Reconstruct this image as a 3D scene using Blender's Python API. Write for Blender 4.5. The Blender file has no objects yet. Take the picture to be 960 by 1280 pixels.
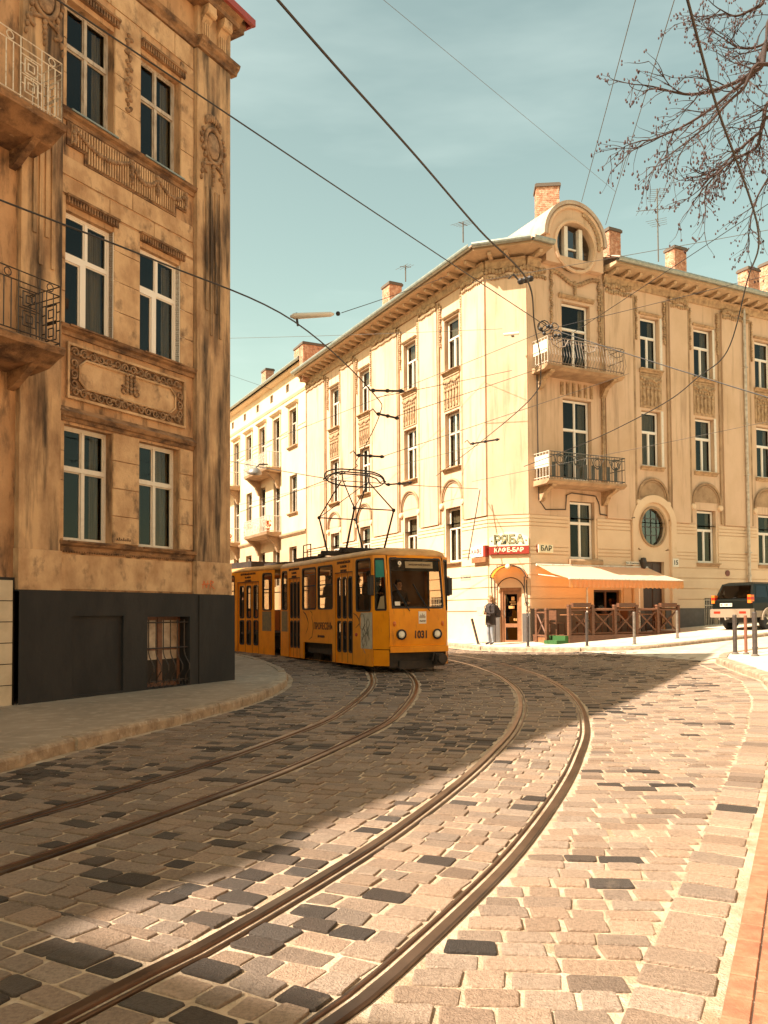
import bpy, bmesh, math, random
import numpy as np
from mathutils import Vector, Matrix
random.seed(7)
sc = bpy.context.scene
col = sc.collection
# ------------------------------------------------------------------ camera, world, sun, exposure
FPX, PIT, ROL, YHOR, EYE = 1050.0, math.radians(2.0), math.radians(0.35), 768.0, 1.65
PPX, PPY = 480.0, YHOR - FPX*math.tan(PIT)
_cp, _sp, _cr, _sr = math.cos(PIT), math.sin(PIT), math.cos(ROL), math.sin(ROL)
FW = np.array([0, _cp, _sp]); _u0 = np.array([0, -_sp, _cp]); _r0 = np.array([1.0, 0, 0])
RT = _r0*_cr - _u0*_sr; UP = _u0*_cr + _r0*_sr
cam_d = bpy.data.cameras.new('camera'); cam = bpy.data.objects.new('camera', cam_d); col.objects.link(cam)
cam_d.sensor_fit = 'VERTICAL'; cam_d.sensor_height = 36; cam_d.lens = FPX/1280*36
cam_d.shift_y = (PPY-640)/1280; cam_d.clip_start = .05; cam_d.clip_end = 3000
m = Matrix.Identity(4)
for i in range(3):
    m[i][0] = RT[i]; m[i][1] = UP[i]; m[i][2] = -FW[i]
m[2][3] = EYE
cam.matrix_world = m
sc.camera = cam
SUN_EL = math.radians(46.5); SUN_H = np.array([-.90, -.436]); SUN_H = SUN_H/np.hypot(*SUN_H)
wd = bpy.data.worlds.new('World'); sc.world = wd; wd.use_nodes = True
wn = wd.node_tree; wn.nodes.clear()
sky = wn.nodes.new('ShaderNodeTexSky'); sky.sky_type = 'NISHITA'; sky.sun_disc = False
sky.sun_elevation = SUN_EL; sky.sun_rotation = math.atan2(SUN_H[0], SUN_H[1])
sky.air_density = 1.0; sky.dust_density = 1.8; sky.ozone_density = 1.0
tint = wn.nodes.new('ShaderNodeMix'); tint.data_type = 'RGBA'; tint.blend_type = 'MULTIPLY'; tint.inputs[0].default_value = 1
tint.inputs[7].default_value = (1.52, 1.36, .78, 1)
tc = wn.nodes.new('ShaderNodeTexCoord'); mp = wn.nodes.new('ShaderNodeMapping'); mp.inputs[3].default_value = (1.2, 2.4, 5.5)
mp.inputs[2].default_value = (0, .45, .3)
ns = wn.nodes.new('ShaderNodeTexNoise'); ns.inputs['Scale'].default_value = 1.6; ns.inputs['Detail'].default_value = 5; ns.inputs['Roughness'].default_value = .55
rp = wn.nodes.new('ShaderNodeValToRGB'); rp.color_ramp.elements[0].position = .48; rp.color_ramp.elements[1].position = .78
rp.color_ramp.elements[1].color = (.14, .14, .14, 1)
cl = wn.nodes.new('ShaderNodeMix'); cl.data_type = 'RGBA'; cl.inputs[7].default_value = (7.6, 8.4, 7.6, 1)
bg = wn.nodes.new('ShaderNodeBackground'); bg.inputs[1].default_value = .090
wo = wn.nodes.new('ShaderNodeOutputWorld')
L = wn.links.new
L(tc.outputs['Generated'], mp.inputs[0]); L(mp.outputs[0], ns.inputs['Vector']); L(ns.outputs[0], rp.inputs[0])
L(sky.outputs[0], tint.inputs[6]); L(tint.outputs[2], cl.inputs[6]); L(rp.outputs[0], cl.inputs[0])
L(cl.outputs[2], bg.inputs[0]); L(bg.outputs[0], wo.inputs[0])
sd = bpy.data.lights.new('sun', 'SUN'); sd.energy = 5.0; sd.angle = math.radians(.55); sd.color = (1.0, .865, .725)
so = bpy.data.objects.new('sun', sd); col.objects.link(so)
sv = Vector((SUN_H[0]*math.cos(SUN_EL), SUN_H[1]*math.cos(SUN_EL), math.sin(SUN_EL)))
so.rotation_euler = sv.to_track_quat('Z', 'Y').to_euler(); so.location = (-20, -10, 40)
vs = sc.view_settings
vs.view_transform = 'Standard'; vs.look = 'None'; vs.gamma = 1; vs.exposure = 1.4; vs.use_curve_mapping = False
sc.render.resolution_x = 768; sc.render.resolution_y = 1024
sc.cycles.max_bounces = 8; sc.cycles.transparent_max_bounces = 16

# ------------------------------------------------------------------ pixel -> place helpers
def ray(x, y): return FW + RT*((x-PPX)/FPX) + UP*((PPY-y)/FPX)
def proj(p):
    v = np.array(p, float) - np.array([0, 0, EYE]); d = v@FW
    return PPX + FPX*(v@RT)/d, PPY - FPX*(v@UP)/d
def at(x, y, Y):            # point on the pixel's ray at distance Y along the view
    d = ray(x, y); return np.array([0, 0, EYE]) + d*(Y/d[1])
def atz(x, y, z):           # point on the pixel's ray at height z
    d = ray(x, y); return np.array([0, 0, EYE]) + d*((z-EYE)/d[2])
def G(x, y):                # height of the street: rises gently away and to the right
    z = .008*min(y, 22)
    if y > 22: z += .026*(min(y, 40)-22) + .012*(min(max(y, 40), 70)-40)
    t = min(max((y-9)/14, 0), 1); t = t*t*(3-2*t)
    q = min(x, 40)-4.0; s = (q+math.sqrt(q*q+2))/2-.16
    return z + .05*t*max(s, 0)

# ------------------------------------------------------------------ materials
MATS = {}
def mat(name, c, rough=.8, c2=None, sc2=3.0, lo=.35, hi=.65, c3=None, sc3=1.0, lo3=.5, hi3=.7, stretch=(1, 1, 1), stretch3=None,
        bump=0, bsc=40, metal=0, emit=None, coords='Object', attr=None, spec=.5, detail=6):
    if name in MATS: return MATS[name]
    M = bpy.data.materials.new(name); M.use_nodes = True; nt = M.node_tree; n = nt.nodes; l = nt.links.new
    b = n['Principled BSDF']; b.inputs['Roughness'].default_value = rough; b.inputs['Metallic'].default_value = metal
    b.inputs['Specular IOR Level'].default_value = spec
    b.inputs['Base Color'].default_value = (*c, 1)
    src = None
    if coords == 'World':
        g = n.new('ShaderNodeNewGeometry'); vec = g.outputs['Position']
    else:
        t = n.new('ShaderNodeTexCoord'); vec = t.outputs['Object']
    def noise(s, st, det=detail):
        mpn = n.new('ShaderNodeMapping'); mpn.inputs[3].default_value = st; l(vec, mpn.inputs[0])
        x = n.new('ShaderNodeTexNoise'); x.inputs['Scale'].default_value = s; x.inputs['Detail'].default_value = det; x.inputs['Roughness'].default_value = .62
        l(mpn.outputs[0], x.inputs['Vector']); return x
    def ramp(x, a, b2):
        r = n.new('ShaderNodeMapRange'); r.inputs[1].default_value = a; r.inputs[2].default_value = b2; l(x.outputs[0], r.inputs[0]); return r
    if attr:
        a = n.new('ShaderNodeAttribute'); a.attribute_name = attr; src = a.outputs['Color']
    if c2 is not None:
        r = ramp(noise(sc2, stretch), lo, hi); mx = n.new('ShaderNodeMix'); mx.data_type = 'RGBA'
        if src is not None: l(src, mx.inputs[6]); mx.blend_type = 'MULTIPLY'
        else: mx.inputs[6].default_value = (*c, 1)
        mx.inputs[7].default_value = (*c2, 1); l(r.outputs[0], mx.inputs[0]); src = mx.outputs[2]
    if c3 is not None:
        r = ramp(noise(sc3, stretch3 or stretch), lo3, hi3); mx = n.new('ShaderNodeMix'); mx.data_type = 'RGBA'
        if src is not None: l(src, mx.inputs[6])
        else: mx.inputs[6].default_value = (*c, 1)
        mx.inputs[7].default_value = (*c3, 1); l(r.outputs[0], mx.inputs[0]); src = mx.outputs[2]
    if src is not None: l(src, b.inputs['Base Color'])
    if bump:
        x = noise(bsc, (1, 1, 1), 4); bp = n.new('ShaderNodeBump'); bp.inputs['Strength'].default_value = bump; bp.inputs['Distance'].default_value = .02
        l(x.outputs[0], bp.inputs['Height']); l(bp.outputs[0], b.inputs['Normal'])
    if emit: b.inputs['Emission Color'].default_value = (*emit[0], 1); b.inputs['Emission Strength'].default_value = emit[1]
    MATS[name] = M; return M
def glass(name, tint_c, gloss=.25, rough=.03):
    M = bpy.data.materials.new(name); M.use_nodes = True; nt = M.node_tree; n = nt.nodes; l = nt.links.new; n.clear()
    o = n.new('ShaderNodeOutputMaterial'); mx = n.new('ShaderNodeMixShader'); t = n.new('ShaderNodeBsdfTransparent'); g = n.new('ShaderNodeBsdfGlossy')
    t.inputs[0].default_value = (*tint_c, 1); g.inputs['Roughness'].default_value = rough
    tcx = n.new('ShaderNodeTexCoord'); nz = n.new('ShaderNodeTexNoise'); nz.inputs['Scale'].default_value = 1.7
    bp = n.new('ShaderNodeBump'); bp.inputs['Strength'].default_value = .06; bp.inputs['Distance'].default_value = .1
    l(tcx.outputs['Object'], nz.inputs['Vector']); l(nz.outputs[0], bp.inputs['Height']); l(bp.outputs[0], g.inputs['Normal'])
    f = n.new('ShaderNodeLayerWeight'); f.inputs[0].default_value = .5
    pw = n.new('ShaderNodeMath'); pw.operation = 'POWER'; pw.inputs[1].default_value = 3.5; l(f.outputs['Facing'], pw.inputs[0])
    ma = n.new('ShaderNodeMath'); ma.operation = 'MULTIPLY_ADD'; ma.inputs[1].default_value = .5; ma.inputs[2].default_value = gloss
    l(pw.outputs[0], ma.inputs[0]); l(ma.outputs[0], mx.inputs[0]); l(t.outputs[0], mx.inputs[1]); l(g.outputs[0], mx.inputs[2]); l(mx.outputs[0], o.inputs[0])
    MATS[name] = M; return M

# ------------------------------------------------------------------ mesh builder
class MB:
    def __init__(s): s.v = []; s.f = []; s.c = []
    def poly(s, pts):
        k = len(s.v); s.v += [tuple(map(float, p)) for p in pts]; s.f.append(tuple(range(k, k+len(pts)))); return s
    def box(s, x0, x1, y0, y1, z0, z1, ch=0):
        if ch:   # chamfered front (towards -y) edges
            pr = [(x0, y1), (x0, y0+ch), (x0+ch, y0), (x1-ch, y0), (x1, y0+ch), (x1, y1)]
            return s.extr([(p[0], p[1], z0) for p in pr], (0, 0, z1-z0))
        k = len(s.v)
        s.v += [(x, y, z) for z in (z0, z1) for y in (y0, y1) for x in (x0, x1)]
        for q in ((0, 2, 3, 1), (4, 5, 7, 6), (0, 1, 5, 4), (2, 6, 7, 3), (0, 4, 6, 2), (1, 3, 7, 5)): s.f.append(tuple(k+i for i in q))
        return s
    def extr(s, pts, d):
        n = len(pts); k = len(s.v); d = tuple(d)
        s.v += [tuple(map(float, p)) for p in pts] + [(p[0]+d[0], p[1]+d[1], p[2]+d[2]) for p in pts]
        s.f.append(tuple(range(k+n-1, k-1, -1))); s.f.append(tuple(range(k+n, k+2*n)))
        for i in range(n): j = (i+1) % n; s.f.append((k+i, k+j, k+n+j, k+n+i))
        return s
    def rings(s, rs, cap0=True, cap1=True, closed=True):
        k = len(s.v); n = len(rs[0])
        for r in rs: s.v += [tuple(map(float, p)) for p in r]
        for a in range(len(rs)-1):
            for i in range(n if closed else n-1):
                j = (i+1) % n; s.f.append((k+a*n+i, k+a*n+j, k+(a+1)*n+j, k+(a+1)*n+i))
        if cap0: s.f.append(tuple(range(k+n-1, k-1, -1)))
        if cap1: s.f.append(tuple(range(k+(len(rs)-1)*n, k+len(rs)*n)))
        return s
    def tube(s, pts, r, n=6, closed=False):
        P = [Vector(map(float, p)) for p in pts]; m_ = len(P); R = r if isinstance(r, (list, tuple)) else [r]*m_
        rs = []; prev = None
        for i, p in enumerate(P):
            a = P[i-1] if (i or closed) else p; b = P[(i+1) % m_] if (i < m_-1 or closed) else p
            d = (b-a); d = d.normalized() if d.length > 1e-9 else Vector((0, 0, 1))
            if prev is None:
                up = Vector((0, 0, 1)) if abs(d.z) < .9 else Vector((1, 0, 0)); u = d.cross(up).normalized()
            else:
                u = (prev - d*prev.dot(d)); u = u.normalized() if u.length > 1e-6 else d.orthogonal().normalized()
            prev = u; w = d.cross(u)
            rs.append([p + (u*math.cos(2*math.pi*k/n) + w*math.sin(2*math.pi*k/n))*R[i] for k in range(n)])
        if closed: rs.append(rs[0]); return s.rings(rs, False, False)
        return s.rings(rs)
    def lathe(s, prof, n=16, c=(0, 0, 0), ax='z'):
        rs = []
        for r, h in prof:
            ring = []
            for k in range(n):
                a = 2*math.pi*k/n; x, y = r*math.cos(a), r*math.sin(a)
                q = (x, y, h) if ax == 'z' else ((x, h, y) if ax == 'y' else (h, x, y))
                ring.append((c[0]+q[0], c[1]+q[1], c[2]+q[2]))
            rs.append(ring)
        return s.rings(rs)
    def blob(s, c, rx, ry=None, rz=None, n=7, m_=4):
        ry = rx if ry is None else ry; rz = rx if rz is None else rz
        rs = []
        for i in range(1, m_):
            t = math.pi*i/m_
            rs.append([(c[0]+rx*math.sin(t)*math.cos(2*math.pi*k/n), c[1]+ry*math.sin(t)*math.sin(2*math.pi*k/n), c[2]+rz*math.cos(t)) for k in range(n)])
        k0 = len(s.v); s.rings(rs, False, False)
        a = len(s.v); s.v += [(c[0], c[1], c[2]+rz), (c[0], c[1], c[2]-rz)]
        e = k0+(m_-2)*n
        for k in range(n):
            j = (k+1) % n; s.f.append((a, k0+j, k0+k)); s.f.append((a+1, e+k, e+j))
        return s
    def wall(s, a0, a1, z0, z1, holes, y=0.0, depth=.2, mp=None):
        mp = mp or (lambda a, d, z: (a, d, z))
        xs = sorted({a0, a1, *[h[0] for h in holes], *[h[1] for h in holes]}); zs = sorted({z0, z1, *[h[2] for h in holes], *[h[3] for h in holes]})
        xs = [x for x in xs if a0 <= x <= a1]; zs = [z for z in zs if z0 <= z <= z1]
        for i in range(len(xs)-1):
            for j in range(len(zs)-1):
                cx, cz = (xs[i]+xs[i+1])/2, (zs[j]+zs[j+1])/2
                if any(h[0] < cx < h[1] and h[2] < cz < h[3] for h in holes): continue
                s.poly([mp(xs[i], y, zs[j]), mp(xs[i+1], y, zs[j]), mp(xs[i+1], y, zs[j+1]), mp(xs[i], y, zs[j+1])])
        for (a, b, c, d) in holes:
            for p, q in (((a, c), (a, d)), ((a, d), (b, d)), ((b, d), (b, c)), ((b, c), (a, c))):
                s.poly([mp(p[0], y, p[1]), mp(p[0], y+depth, p[1]), mp(q[0], y+depth, q[1]), mp(q[0], y, q[1])])
        return s
    def ringplate(s, outer, inner, d):      # flat frame between two loops of equal count, extruded by d
        n = len(outer)
        o2 = [tuple(p[i]+d[i] for i in range(3)) for p in outer]; i2 = [tuple(p[i]+d[i] for i in range(3)) for p in inner]
        for A, B in ((outer, inner), (inner, i2), (i2, o2), (o2, outer)):
            for k in range(n):
                j = (k+1) % n; s.poly([A[k], A[j], B[j], B[k]])
        return s
    def mesh(s, name, smooth=False, mt=None, merge=False):
        me = bpy.data.meshes.new(name); me.from_pydata(s.v, [], s.f)
        bm = bmesh.new(); bm.from_mesh(me)
        if merge: bmesh.ops.remove_doubles(bm, verts=bm.verts, dist=1e-5)
        bmesh.ops.recalc_face_normals(bm, faces=bm.faces)
        bm.to_mesh(me); bm.free()
        if smooth: me.polygons.foreach_set('use_smooth', [True]*len(me.polygons))
        if mt: me.materials.append(mt)
        me.update(); return me
    def build(s, name, mt, parent=None, loc=(0, 0, 0), rz=0, smooth=False, merge=False):
        o = bpy.data.objects.new(name, s.mesh(name, smooth, mt, merge)); return put(o, parent, loc, rz)
def put(o, parent=None, loc=(0, 0, 0), rz=0):
    col.objects.link(o); o.parent = parent; o.location = tuple(map(float, loc)); o.rotation_euler = (0, 0, rz); return o
def tag(o, label, cat, group=None, kind=None):
    o['label'] = label; o['category'] = cat
    if group: o['group'] = group
    if kind: o['kind'] = kind
    return o
def empty(name, loc=(0, 0, 0), rz=0, label=None, cat=None, group=None):
    o = bpy.data.objects.new(name, None); o.empty_display_size = .2; put(o, None, loc, rz)
    if label: tag(o, label, cat, group)
    return o
def inst(name, me, parent, loc=(0, 0, 0), rz=0):
    return put(bpy.data.objects.new(name, me), parent, loc, rz)
def copy_tree(o, parent=None):
    c = o.copy(); col.objects.link(c); c.parent = parent
    for ch in list(o.children): copy_tree(ch, c)
    return c
def struct(o):
    o['kind'] = 'structure'; return o
def text_mesh(txt, size, mt, bold=0.0, ext=.004, align='CENTER', sx=1.0):
    cu = bpy.data.curves.new('lettering', 'FONT'); cu.body = txt; cu.size = size; cu.extrude = ext; cu.offset = bold; cu.align_x = align; cu.align_y = 'CENTER'
    ob = bpy.data.objects.new('lettering', cu); col.objects.link(ob); bpy.context.view_layer.update()
    me = bpy.data.meshes.new_from_object(ob.evaluated_get(bpy.context.evaluated_depsgraph_get()))
    bpy.data.objects.remove(ob); me.materials.clear(); me.materials.append(mt)
    # stand the letters up: text x -> x, text y -> z, facing -y
    for v in me.vertices: x, y, z = v.co; v.co = (x*sx, -z, y)
    return me
def spline(P, n=12):
    P = [np.array(p, float) for p in P]; P = [2*P[0]-P[1]] + P + [2*P[-1]-P[-2]]; out = []
    for i in range(1, len(P)-2):
        a, b, c, d = P[i-1:i+3]
        for k in range(n):
            t = k/n; out.append(.5*((2*b)+(c-a)*t+(2*a-5*b+4*c-d)*t*t+(3*b-a-3*c+d)*t**3))
    out.append(P[-2]); return np.array(out)
def resample(P, step):
    d = np.hypot(*(P[1:]-P[:-1])[:, :2].T); s = np.concatenate([[0], np.cumsum(d)]); t = np.arange(0, s[-1], step)
    return np.stack([np.interp(t, s, P[:, k]) for k in range(P.shape[1])], 1)
# ------------------------------------------------------------------ ground, road, tracks, pavements
m_soil = mat('sand_bed', (.56, .42, .29), .95, c2=(.32, .225, .135), sc2=2.1, c3=(.58, .48, .36), sc3=9, lo3=.5, hi3=.75, bump=.9, bsc=60, coords='World')
m_stone = mat('sett_stone', (.4, .3, .2), .62, c2=(.62, .60, .58), sc2=48, lo=.40, hi=.70, c3=(.40, .30, .20), sc3=2.6, lo3=.62, hi3=.88, bump=.9, bsc=95, coords='World', attr='tone', spec=.35)
m_rail = mat('rail_steel', (.055, .030, .018), .33, c2=(.16, .105, .07), sc2=1.6, stretch=(1, 1, 1), metal=.75, coords='World')
m_railrust = mat('rail_rust', (.075, .036, .02), .7, c2=(.13, .06, .03), sc2=9, coords='World', bump=.2)
m_pave = mat('worn_asphalt_pavement', (.33, .25, .175), .92, c2=(.24, .18, .125), sc2=.9, c3=(.41, .32, .23), sc3=5, bump=.3, bsc=60, coords='World')
m_pave2 = mat('pale_pavement', (.60, .50, .385), .9, c2=(.50, .41, .31), sc2=.8, c3=(.68, .58, .45), sc3=6, bump=.3, bsc=50, coords='World')
m_kerb = mat('granite_kerb', (.40, .30, .20), .85, c2=(.22, .155, .10), sc2=5, c3=(.54, .46, .37), sc3=14, lo3=.55, hi3=.8, bump=.6, bsc=30, coords='World')
m_asph = mat('pale_asphalt', (.50, .41, .315), .92, c2=(.42, .34, .26), sc2=.6, c3=(.58, .48, .37), sc3=3, bump=.2, bsc=60, coords='World')
m_brick = mat('pink_paving_brick', (.31, .125, .062), .85, c2=(.38, .18, .10), sc2=14, c3=(.24, .09, .045), sc3=4, bump=.4, bsc=60, coords='World')

def sheet(name, mt, xs, ys, dz, parent=None):
    b = MB(); nx = len(xs)
    b.v = [(x, y, G(x, y)+dz) for y in ys for x in xs]
    b.f = [(j*nx+i, j*nx+i+1, (j+1)*nx+i+1, (j+1)*nx+i) for j in range(len(ys)-1) for i in range(nx-1)]
    return b.build(name, mt, parent, smooth=True)
gx = list(np.concatenate([np.arange(-400, -20, 38), np.arange(-20, 30, 1.0), np.arange(30, 420, 39)]))
gy = list(np.concatenate([np.arange(-200, -10, 19), np.arange(-10, 50, 1.0), np.arange(50, 800, 50)]))
struct(sheet('ground', m_soil, gx, gy, -.06))
road = struct(sheet('road', m_soil, list(np.arange(-11, 13.01, .4)), list(np.arange(-4, 60, .4)), -.011))

# edges of the carriageway, as x over y
KA = spline([(-8.6, -8), (-7, -2), (-5.3, 3.5), (-4.35, 7), (-3.95, 8.6), (-3.5, 10.4), (-2.98, 12.1), (-2.48, 13.9), (-2.16, 16), (-2.12, 18.2), (-2.45, 20.8), (-3.2, 23.4), (-4.4, 26.2), (-6.6, 30), (-9.6, 35.5), (-15.5, 47), (-22, 60)])
KR = np.array([(-2.3, -4), (-.5, -.3), (1.33, 3.37), (3.04, 6.77), (5.0, 10.7), (6.75, 14.5), (7.75, 17.3), (8.0, 19.2), (8.35, 21.2), (9.0, 22.6)])
XA = lambda y: np.interp(y, KA[:, 1], KA[:, 0])
XRp = np.array(list(map(tuple, KR)) + [(8.5, 24.5), (7.9, 26.3), (6.4, 27.0), (4.7, 28.2), (3.3, 29.6), (2.75, 31.1), (-1.9, 40.0), (-7.5, 51), (-12, 60)])
XR = lambda y: np.interp(y, XRp[:, 1], XRp[:, 0])
# track centre lines
C2L = resample(spline([(-4.6, -3.6), (-2.6, .2), (-.79, 3.4), (-.42, 4.04), (.27, 5.5), (.75, 6.7), (1.25, 8.1), (1.66, 9.4), (2.2, 11.3), (2.72, 13.8), (3.06, 16.35), (3.18, 18.6), (3.18, 20.8), (2.88, 23.5), (2.2, 26), (1.2, 28.4), (-.2, 31.2), (-2.5, 35.6), (-8, 46), (-15, 59.5)]), .05)
C1L = resample(spline([(-7.2, -3.5), (-4.6, 2), (-2.9, 5.5), (-2.46, 6.42), (-2.03, 7.4), (-1.52, 8.6), (-1.05, 10), (-.47, 12), (-.22, 13.4), (.06, 15.8), (.2, 18.1), (.17, 20.3), (0, 22.4), (-.45, 24.6), (-1.3, 27), (-2.5, 29.6), (-5, 34.5), (-10.5, 45), (-18, 59.5)]), .05)
def normals(P):
    d = np.gradient(P, axis=0); d /= np.hypot(*d.T)[:, None]; return np.stack([d[:, 1], -d[:, 0]], 1)   # to the right
N2, N1 = normals(C2L), normals(C1L)
HG = .475
RAILS = [C1L-N1*HG, C1L+N1*HG, C2L-N2*HG, C2L+N2*HG]
def rail_obj(Pl, side, parent):
    # grooved rail: wide running head, groove, thin guard lip (lip on the inside of the track)
    N = normals(Pl)*(-side); b = MB(); h = MB()
    idx = list(range(0, len(Pl), 5))
    prof = [(-.052, -.05), (-.052, .006), (-.044, .012), (.010, .012), (.018, .004), (.018, -.028), (.056, -.028), (.056, .000), (.061, .006), (.074, .006), (.08, 0), (.08, -.05)]
    rs = []
    for i in idx:
        x, y = Pl[i]; z = G(x, y)
        rs.append([(x+N[i][0]*o, y+N[i][1]*o, z+q) for o, q in prof])
    k = len(prof)
    b.rings([r[:5] for r in rs], False, False, closed=False)
    h.rings([r[4:9] for r in rs], False, False, closed=False); b.rings([r[8:] for r in rs], False, False, closed=False)
    o = b.build('rail', m_rail, parent, smooth=False); h.build('groove', m_railrust, o)
    return o
for lab, (i, j) in (('tram track carrying the orange tram round the black plinth corner', (0, 1)), ('empty tram track sweeping through the sunlit cobbles', (2, 3))):
    t = empty('tram_track', (0, 0, 0), 0, lab, 'tram track', 'tram tracks')
    rail_obj(RAILS[i], -1, t); rail_obj(RAILS[j], 1, t)

# ---- setts
rnd = random.Random(3)
allrails = np.concatenate([r[::3] for r in RAILS])
def near_rail(P):
    d = np.full(len(P), 9.0)
    for s0 in range(0, len(P), 4000):
        q = P[s0:s0+4000]
        d[s0:s0+4000] = np.sqrt(((q[:, None, :]-allrails[None])**2).sum(2).min(1))
    return d
def off2(P):     # signed distance to the right of track-2 centre
    dd = ((P[:, None, :]-C2L[None, ::3])**2).sum(2); i = dd.argmin(1)*3
    return ((P-C2L[i])*N2[i]).sum(1)
STONES = []
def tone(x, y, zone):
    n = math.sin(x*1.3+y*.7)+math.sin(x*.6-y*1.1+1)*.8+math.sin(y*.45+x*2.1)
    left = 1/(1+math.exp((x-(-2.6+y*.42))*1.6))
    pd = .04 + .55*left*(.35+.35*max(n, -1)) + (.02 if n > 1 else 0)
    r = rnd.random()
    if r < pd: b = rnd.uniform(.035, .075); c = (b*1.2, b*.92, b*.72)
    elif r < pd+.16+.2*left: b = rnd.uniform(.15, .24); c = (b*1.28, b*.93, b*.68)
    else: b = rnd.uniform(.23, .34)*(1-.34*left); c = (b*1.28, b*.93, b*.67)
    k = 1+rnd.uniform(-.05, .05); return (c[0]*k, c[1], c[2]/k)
def stone(q, zone):
    c = sum(q)/4; x, y = c
    if y < 1.6: return
    px, py = proj((x, y, G(x, y)))
    if px < -330 or px > 1330 or py > 1500: return
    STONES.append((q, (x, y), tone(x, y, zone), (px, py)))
def fill(row, o0, o1, pos, v0, v1, zone, lmin, lmax, step=.02):
    o = np.arange(o0, o1, step); P = pos((v0+v1)/2, o)
    ok = (P[:, 0] > XA(P[:, 1])+.10) & (P[:, 0] < XR(P[:, 1])-(.44 if zone == 'R' else .08)) & (P[:, 1] < 46)
    ok2 = near_rail(P) > .095; ok &= ok2
    if zone == 'R': ok &= off2(P) > HG
    i = 0; n = len(o)
    while i < n:
        if not ok[i]: i += 1; continue
        j = i
        while j < n and ok[j]: j += 1
        a, b = o[i], o[j-1]; Lg = b-a
        if Lg > .09:
            k = max(1, round(Lg/rnd.uniform(lmin, lmax))); w = [rnd.uniform(.72, 1.28) for _ in range(k)]; t = sum(w); x = a
            for wi in w:
                e = x+Lg*wi/t; g = rnd.uniform(.007, .016); h = rnd.uniform(.006, .014)
                if e-x > .06:
                    vv = np.array([v0+h, v0+h, v1-h, v1-h]); oo = np.array([x+g, e-g, e-g, x+g])
                    jl = .012; vv = vv+np.array([rnd.uniform(-jl, jl)*.7 for _ in range(4)]); oo = oo+np.array([rnd.uniform(-jl, jl) for _ in range(4)])
                    stone([pos(vv[q], np.array([oo[q]]))[0] for q in range(4)], zone)
                x = e
        i = j
def posC(v, o):
    i = v/.05; i0 = int(min(max(i, 0), len(C2L)-2)); f = i-i0
    c = C2L[i0]*(1-f)+C2L[i0+1]*f; n_ = N2[i0]*(1-f)+N2[i0+1]*f
    return c[None, :]+n_[None, :]*np.asarray(o)[:, None]
v = 4.2
while v < 46:
    near = C2L[min(int(v/.05), len(C2L)-1)][1]; p = rnd.uniform(.165, .20)
    fill(0, -9.5, HG, posC, v, v+p, 'C', .20, .26, step=.02 if near < 20 else .04); v += p
rd = np.array([1, -.10]); rd /= np.hypot(*rd); rn = np.array([-rd[1], rd[0]])
def posR(v, o): return (rn*v)[None, :]+rd[None, :]*np.asarray(o)[:, None]
v = 1.2
while v < 31:
    p = rnd.uniform(.15, .19); fill(0, -3, 12, posR, v, v+p, 'R', .21, .29, step=.02 if v < 20 else .04); v += p
# header course along the brick path
KRs = resample(KR, .02); NR = normals(KRs); i = 60
while i < len(KRs)-16 and KRs[i][1] < 21:
    k = int(rnd.uniform(.21, .29)/.02)
    if i+k >= len(KRs): break
    a, b = KRs[i], KRs[i+k]; na, nb = NR[i], NR[i+k]; w0, w1 = rnd.uniform(.06, .09), rnd.uniform(.36, .40)
    stone([a-na*w1, a-na*w0, b-nb*w0*1.0+(a-b)*.15, b-nb*w1+(a-b)*.13], 'H'); i += k
def stone_mesh(b, q, c, lod):
    cx, cy = c; zz = rnd.uniform(-.006, .007); tx, ty = rnd.uniform(-.03, .03), rnd.uniform(-.03, .03)
    cen = np.array(c); out = []
    for k in range(4):
        p, pn, pp = q[k], q[(k+1) % 4], q[k-1]
        if lod: out.append(p)
        else:
            r1, r2 = rnd.uniform(.025, .10), rnd.uniform(.025, .10)
            out.append(p+(pp-p)*r1); out.append(p+(pn-p)*r2)
    hz = lambda p, d: G(p[0], p[1])+d+zz+tx*(p[0]-cx)+ty*(p[1]-cy)
    ins = .06 if not lod else .10
    r0 = [(p[0], p[1], hz(p, -.05)) for p in out]; r1 = [(p[0], p[1], hz(p, -.007)) for p in out]
    mid = [cen+(p-cen)*(1-ins*.45) for p in out]
    top = [cen+(p-cen)*(1-ins*1.5) for p in out]
    if lod: b.rings([r0, [(p[0], p[1], hz(p, 0)) for p in mid]], False, True)
    else: b.rings([r0, r1, [(p[0], p[1], hz(p, -.0015)) for p in mid], [(p[0], p[1], hz(p, .0)) for p in top]], False, True)
def paint(me, cols):
    a = me.attributes.new('tone', 'FLOAT_COLOR', 'POINT'); a.data.foreach_set('color', np.array(cols, dtype=np.float32).ravel())
def area(q): 
    P = [proj((p[0], p[1], G(p[0], p[1]))) for p in q]; return abs(sum(P[i-1][0]*P[i][1]-P[i][0]*P[i-1][1] for i in range(4)))/2
inframe = [s for s in STONES if -10 < s[3][0] < 970 and s[3][1] < 1290]
big = sorted(inframe, key=lambda s: -area(s[0]))[:300]; bigid = {id(s) for s in big}
rest = MB(); rc = []
for s in STONES:
    q, c, t, px = s
    if id(s) in bigid:
        b = MB(); stone_mesh(b, q, c, False); me = bpy.data.meshes.new('cobblestone'); me.from_pydata(b.v, [], b.f)
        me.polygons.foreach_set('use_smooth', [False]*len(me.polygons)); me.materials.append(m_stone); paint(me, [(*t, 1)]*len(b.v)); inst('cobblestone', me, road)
    else:
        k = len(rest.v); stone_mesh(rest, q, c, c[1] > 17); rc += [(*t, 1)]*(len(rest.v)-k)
me = bpy.data.meshes.new('cobblestones'); me.from_pydata(rest.v, [], rest.f); me.polygons.foreach_set('use_smooth', [False]*len(me.polygons)); me.materials.append(m_stone); paint(me, rc)
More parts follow.
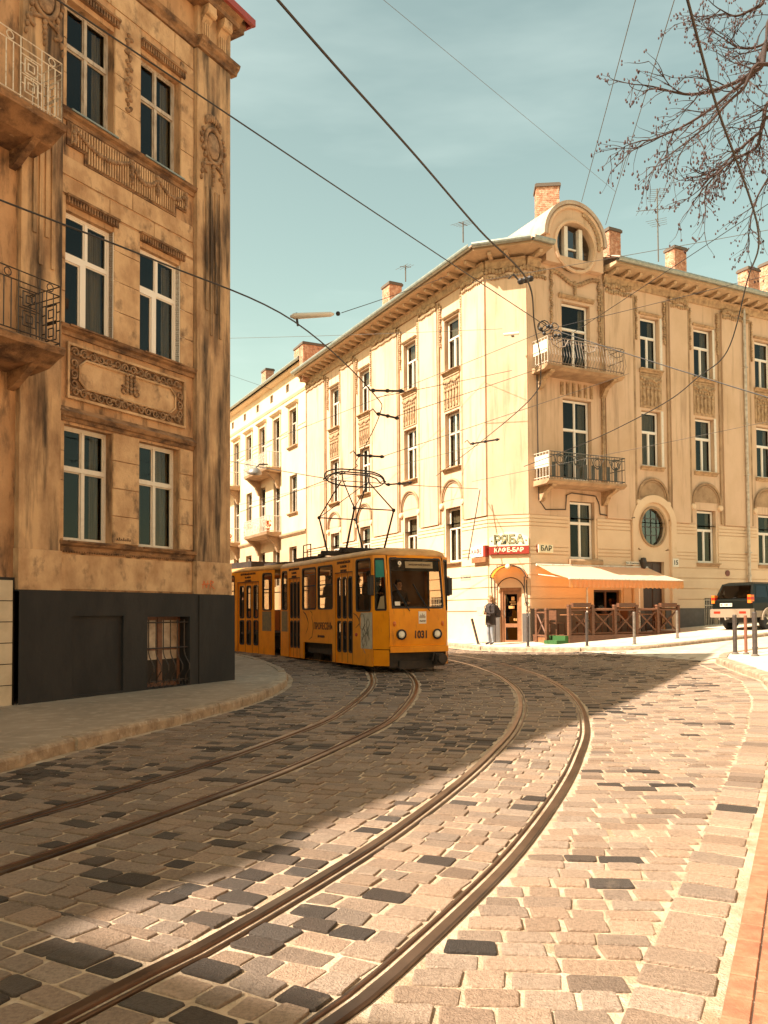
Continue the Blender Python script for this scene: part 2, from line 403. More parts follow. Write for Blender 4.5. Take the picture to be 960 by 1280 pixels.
o = inst('cobblestones', me, road); o['kind'] = 'stuff'
print('setts', len(STONES))

# ---- pavements with kerb stones
def kerb_run(parent, P, width, height, side, mt, step=(.8, 1.15), sink=.1, hfun=None):
    P = resample(np.array(P, float), .05); N = normals(P)*side; i = 0
    while i < len(P)-6:
        k = min(int(rnd.uniform(*step)/.05), len(P)-1-i)
        if k < 4: break
        b = MB(); js = [i]+[i+int(k*f) for f in (.33, .66)]+[i+k]; rs = []
        dz = rnd.uniform(-.014, .012); dy = rnd.uniform(-.02, .02); jag = rnd.uniform(.008, .028)
        for n_, j in enumerate(js):
            e = .022 if n_ == 0 else (-.022 if n_ == 3 else 0)
            x, y = P[j]; tx, ty = -N[j][1], N[j][0]; h_ = (hfun(x, y) if hfun else height)+dz; w = rnd.uniform(-jag, jag)
            def pt(o, q): return (x+N[j][0]*o+tx*e*(-side), y+N[j][1]*o+ty*e*(-side), G(x, y)+q)
            rs.append([pt(dy+w, -sink), pt(dy+w, h_-.045+w*.4), pt(dy+.014+w, h_-.014), pt(dy+.05, h_+w*.3), pt(width, h_), pt(width, -sink)])
        b.rings(rs); o = b.build('kerb_stone', mt, parent); i += k
def strip_sheet(name, mt, A, B, dz, n=10, parent=None):
    b = MB(); m_ = len(A); k = n+1
    for a, c in zip(A, B):
        for t in range(k): p = np.array(a)*(1-t/n)+np.array(c)*(t/n); b.v.append((p[0], p[1], G(p[0], p[1])+(dz(p[0], p[1]) if callable(dz) else dz)))
    b.f = [(i*k+t, i*k+t+1, (i+1)*k+t+1, (i+1)*k+t) for i in range(m_-1) for t in range(n)]
    return b.build(name, mt, parent, smooth=True)
KAs = resample(KA[KA[:, 1] > -6], .3); NA = normals(KAs)
inner = KAs-NA*.2
far = np.stack([np.interp(KAs[:, 1], [-6, 8, 14, 18.5, 24, 36, 60], [-22, -12, -8.5, -7.0, -9, -17, -30]), KAs[:, 1]], 1)
pavA = struct(strip_sheet('pavement', m_pave, inner, far, .135))
kerb_run(pavA, KAs[(KAs[:, 1] > 2) & (KAs[:, 1] < 40)], .21, .145, -1, m_kerb)
# narrow gutter slabs behind the kerb
KBP = resample(np.array([(-12, 60), (-7.5, 51), (-1.9, 40.0), (2.75, 31.1), (3.3, 29.6), (4.7, 28.2), (6.4, 27.0), (7.9, 26.4), (9.3, 26.9), (11, 27.9), (13.2, 28.95), (22, 33.5), (40, 43)]), .25)
NB = normals(KBP)
farB = []
for p in KBP: farB.append((p[0]+6.5 if p[1] > 31 and p[0] < 3 else p[0]+2.0, p[1]+(2.5 if p[1] > 31 and p[0] < 3 else 8)))
pavB = struct(strip_sheet('pavement', m_pave2, KBP-NB*.13*1, farB, lambda x, y: .115, n=12))
kerb_run(pavB, KBP[(KBP[:, 1] < 46)], .2, .12, -1, m_kerb)
# smooth side street going off to the right
b = MB(); n = 30
e0 = resample(np.array([(8.3, 22.0), (9.0, 22.75), (12.5, 24.3), (20, 27.6), (40, 37)]), .5); e1 = resample(np.array([(6.3, 26.9), (7.9, 26.35), (9.3, 26.9), (13.2, 28.95), (22, 33.5), (40, 43)]), .5)
f0 = [e0[int(i*(len(e0)-1)/40)] for i in range(41)]; f1 = [e1[int(i*(len(e1)-1)/40)] for i in range(41)]
struct(strip_sheet('side_street', m_asph, f0, f1, .004, n=10))
# right-hand pavement: brick path near, kerbed corner further on
KR2 = resample(np.array(list(map(tuple, KR[1:])) + [(9.9, 23.2), (13, 24.5), (20, 27.6), (40, 37)]), .25)
hR = lambda x, y: .012 + .118*min(max((y-15)/2.5, 0), 1)
farR = np.stack([KR2[:, 0]*1.0+np.interp(KR2[:, 1], [0, 22, 24, 40], [14, 14, 10, 6]), KR2[:, 1]-np.interp(KR2[:, 1], [0, 20, 24, 40], [0, 1, 6, 9])], 1)
pavR = struct(strip_sheet('pavement', m_pave2, KR2+normals(KR2)*.03, farR, lambda x, y: hR(x, y)-.02, n=14))
sel = KR2[(KR2[:, 1] > 15.5) & (KR2[:, 0] < 22)]
kerb_run(pavR, sel, .24, .13, 1, m_kerb, hfun=hR)
sel = resample(KR2[(KR2[:, 1] > 1.5) & (KR2[:, 1] < 15.5)], .02); NS = normals(sel)
cours = 0; w = -.02
bm_ = None
while cours < 7:      # brick courses parallel to the road edge
    i = int(rnd.uniform(0, 8)); wd_ = .115
    while i < len(sel)-13:
        k = 11
        a, c = sel[i], sel[i+k]
        if a[1] < (9 if cours < 3 else 6.5):
            na, nc = NS[i], NS[i+k]; g = .004; r = []
            q = [a+na*(w+g), a+na*(w+wd_-g), c+nc*(w+wd_-g)-(c-a)*.035, c+nc*(w+g)-(c-a)*.035]
            b = MB(); dz = rnd.uniform(-.002, .003); ce = sum(q)/4
            b.rings([[(p[0], p[1], G(*p)-.03) for p in q], [(p[0], p[1], G(*p)+.004+dz) for p in q], [(*(ce+(p-ce)*.94), G(*p)+.009+dz) for p in q]], False, True)
            b.build('paving_brick', m_brick, pavR)
        i += k
    w += wd_; cours += 1
# ------------------------------------------------------------------ shared facade pieces
m_frame = mat('white_window_wood', (.70, .62, .51), .55, c2=(.55, .46, .36), sc2=9, lo=.5, hi=.8)
m_frame_old = mat('worn_window_wood', (.50, .42, .33), .7, c2=(.26, .19, .13), sc2=12, lo=.42, hi=.7, stretch=(1, 1, .3))
m_frame_pvc = mat('plastic_window', (.80, .72, .62), .4)
m_dark = mat('dark_interior', (.030, .023, .018), .9)
m_curtain = mat('net_curtain', (.68, .56, .42), .9, c2=(.34, .26, .18), sc2=14, stretch=(3, 3, .05))
m_glass = glass('window_glass', (.62, .62, .58), .02)
m_glass_d = glass('window_glass_dark', (.40, .38, .34), .14)
m_iron = mat('black_iron', (.025, .021, .019), .5, c2=(.06, .035, .02), sc2=20)
m_iron_w = mat('old_white_iron', (.66, .58, .47), .6, c2=(.34, .22, .13), sc2=16, lo=.5, hi=.75)
m_iron_g = mat('dark_green_iron', (.05, .058, .05), .55, c2=(.10, .08, .06), sc2=10)
m_zinc = mat('zinc_gutter', (.34, .36, .32), .45, c2=(.22, .24, .21), sc2=6, metal=.5)
m_tile = mat('roof_tile', (.46, .25, .15), .85, c2=(.34, .18, .11), sc2=7, c3=(.54, .33, .21), sc3=2, bump=.5, bsc=12)
m_roofmetal = mat('roof_sheet', (.50, .40, .30), .6, c2=(.38, .26, .18), sc2=2)
m_cbrick = mat('chimney_brick', (.40, .19, .11), .9, c2=(.58, .36, .24), sc2=7, lo=.45, hi=.62, c3=(.18, .09, .06), sc3=3, lo3=.58, hi3=.75, bump=.5, bsc=30)
m_soot = mat('sooty_capping', (.11, .085, .065), .9)

_wc = {}
def win_meshes(w, h, style, fm):
    key = (round(w, 3), round(h, 3), style, fm.name)
    if key in _wc: return _wc[key]
    fr = .055 if w > .9 else .045; mu = .06; d = .07; tr = h*.63
    f = MB(); panes = []
    def bar(x0, x1, z0, z1, y0=0, y1=d): f.box(x0, x1, y0, y1, z0, z1)
    bar(0, fr, 0, h); bar(w-fr, w, 0, h); bar(fr, w-fr, 0, fr); bar(fr, w-fr, h-fr, h)
    if style == 'T4':
        bar(fr, w-fr, tr-mu*.6, tr+mu*.6, -.02); bar(w/2-mu*.6, w/2+mu*.6, fr, tr-mu*.6, -.01); bar(w/2-mu*.5, w/2+mu*.5, tr+mu*.6, h-fr, -.005)
        cells = [(fr, w/2-mu*.6, fr, tr-mu*.6), (w/2+mu*.6, w-fr, fr, tr-mu*.6), (fr, w/2-mu*.5, tr+mu*.6, h-fr), (w/2+mu*.5, w-fr, tr+mu*.6, h-fr)]
    elif style == 'T3':
        bar(fr, w-fr, tr-mu*.6, tr+mu*.6, -.015); bar(w/2-mu*.6, w/2+mu*.6, fr, tr-mu*.6, -.01)
        cells = [(fr, w/2-mu*.6, fr, tr-mu*.6), (w/2+mu*.6, w-fr, fr, tr-mu*.6), (fr, w-fr, tr+mu*.6, h-fr)]
    elif style == 'P4':   # plastic window: narrow opening leaf on one side
        bar(fr, w-fr, tr-mu*.6, tr+mu*.6); bar(w*.5-.03, w*.5+.03, tr+mu*.6, h-fr); bar(w*.46-.035, w*.46+.035, fr, tr-mu*.6); bar(w*.46-.09, w*.46-.035, fr, tr-mu*.6, -.012, .05); bar(fr, w*.46-.09, tr-mu*.6-.055, tr-mu*.6, -.012, .05)
        cells = [(fr, w*.46-.09, fr, tr-mu*.6-.055), (w*.46+.035, w-fr, fr, tr-mu*.6), (fr, w*.5-.03, tr+mu*.6, h-fr), (w*.5+.03, w-fr, tr+mu*.6, h-fr)]
    elif style == 'O1': cells = [(fr, w-fr, fr, h-fr)]
    else:               # 'S2'
        bar(w/2-.025, w/2+.025, fr, h-fr); cells = [(fr, w/2-.025, fr, h-fr), (w/2+.025, w-fr, fr, h-fr)]
    # inner sash beads on every pane
    for (a, b2, c, e) in cells:
        for q in ((a, a+.022, c, e), (b2-.022, b2, c, e), (a+.022, b2-.022, c, c+.022), (a+.022, b2-.022, e-.022, e)): f.box(q[0], q[1], .018, .05, q[2], q[3])
    fme = f.mesh('window', False, fm)
    pm = []
    for (a, b2, c, e) in cells:
        p = MB(); p.box(a+.012, b2-.012, .031, .037, c+.012, e-.012); pm.append(p.mesh('pane', False, m_glass))
    _wc[key] = (fme, pm); return _wc[key]
def curtain_mesh(w, h, seed):
    key = ('c', round(w, 2), round(h, 2), seed)
    if key in _wc: return _wc[key]
    r = random.Random(seed); b = MB(); n = max(6, int(w/.03)); top = []; bot = []
    for i in range(n+1):
        y = .03*math.sin(i*1.7+seed)+r.uniform(-.01, .01); top.append((w*i/n, y*.6, h)); bot.append((w*i/n, y, 0))
    b.rings([bot, top], False, False, closed=False); _wc[key] = b.mesh('curtain', True, m_curtain); return _wc[key]
def window(parent, F, s0, s1, z0, z1, y=.14, style='T3', fm=None, curtains=None, y_out=None):
    """window in facade frame F=(loc,rz): a frame with panes and curtains as its own pieces"""
    fm = fm or m_frame; w, h = s1-s0, z1-z0; fme, pm = win_meshes(w, h, style, fm)
    loc = fpt(F, s0, y, z0); o = inst('window', fme, parent, loc, F[1])
    for p in pm: inst('pane', p, o)
    r = random.Random(int(s0*100+z0*1000))
    if curtains is None: curtains = r.choice(['sides', 'sides', 'one', 'one', 'full'])
    if curtains == 'full': inst('curtain', curtain_mesh(w*.96, h*.96, r.randint(0, 2)), o, (w*.02, .16, .02))
    else:
        cw = round(w*r.choice([.20, .26, .32]), 2)
        if curtains in ('sides', 'one'): inst('curtain', curtain_mesh(cw, h*.96, r.randint(0, 2)), o, (w-.03-cw, .16, .02))
        if curtains == 'sides': inst('curtain', curtain_mesh(cw, h*.96, r.randint(0, 2)), o, (.03, .16, .02))
    return o
def frame_of(P, u): return (np.array([P[0], P[1], 0.0]), math.atan2(u[1], u[0]))
def fpt(F, s, d, z):
    c, sn = math.cos(F[1]), math.sin(F[1]); return (F[0][0]+s*c-d*sn, F[0][1]+s*sn+d*c, F[0][2]+z)
def wpt(root, p): return tuple(np.array(root.location)+np.array(p))
def moulding(b, s0, s1, prof):            # prof: (out, z) polygon run along s
    b.rings([[(s, -o, z) for o, z in prof] for s in (s0, s1)])
    return b
def arch_pts(cx, cz, r, a0=0, a1=math.pi, n=14, ry=None):
    return [(cx+r*math.cos(a0+(a1-a0)*i/n), cz+(ry or r)*math.sin(a0+(a1-a0)*i/n)) for i in range(n+1)]
def rrect(x0, x1, z0, z1, r, n=4):
    out = []
    for cx, cz, a in ((x1-r, z1-r, 0), (x0+r, z1-r, 90), (x0+r, z0+r, 180), (x1-r, z0+r, 270)):
        for i in range(n+1): t = math.radians(a+90*i/n); out.append((cx+r*math.cos(t), cz+r*math.sin(t)))
    return out
def chimney(parent, x, y, z0, z1, w, d, rz, rows=True):
    """brick stack with brick courses as real pieces and an oversailing cap"""
    o = MB().box(-w/2, w/2, -d/2, d/2, 0, z1-z0-.16).build('chimney', m_cbrick, parent, (x, y, z0), rz)
    b = MB(); b.box(-w/2-.06, w/2+.06, -d/2-.06, d/2+.06, z1-z0-.16, z1-z0-.05); b.box(-w/2-.02, w/2+.02, -d/2-.02, d/2+.02, z1-z0-.05, z1-z0); b.build('chimney_cap', m_soot, o)
    q = MB(); r = random.Random(int(x*10)); z = .01; k = 0
    while z < z1-z0-.24:
        for face in range(2):
            Lg = w if face == 0 else d; a = -Lg/2+(.0 if k % 2 else -.11)
            while a < Lg/2-.02:
                a0, a1 = max(a, -Lg/2), min(a+.22, Lg/2)
                if a1-a0 > .04 and r.random() < .93:
                    pr = r.uniform(.004, .014)
                    if face == 0: q.box(a0+.006, a1-.006, -d/2-pr, -d/2+.01, z, z+.062)
                    else: q.box(-w/2-pr, -w/2+.01, a0+.006, a1-.006, z, z+.062)
                a += .235
        z += .078; k += 1
    j = q.build('bricks', m_cbrick, o); j['kind'] = 'stuff'
    return o
# ------------------------------------------------------------------ the weathered corner house on the left
PA = np.array([-3.43, 17.89]); uA = np.array([.50233, .86467]); FA = frame_of(PA, uA)
m_aw = mat('ochre_stucco', (.53, .305, .152), .9, c2=(.29, .150, .068), sc2=1.1, lo=.42, hi=.68, c3=(.06, .034, .020), sc3=2.6, lo3=.50, hi3=.70, stretch=(1, 1, .55), stretch3=(1.8, 1.8, .5), bump=.5, bsc=22)
m_ap = mat('pilaster_stucco', (.57, .36, .19), .9, c2=(.27, .15, .075), sc2=1.6, lo=.42, hi=.66, c3=(.055, .034, .020), sc3=1.0, lo3=.47, hi3=.64, stretch=(1, 1, .5), stretch3=(3, 3, .35), bump=.6, bsc=20)
m_ab = mat('pale_stucco_block', (.61, .395, .215), .9, c2=(.36, .20, .095), sc2=2.2, lo=.40, hi=.68, c3=(.09, .052, .030), sc3=3.4, lo3=.54, hi3=.74, stretch=(1, 1, .7), bump=.45, bsc=24)
m_ad = mat('dirty_moulding', (.33, .175, .08), .9, c2=(.085, .043, .022), sc2=2.4, lo=.40, hi=.62, c3=(.48, .30, .16), sc3=6, lo3=.6, hi3=.8, stretch=(1, 1, 2), bump=.5, bsc=30)
m_aor = mat('relief_stucco', (.36, .215, .115), .9, c2=(.15, .082, .042), sc2=7, lo=.40, hi=.66, bump=.3, bsc=40)
m_plinth = mat('black_plinth_paint', (.011, .009, .0085), .8, c2=(.022, .018, .016), sc2=2.2, stretch=(1, 1, .35), c3=(.010, .008, .007), sc3=5, lo3=.5, hi3=.75, bump=.25, bsc=18)
m_palest = mat('pale_cladding', (.58, .47, .33), .8, c2=(.48, .38, .26), sc2=3)
m_red = mat('red_roof_edge', (.30, .05, .035), .5)
m_oldwood = mat('brown_window_wood', (.22, .09, .04), .6, c2=(.12, .05, .025), sc2=8)
houseA = empty('apartment_house', (PA[0], PA[1], 0), FA[1], 'ochre stucco corner apartment house with a black painted plinth and ornate reliefs', 'building')
FL0 = (np.zeros(3), 0.0)      # facade frame inside the house's own space
def A(name, b, mt, par=None, **k): return b.build(name, mt, par or houseA, **k)
ZS = [2.95, 6.68, 10.46]; ZT = [4.97, 8.72, 12.50]
WX = [(-4.10, -3.05), (-2.39, -1.33)]
BL = -27.5; TOPZ = 14.35
lw = []
for k in range(6):           # further bays, beyond the balcony
    c = -6.6-k*3.1; lw += [(c-.55, c+.55)]
holes = [(a, b, z, t) for (a, b) in WX for z, t in zip(ZS, ZT)]
holesL = [(a, b, z, t) for (a, b) in lw for z, t in zip((2.95, 6.05, 9.75), ZT)]
b = MB(); b.wall(-4.24, -.93, 2.08, 13.46, holes, 0, .20); A('wall', b, m_aw)
b = MB(); b.wall(BL, -5.05, 2.08, 13.46, holesL, 0, .22); b.poly([(-5.05, 0, 13.46), (BL, 0, 13.46), (BL, 0, TOPZ+.4), (-5.05, 0, TOPZ+.4)]); A('wall', b, m_aw)
b = MB(); b.poly([(-4.24, 0, 13.46), (-.93, 0, 13.46), (-.93, 0, TOPZ+.4), (-4.24, 0, TOPZ+.4)]); A('frieze', b, m_aw)
# the end wall round the corner, two columns of windows
DEP = 24.0
EY = (1.6, 4.4, 7.6, 10.8, 14.0, 17.2, 20.4)
eh = [(y, y+1.05, z, t) for y in EY for z, t in zip(ZS, ZT)]
b = MB(); b.wall(0, DEP, -.3, TOPZ+.4, eh, 0, .2, mp=lambda a, d, z: (-d-.0, a, z)); A('end_wall', b, m_aw)
for y in EY:
    for z, t in zip(ZS, ZT):
        fme, pm = win_meshes(1.05, round(t-z, 3), 'T4', m_frame_old); o = inst('window', fme, houseA, (-.14, y, z), math.pi/2)
        for p in pm: inst('pane', p, o)
b = MB(); b.box(BL+.1, -.45, .85, .95, -.2, 14.0); b.box(-1.0, -.9, .9, DEP-.1, -.2, 14); A('interior', b, m_dark)
b = MB(); b.box(BL, 0, DEP-.1, DEP, -.3, TOPZ+.4); b.box(BL-.1, BL, 0, DEP, -.3, TOPZ+.4); A('rear_wall', b, m_aw)
# pilasters
for s0, s1, nm in ((-.93, .0, 'corner'), (-5.05, -4.25, 'left')):
    b = MB(); b.box(s0, s1, -.11, .02, 2.76, 13.44)
    e = s1 if nm == 'corner' else s1
    if nm == 'corner': b.box(-.02, .10, -.11, .85, 2.76, 13.44)
    o = A('pilaster', b, m_ap)
    c = MB(); c.box(s0-.015, s1+.015, -.135, .02, 2.085, 2.755); 
    if nm == 'corner': c.box(0, .125, -.135, .87, 2.085, 2.755)
    A('pilaster_foot', c, m_ab, o)
    r = MB()      # fluting
    w = s1-s0
    for k in range(4):
        x = s0+w*(.30+.15*k); r.box(x-.035, x+.035, -.140, -.11, 8.0-(k % 2)*.5, 10.6)
    A('fluting', r, m_ap, o)
    # cartouche: oval medallion in a scrolled ring with shell and drops
    q = MB(); cx = (s0+s1)/2; cz = 11.55 if nm == 'corner' else 12.1
    q.lathe([(.0, -.155), (.17, -.15), (.20, -.13)], 18, (cx, 0, cz), 'y')
    q.v = [(x, y, cz+(z-cz)*1.45) for x, y, z in q.v]
    q.tube([(cx+.25*math.cos(a), -.13, cz+.36*math.sin(a)) for a in np.linspace(0, 2*math.pi, 22)[:-1]], .045, 6, True)
    for i in range(-4, 5):
        a = math.pi/2+i*.26; q.blob((cx+.26*math.cos(a), -.135, cz+.36+.22*math.sin(a)-.0), .035, .04, .10)
    for sgn in (-1, 1):
        for k in range(9): t = k/8; q.blob((cx+sgn*(.30+.06*math.sin(k)), -.13, cz+.25-t*1.05), .045*(1-.3*t), .05, .06)
        q.tube([(cx+sgn*(.05+.28*math.sin(t*2.6)), -.13, cz-.38-.25*t) for t in np.linspace(0, 1, 8)], .035, 5)
    for k in range(5): q.blob((cx, -.13, cz-.45-.09*k), .05-.006*k, .05, .055)
    A('cartouche', q, m_aor, o, smooth=True)
# top entablature, consoles, cornice
b = MB(); pr = lambda p: [(0, 13.46), (p+.05, 13.46), (p+.07, 13.52), (p+.13, 13.58), (p+.16, 13.66), (p+.02, 13.70), (0, 13.70)]
moulding(b, BL, -5.05, pr(0)); moulding(b, -4.25, -.93, pr(0)); moulding(b, -5.06, -4.24, pr(.11))
b.rings([[(-.94, -o, z) for o, z in pr(.11)], [(.10+.16, -o, z) for o, z in pr(.11)]]); b.box(.10, .26, -.05, 1.2, 13.5, 13.7)
A('entablature', b, m_ad)
for cs in (-.72, -.22, -4.5, -4.85):
    c = MB(); pp = [(.11, 13.70), (.17, 13.72), (.16, 14.05), (.24, 14.16), (.34, 14.22), (.34, 14.36), (.0, 14.36), (.0, 13.70)]
    c.rings([[(s, -o, z) for o, z in pp] for s in (cs-.12, cs+.12)])
    for k in range(3): c.box(cs-.08+k*.055, cs-.05+k*.055, -.20, -.1, 13.75, 14.02)
    c.lathe([(.0, -.14), (.07, -.14), (.07, .14), (0, .14)], 10, (cs, -.27, 14.22), 'x')
    A('console', c, m_ab)
b = MB(); b.box(-.93, .10, -.115, .02, 13.70, TOPZ); b.box(.0, .10, -.11, 1.0, 13.70, TOPZ); A('pilaster_cap', b, m_ap)
b = MB(); cp = [(0, 14.35), (.36, 14.37), (.37, 14.47), (.46, 14.53), (.50, 14.66), (.0, 14.66)]
b.rings([[(BL, -o, z) for o, z in cp], [(.0, -o, z) for o, z in cp], [(.12+0, -o, z) for o, z in cp]]); 
b.rings([[(o*.62+.09, y, z) for o, z in cp] for y in (-.32, DEP)])
A('cornice', b, m_ad)
b = MB(); b.box(BL, .44, -.54, -.46, 14.55, 14.70); b.box(.38, .44, -.46, DEP, 14.56, 14.70); A('gutter_edge', b, m_red)
b = MB(); b.poly([(BL, -.5, 14.71), (.42, -.5, 14.71), (-5, 5.5, 16.8), (BL, 5.5, 16.8)]); b.poly([(.42, -.5, 14.71), (.42, DEP, 14.71), (-5, DEP-5, 16.8), (-5, 5.5, 16.8)]); b.poly([(.42, DEP, 14.71), (BL, DEP, 14.71), (BL, DEP-5, 16.8), (-5, DEP-5, 16.8)]); b.poly([(-5, 5.5, 16.8), (-5, DEP-5, 16.8), (BL, DEP-5, 16.8), (BL, 5.5, 16.8)])
A('roof', b, m_tile)
# windows, sills, lintels
for (a, bb) in WX:
    for i, (z, t) in enumerate(zip(ZS, ZT)):
        st, fm = (('T4', m_frame), ('P4', m_frame_pvc), ('T4', m_frame_old))[i]
        window(houseA, FL0, a, bb, z, t, .15 if i != 1 else .10, st, fm, ['sides', 'one', 'full'][i] if i != 2 else 'sides')
        if i:
            d = MB(); w0, w1 = a-.02, bb+.10; moulding(d, w0, w1, [(0, t+.10), (.055, t+.10), (.055, t+.20), (.10, t+.22), (.10, t+.26), (0, t+.26)])
            k = w0+.02
            while k < w1-.04: d.box(k, k+.034, -.085, -.05, t+.105, t+.205); k += .062
            A('lintel', d, m_ad)
        if i == 1:
            A('reveal_lining', MB().box(bb, bb+.15, -.012, .10, z, t+.0), m_frame_pvc)
for (a, bb) in lw[:2]:
    for z, t in zip((2.95, 6.05, 9.75), ZT): window(houseA, FL0, a, bb, z, t, .15, 'T4', m_frame_old, 'sides')
for z in ZS:
    d = MB(); moulding(d, -4.26, -.93, [(0, z-.17), (.04, z-.17), (.05, z-.10), (.11, z-.07), (.13, z-.005), (0, z-.005)]); A('sill_course', d, m_ad)
    for (a, bb) in WX: A('window_sill', MB().box(a+.004, bb-.004, -.16, .14, z-.03, z-.001), m_ad if z < 8 else m_zinc)
    d = MB(); k = -4.22
    while k < -.97: d.box(k, k+.032, -.045, .0, z-.20, z-.172); k += .055
    if z < 4: A('bead_course', d, m_ad)
# cornice over the ground floor windows
d = MB(); moulding(d, -4.26, -.93, [(0, 5.02), (.03, 5.02), (.05, 5.08), (.09, 5.10), (.12, 5.17), (.06, 5.22), (.03, 5.27), (0, 5.27)]); A('string_course', d, m_ad)
# rusticated wall blocks round the windows
rb = random.Random(5)
for (a, bb) in ((-3.045, -2.395), (-4.235, -4.105), (-1.325, -.94)):
    for z, t in ((2.97, 5.0), (6.70, 8.95), (10.50, 12.95)):
        n = 4; h = (t-z)/n
        for k in range(n):
            o = A('wall_block', MB().box(a+.006, bb-.006, -.028-rb.uniform(0, .006), .005, z+k*h+.008, z+(k+1)*h-.008, ch=.012), m_ab)
for (z, t) in ((8.99, 9.30), (9.32, 9.66), (12.97, 13.44)):
    a = -4.235
    while a < -.95:
        e = min(a+rb.choice([1.1, 1.65]), -.94)
        if -.94-e < .3: e = -.94
        A('wall_block', MB().box(a+.006, e-.006, -.022, .005, z+.008, t-.008, ch=.01), m_ab); a = e
A('panel_block', MB().box(-4.20, -.96, -.02, .005, 2.12, 2.72, ch=.01), m_ab)
# fluted festoon panel under the top windows
p = MB(); p.box(-4.10, -1.16, -.035, .0, 9.86, 10.28); p.box(-3.72, -1.45, -.034, .0, 9.66, 9.86); base = A('festoon_panel', p, m_ad)
f = MB(); x = -4.02
while x < -1.24:
    f.box(x, x+.028, -.065, -.035, 9.70 if -3.70 < x < -1.5 else 9.90, 10.24); x += .060
A('fluting', f, m_ab, base)
g = MB()
def swag(g, x0, x1, z, dip, r, y):
    n = int((x1-x0)/.05)
    for i in range(n+1):
        t = i/n; g.blob((x0+(x1-x0)*t, y-.01*math.sin(i*2), z-dip*math.sin(math.pi*t)+.008*math.sin(i*3)), r*(.7+.5*math.sin(math.pi*t)), r*.8, r*.9, 6, 4)
def drop(g, x, z, n, r, y, st=.055):
    for i in range(n): g.blob((x+.01*math.sin(i*2.1), y, z-i*st), r*(1-.04*i), r, r*1.0, 6, 4)
swag(g, -3.95, -2.70, 10.16, .20, .045, -.07); swag(g, -2.62, -2.02, 10.10, .17, .05, -.07); swag(g, -1.98, -1.22, 10.16, .18, .045, -.07)
for x, n in ((-3.97, 6), (-2.66, 8), (-2.0, 7), (-1.22, 6)): drop(g, x, 10.2, n, .05, -.07)
A('festoon', g, m_aor, base, smooth=True)
g = MB()
for k in range(26): g.blob((-2.72+.05*math.sin(k*1.9), -.04, 12.62-k*.058), .05+.02*math.sin(k*1.3), .05, .045, 6, 4)
A('fruit_drop', g, m_aor, smooth=True)
# scrolled frame panel between the floors
p = MB(); x0, x1, z0, z1 = -4.07, -1.19, 5.42, 6.40
o4 = lambda a: [(x0+a, -.012, z0+a), (x1-a, -.012, z0+a), (x1-a, -.012, z1-a), (x0+a, -.012, z1-a)]
p.ringplate(o4(0), o4(.045), (0, -.045, 0)); base = A('frame_panel', p, m_ab)
i8 = []
for (sx, sz) in ((0, 0), (1, 0), (1, 1), (0, 1)):
    X = (x0+.27, x1-.27)[sx]; Z = (z0+.24, z1-.24)[sz]; ix = (1, -1)[sx]; iz = (1, -1)[sz]
    q = [(X+ix*.14, Z), (X, Z+iz*.12)]; i8 += q[::-1] if sx == sz else q
q = MB(); q.tube([(x, -.03, z) for x, z in i8], .022, 5, True); A('inner_moulding', q, m_ab, base)
q = MB()
def scroll(q, cx, cz, r, a0, sg, y=-.025, turns=1.35, n=16, th=.022):
    q.tube([(cx+sg*r*(1-.72*i/n)*math.cos(a0+turns*2*math.pi*i/n), y-.012*i/n, cz+r*(1-.72*i/n)*math.sin(a0+turns*2*math.pi*i/n)) for i in range(n+1)], [th*(1-.5*i/n) for i in range(n+1)], 5)
x = x0+.17; k = 0
while x < x1-.1:
    for z, s_ in ((z0+.14, 1), (z1-.14, -1)): scroll(q, x, z, .085, k*.9, 1 if k % 2 else -1); q.blob((x+.09, -.03, z+.03*s_), .05, .03, .03)
    x += .19; k += 1
z = z0+.27
while z < z1-.2:
    for xx in (x0+.15, x1-.15): scroll(q, xx, z, .085, z*5, 1)
    z += .18
for s_ in (-1, 0, 1):
    for j in range(5): q.blob((-2.63+s_*.09, -.04, 6.12-j*.075-abs(s_)*-.02), .035+.012*(j == 3), .03, .045)
for s_ in (-1, 1): scroll(q, -2.63+s_*.16, 5.84, .09, 1, s_)
A('scrollwork', q, m_aor, base, smooth=True)
q = MB(); q.poly([(x0+.05, -.006, z0+.05), (x1-.05, -.006, z0+.05), (x1-.05, -.006, z1-.05), (x0+.05, -.006, z1-.05)]); A('panel_field', q, m_ad, base)
q = MB(); q.poly([(x, -.010, z) for x, z in i8]); A('panel_centre', q, m_ab, base)
# plinth with blind recess and barred basement window
hol = [(-2.31, -1.18, .28, 1.63)]
b = MB(); b.wall(-5.07, .14, -.3, 2.08, hol+[(-4.03, -2.90, .30, 1.655)], -.165, .30); b.poly([(-4.03, -.11, .30), (-2.90, -.11, .30), (-2.90, -.11, 1.655), (-4.03, -.11, 1.655)])
b.box(-5.09, .0, -.168, .02, 2.06, 2.085); b.poly([(.14, -.165, -.3), (.14, DEP, -.3), (.14, DEP, 2.08), (.14, -.165, 2.08)]); b.box(-.93, .165, -.185, -.16, -.3, 2.075)
b.poly([(-5.07, -.165, 2.08), (.14, -.165, 2.08), (.14, .1, 2.08), (-5.07, .1, 2.08)])
A('plinth', b, m_plinth)
o = A('basement_window', MB().box(-2.31, -1.18, .10, .13, .28, .36).box(-2.31, -1.18, .10, .13, 1.56, 1.63).box(-2.30, -2.23, .10, .14, .3, 1.62).box(-1.80, -1.68, .09, .14, .3, 1.62).box(-1.26, -1.19, .10, .14, .3, 1.62).box(-2.3, -1.2, .10, .135, .98, 1.03), m_oldwood)
m_frost = mat('whitewashed_glass', (.55, .42, .30), .35, c2=(.30, .21, .14), sc2=4)
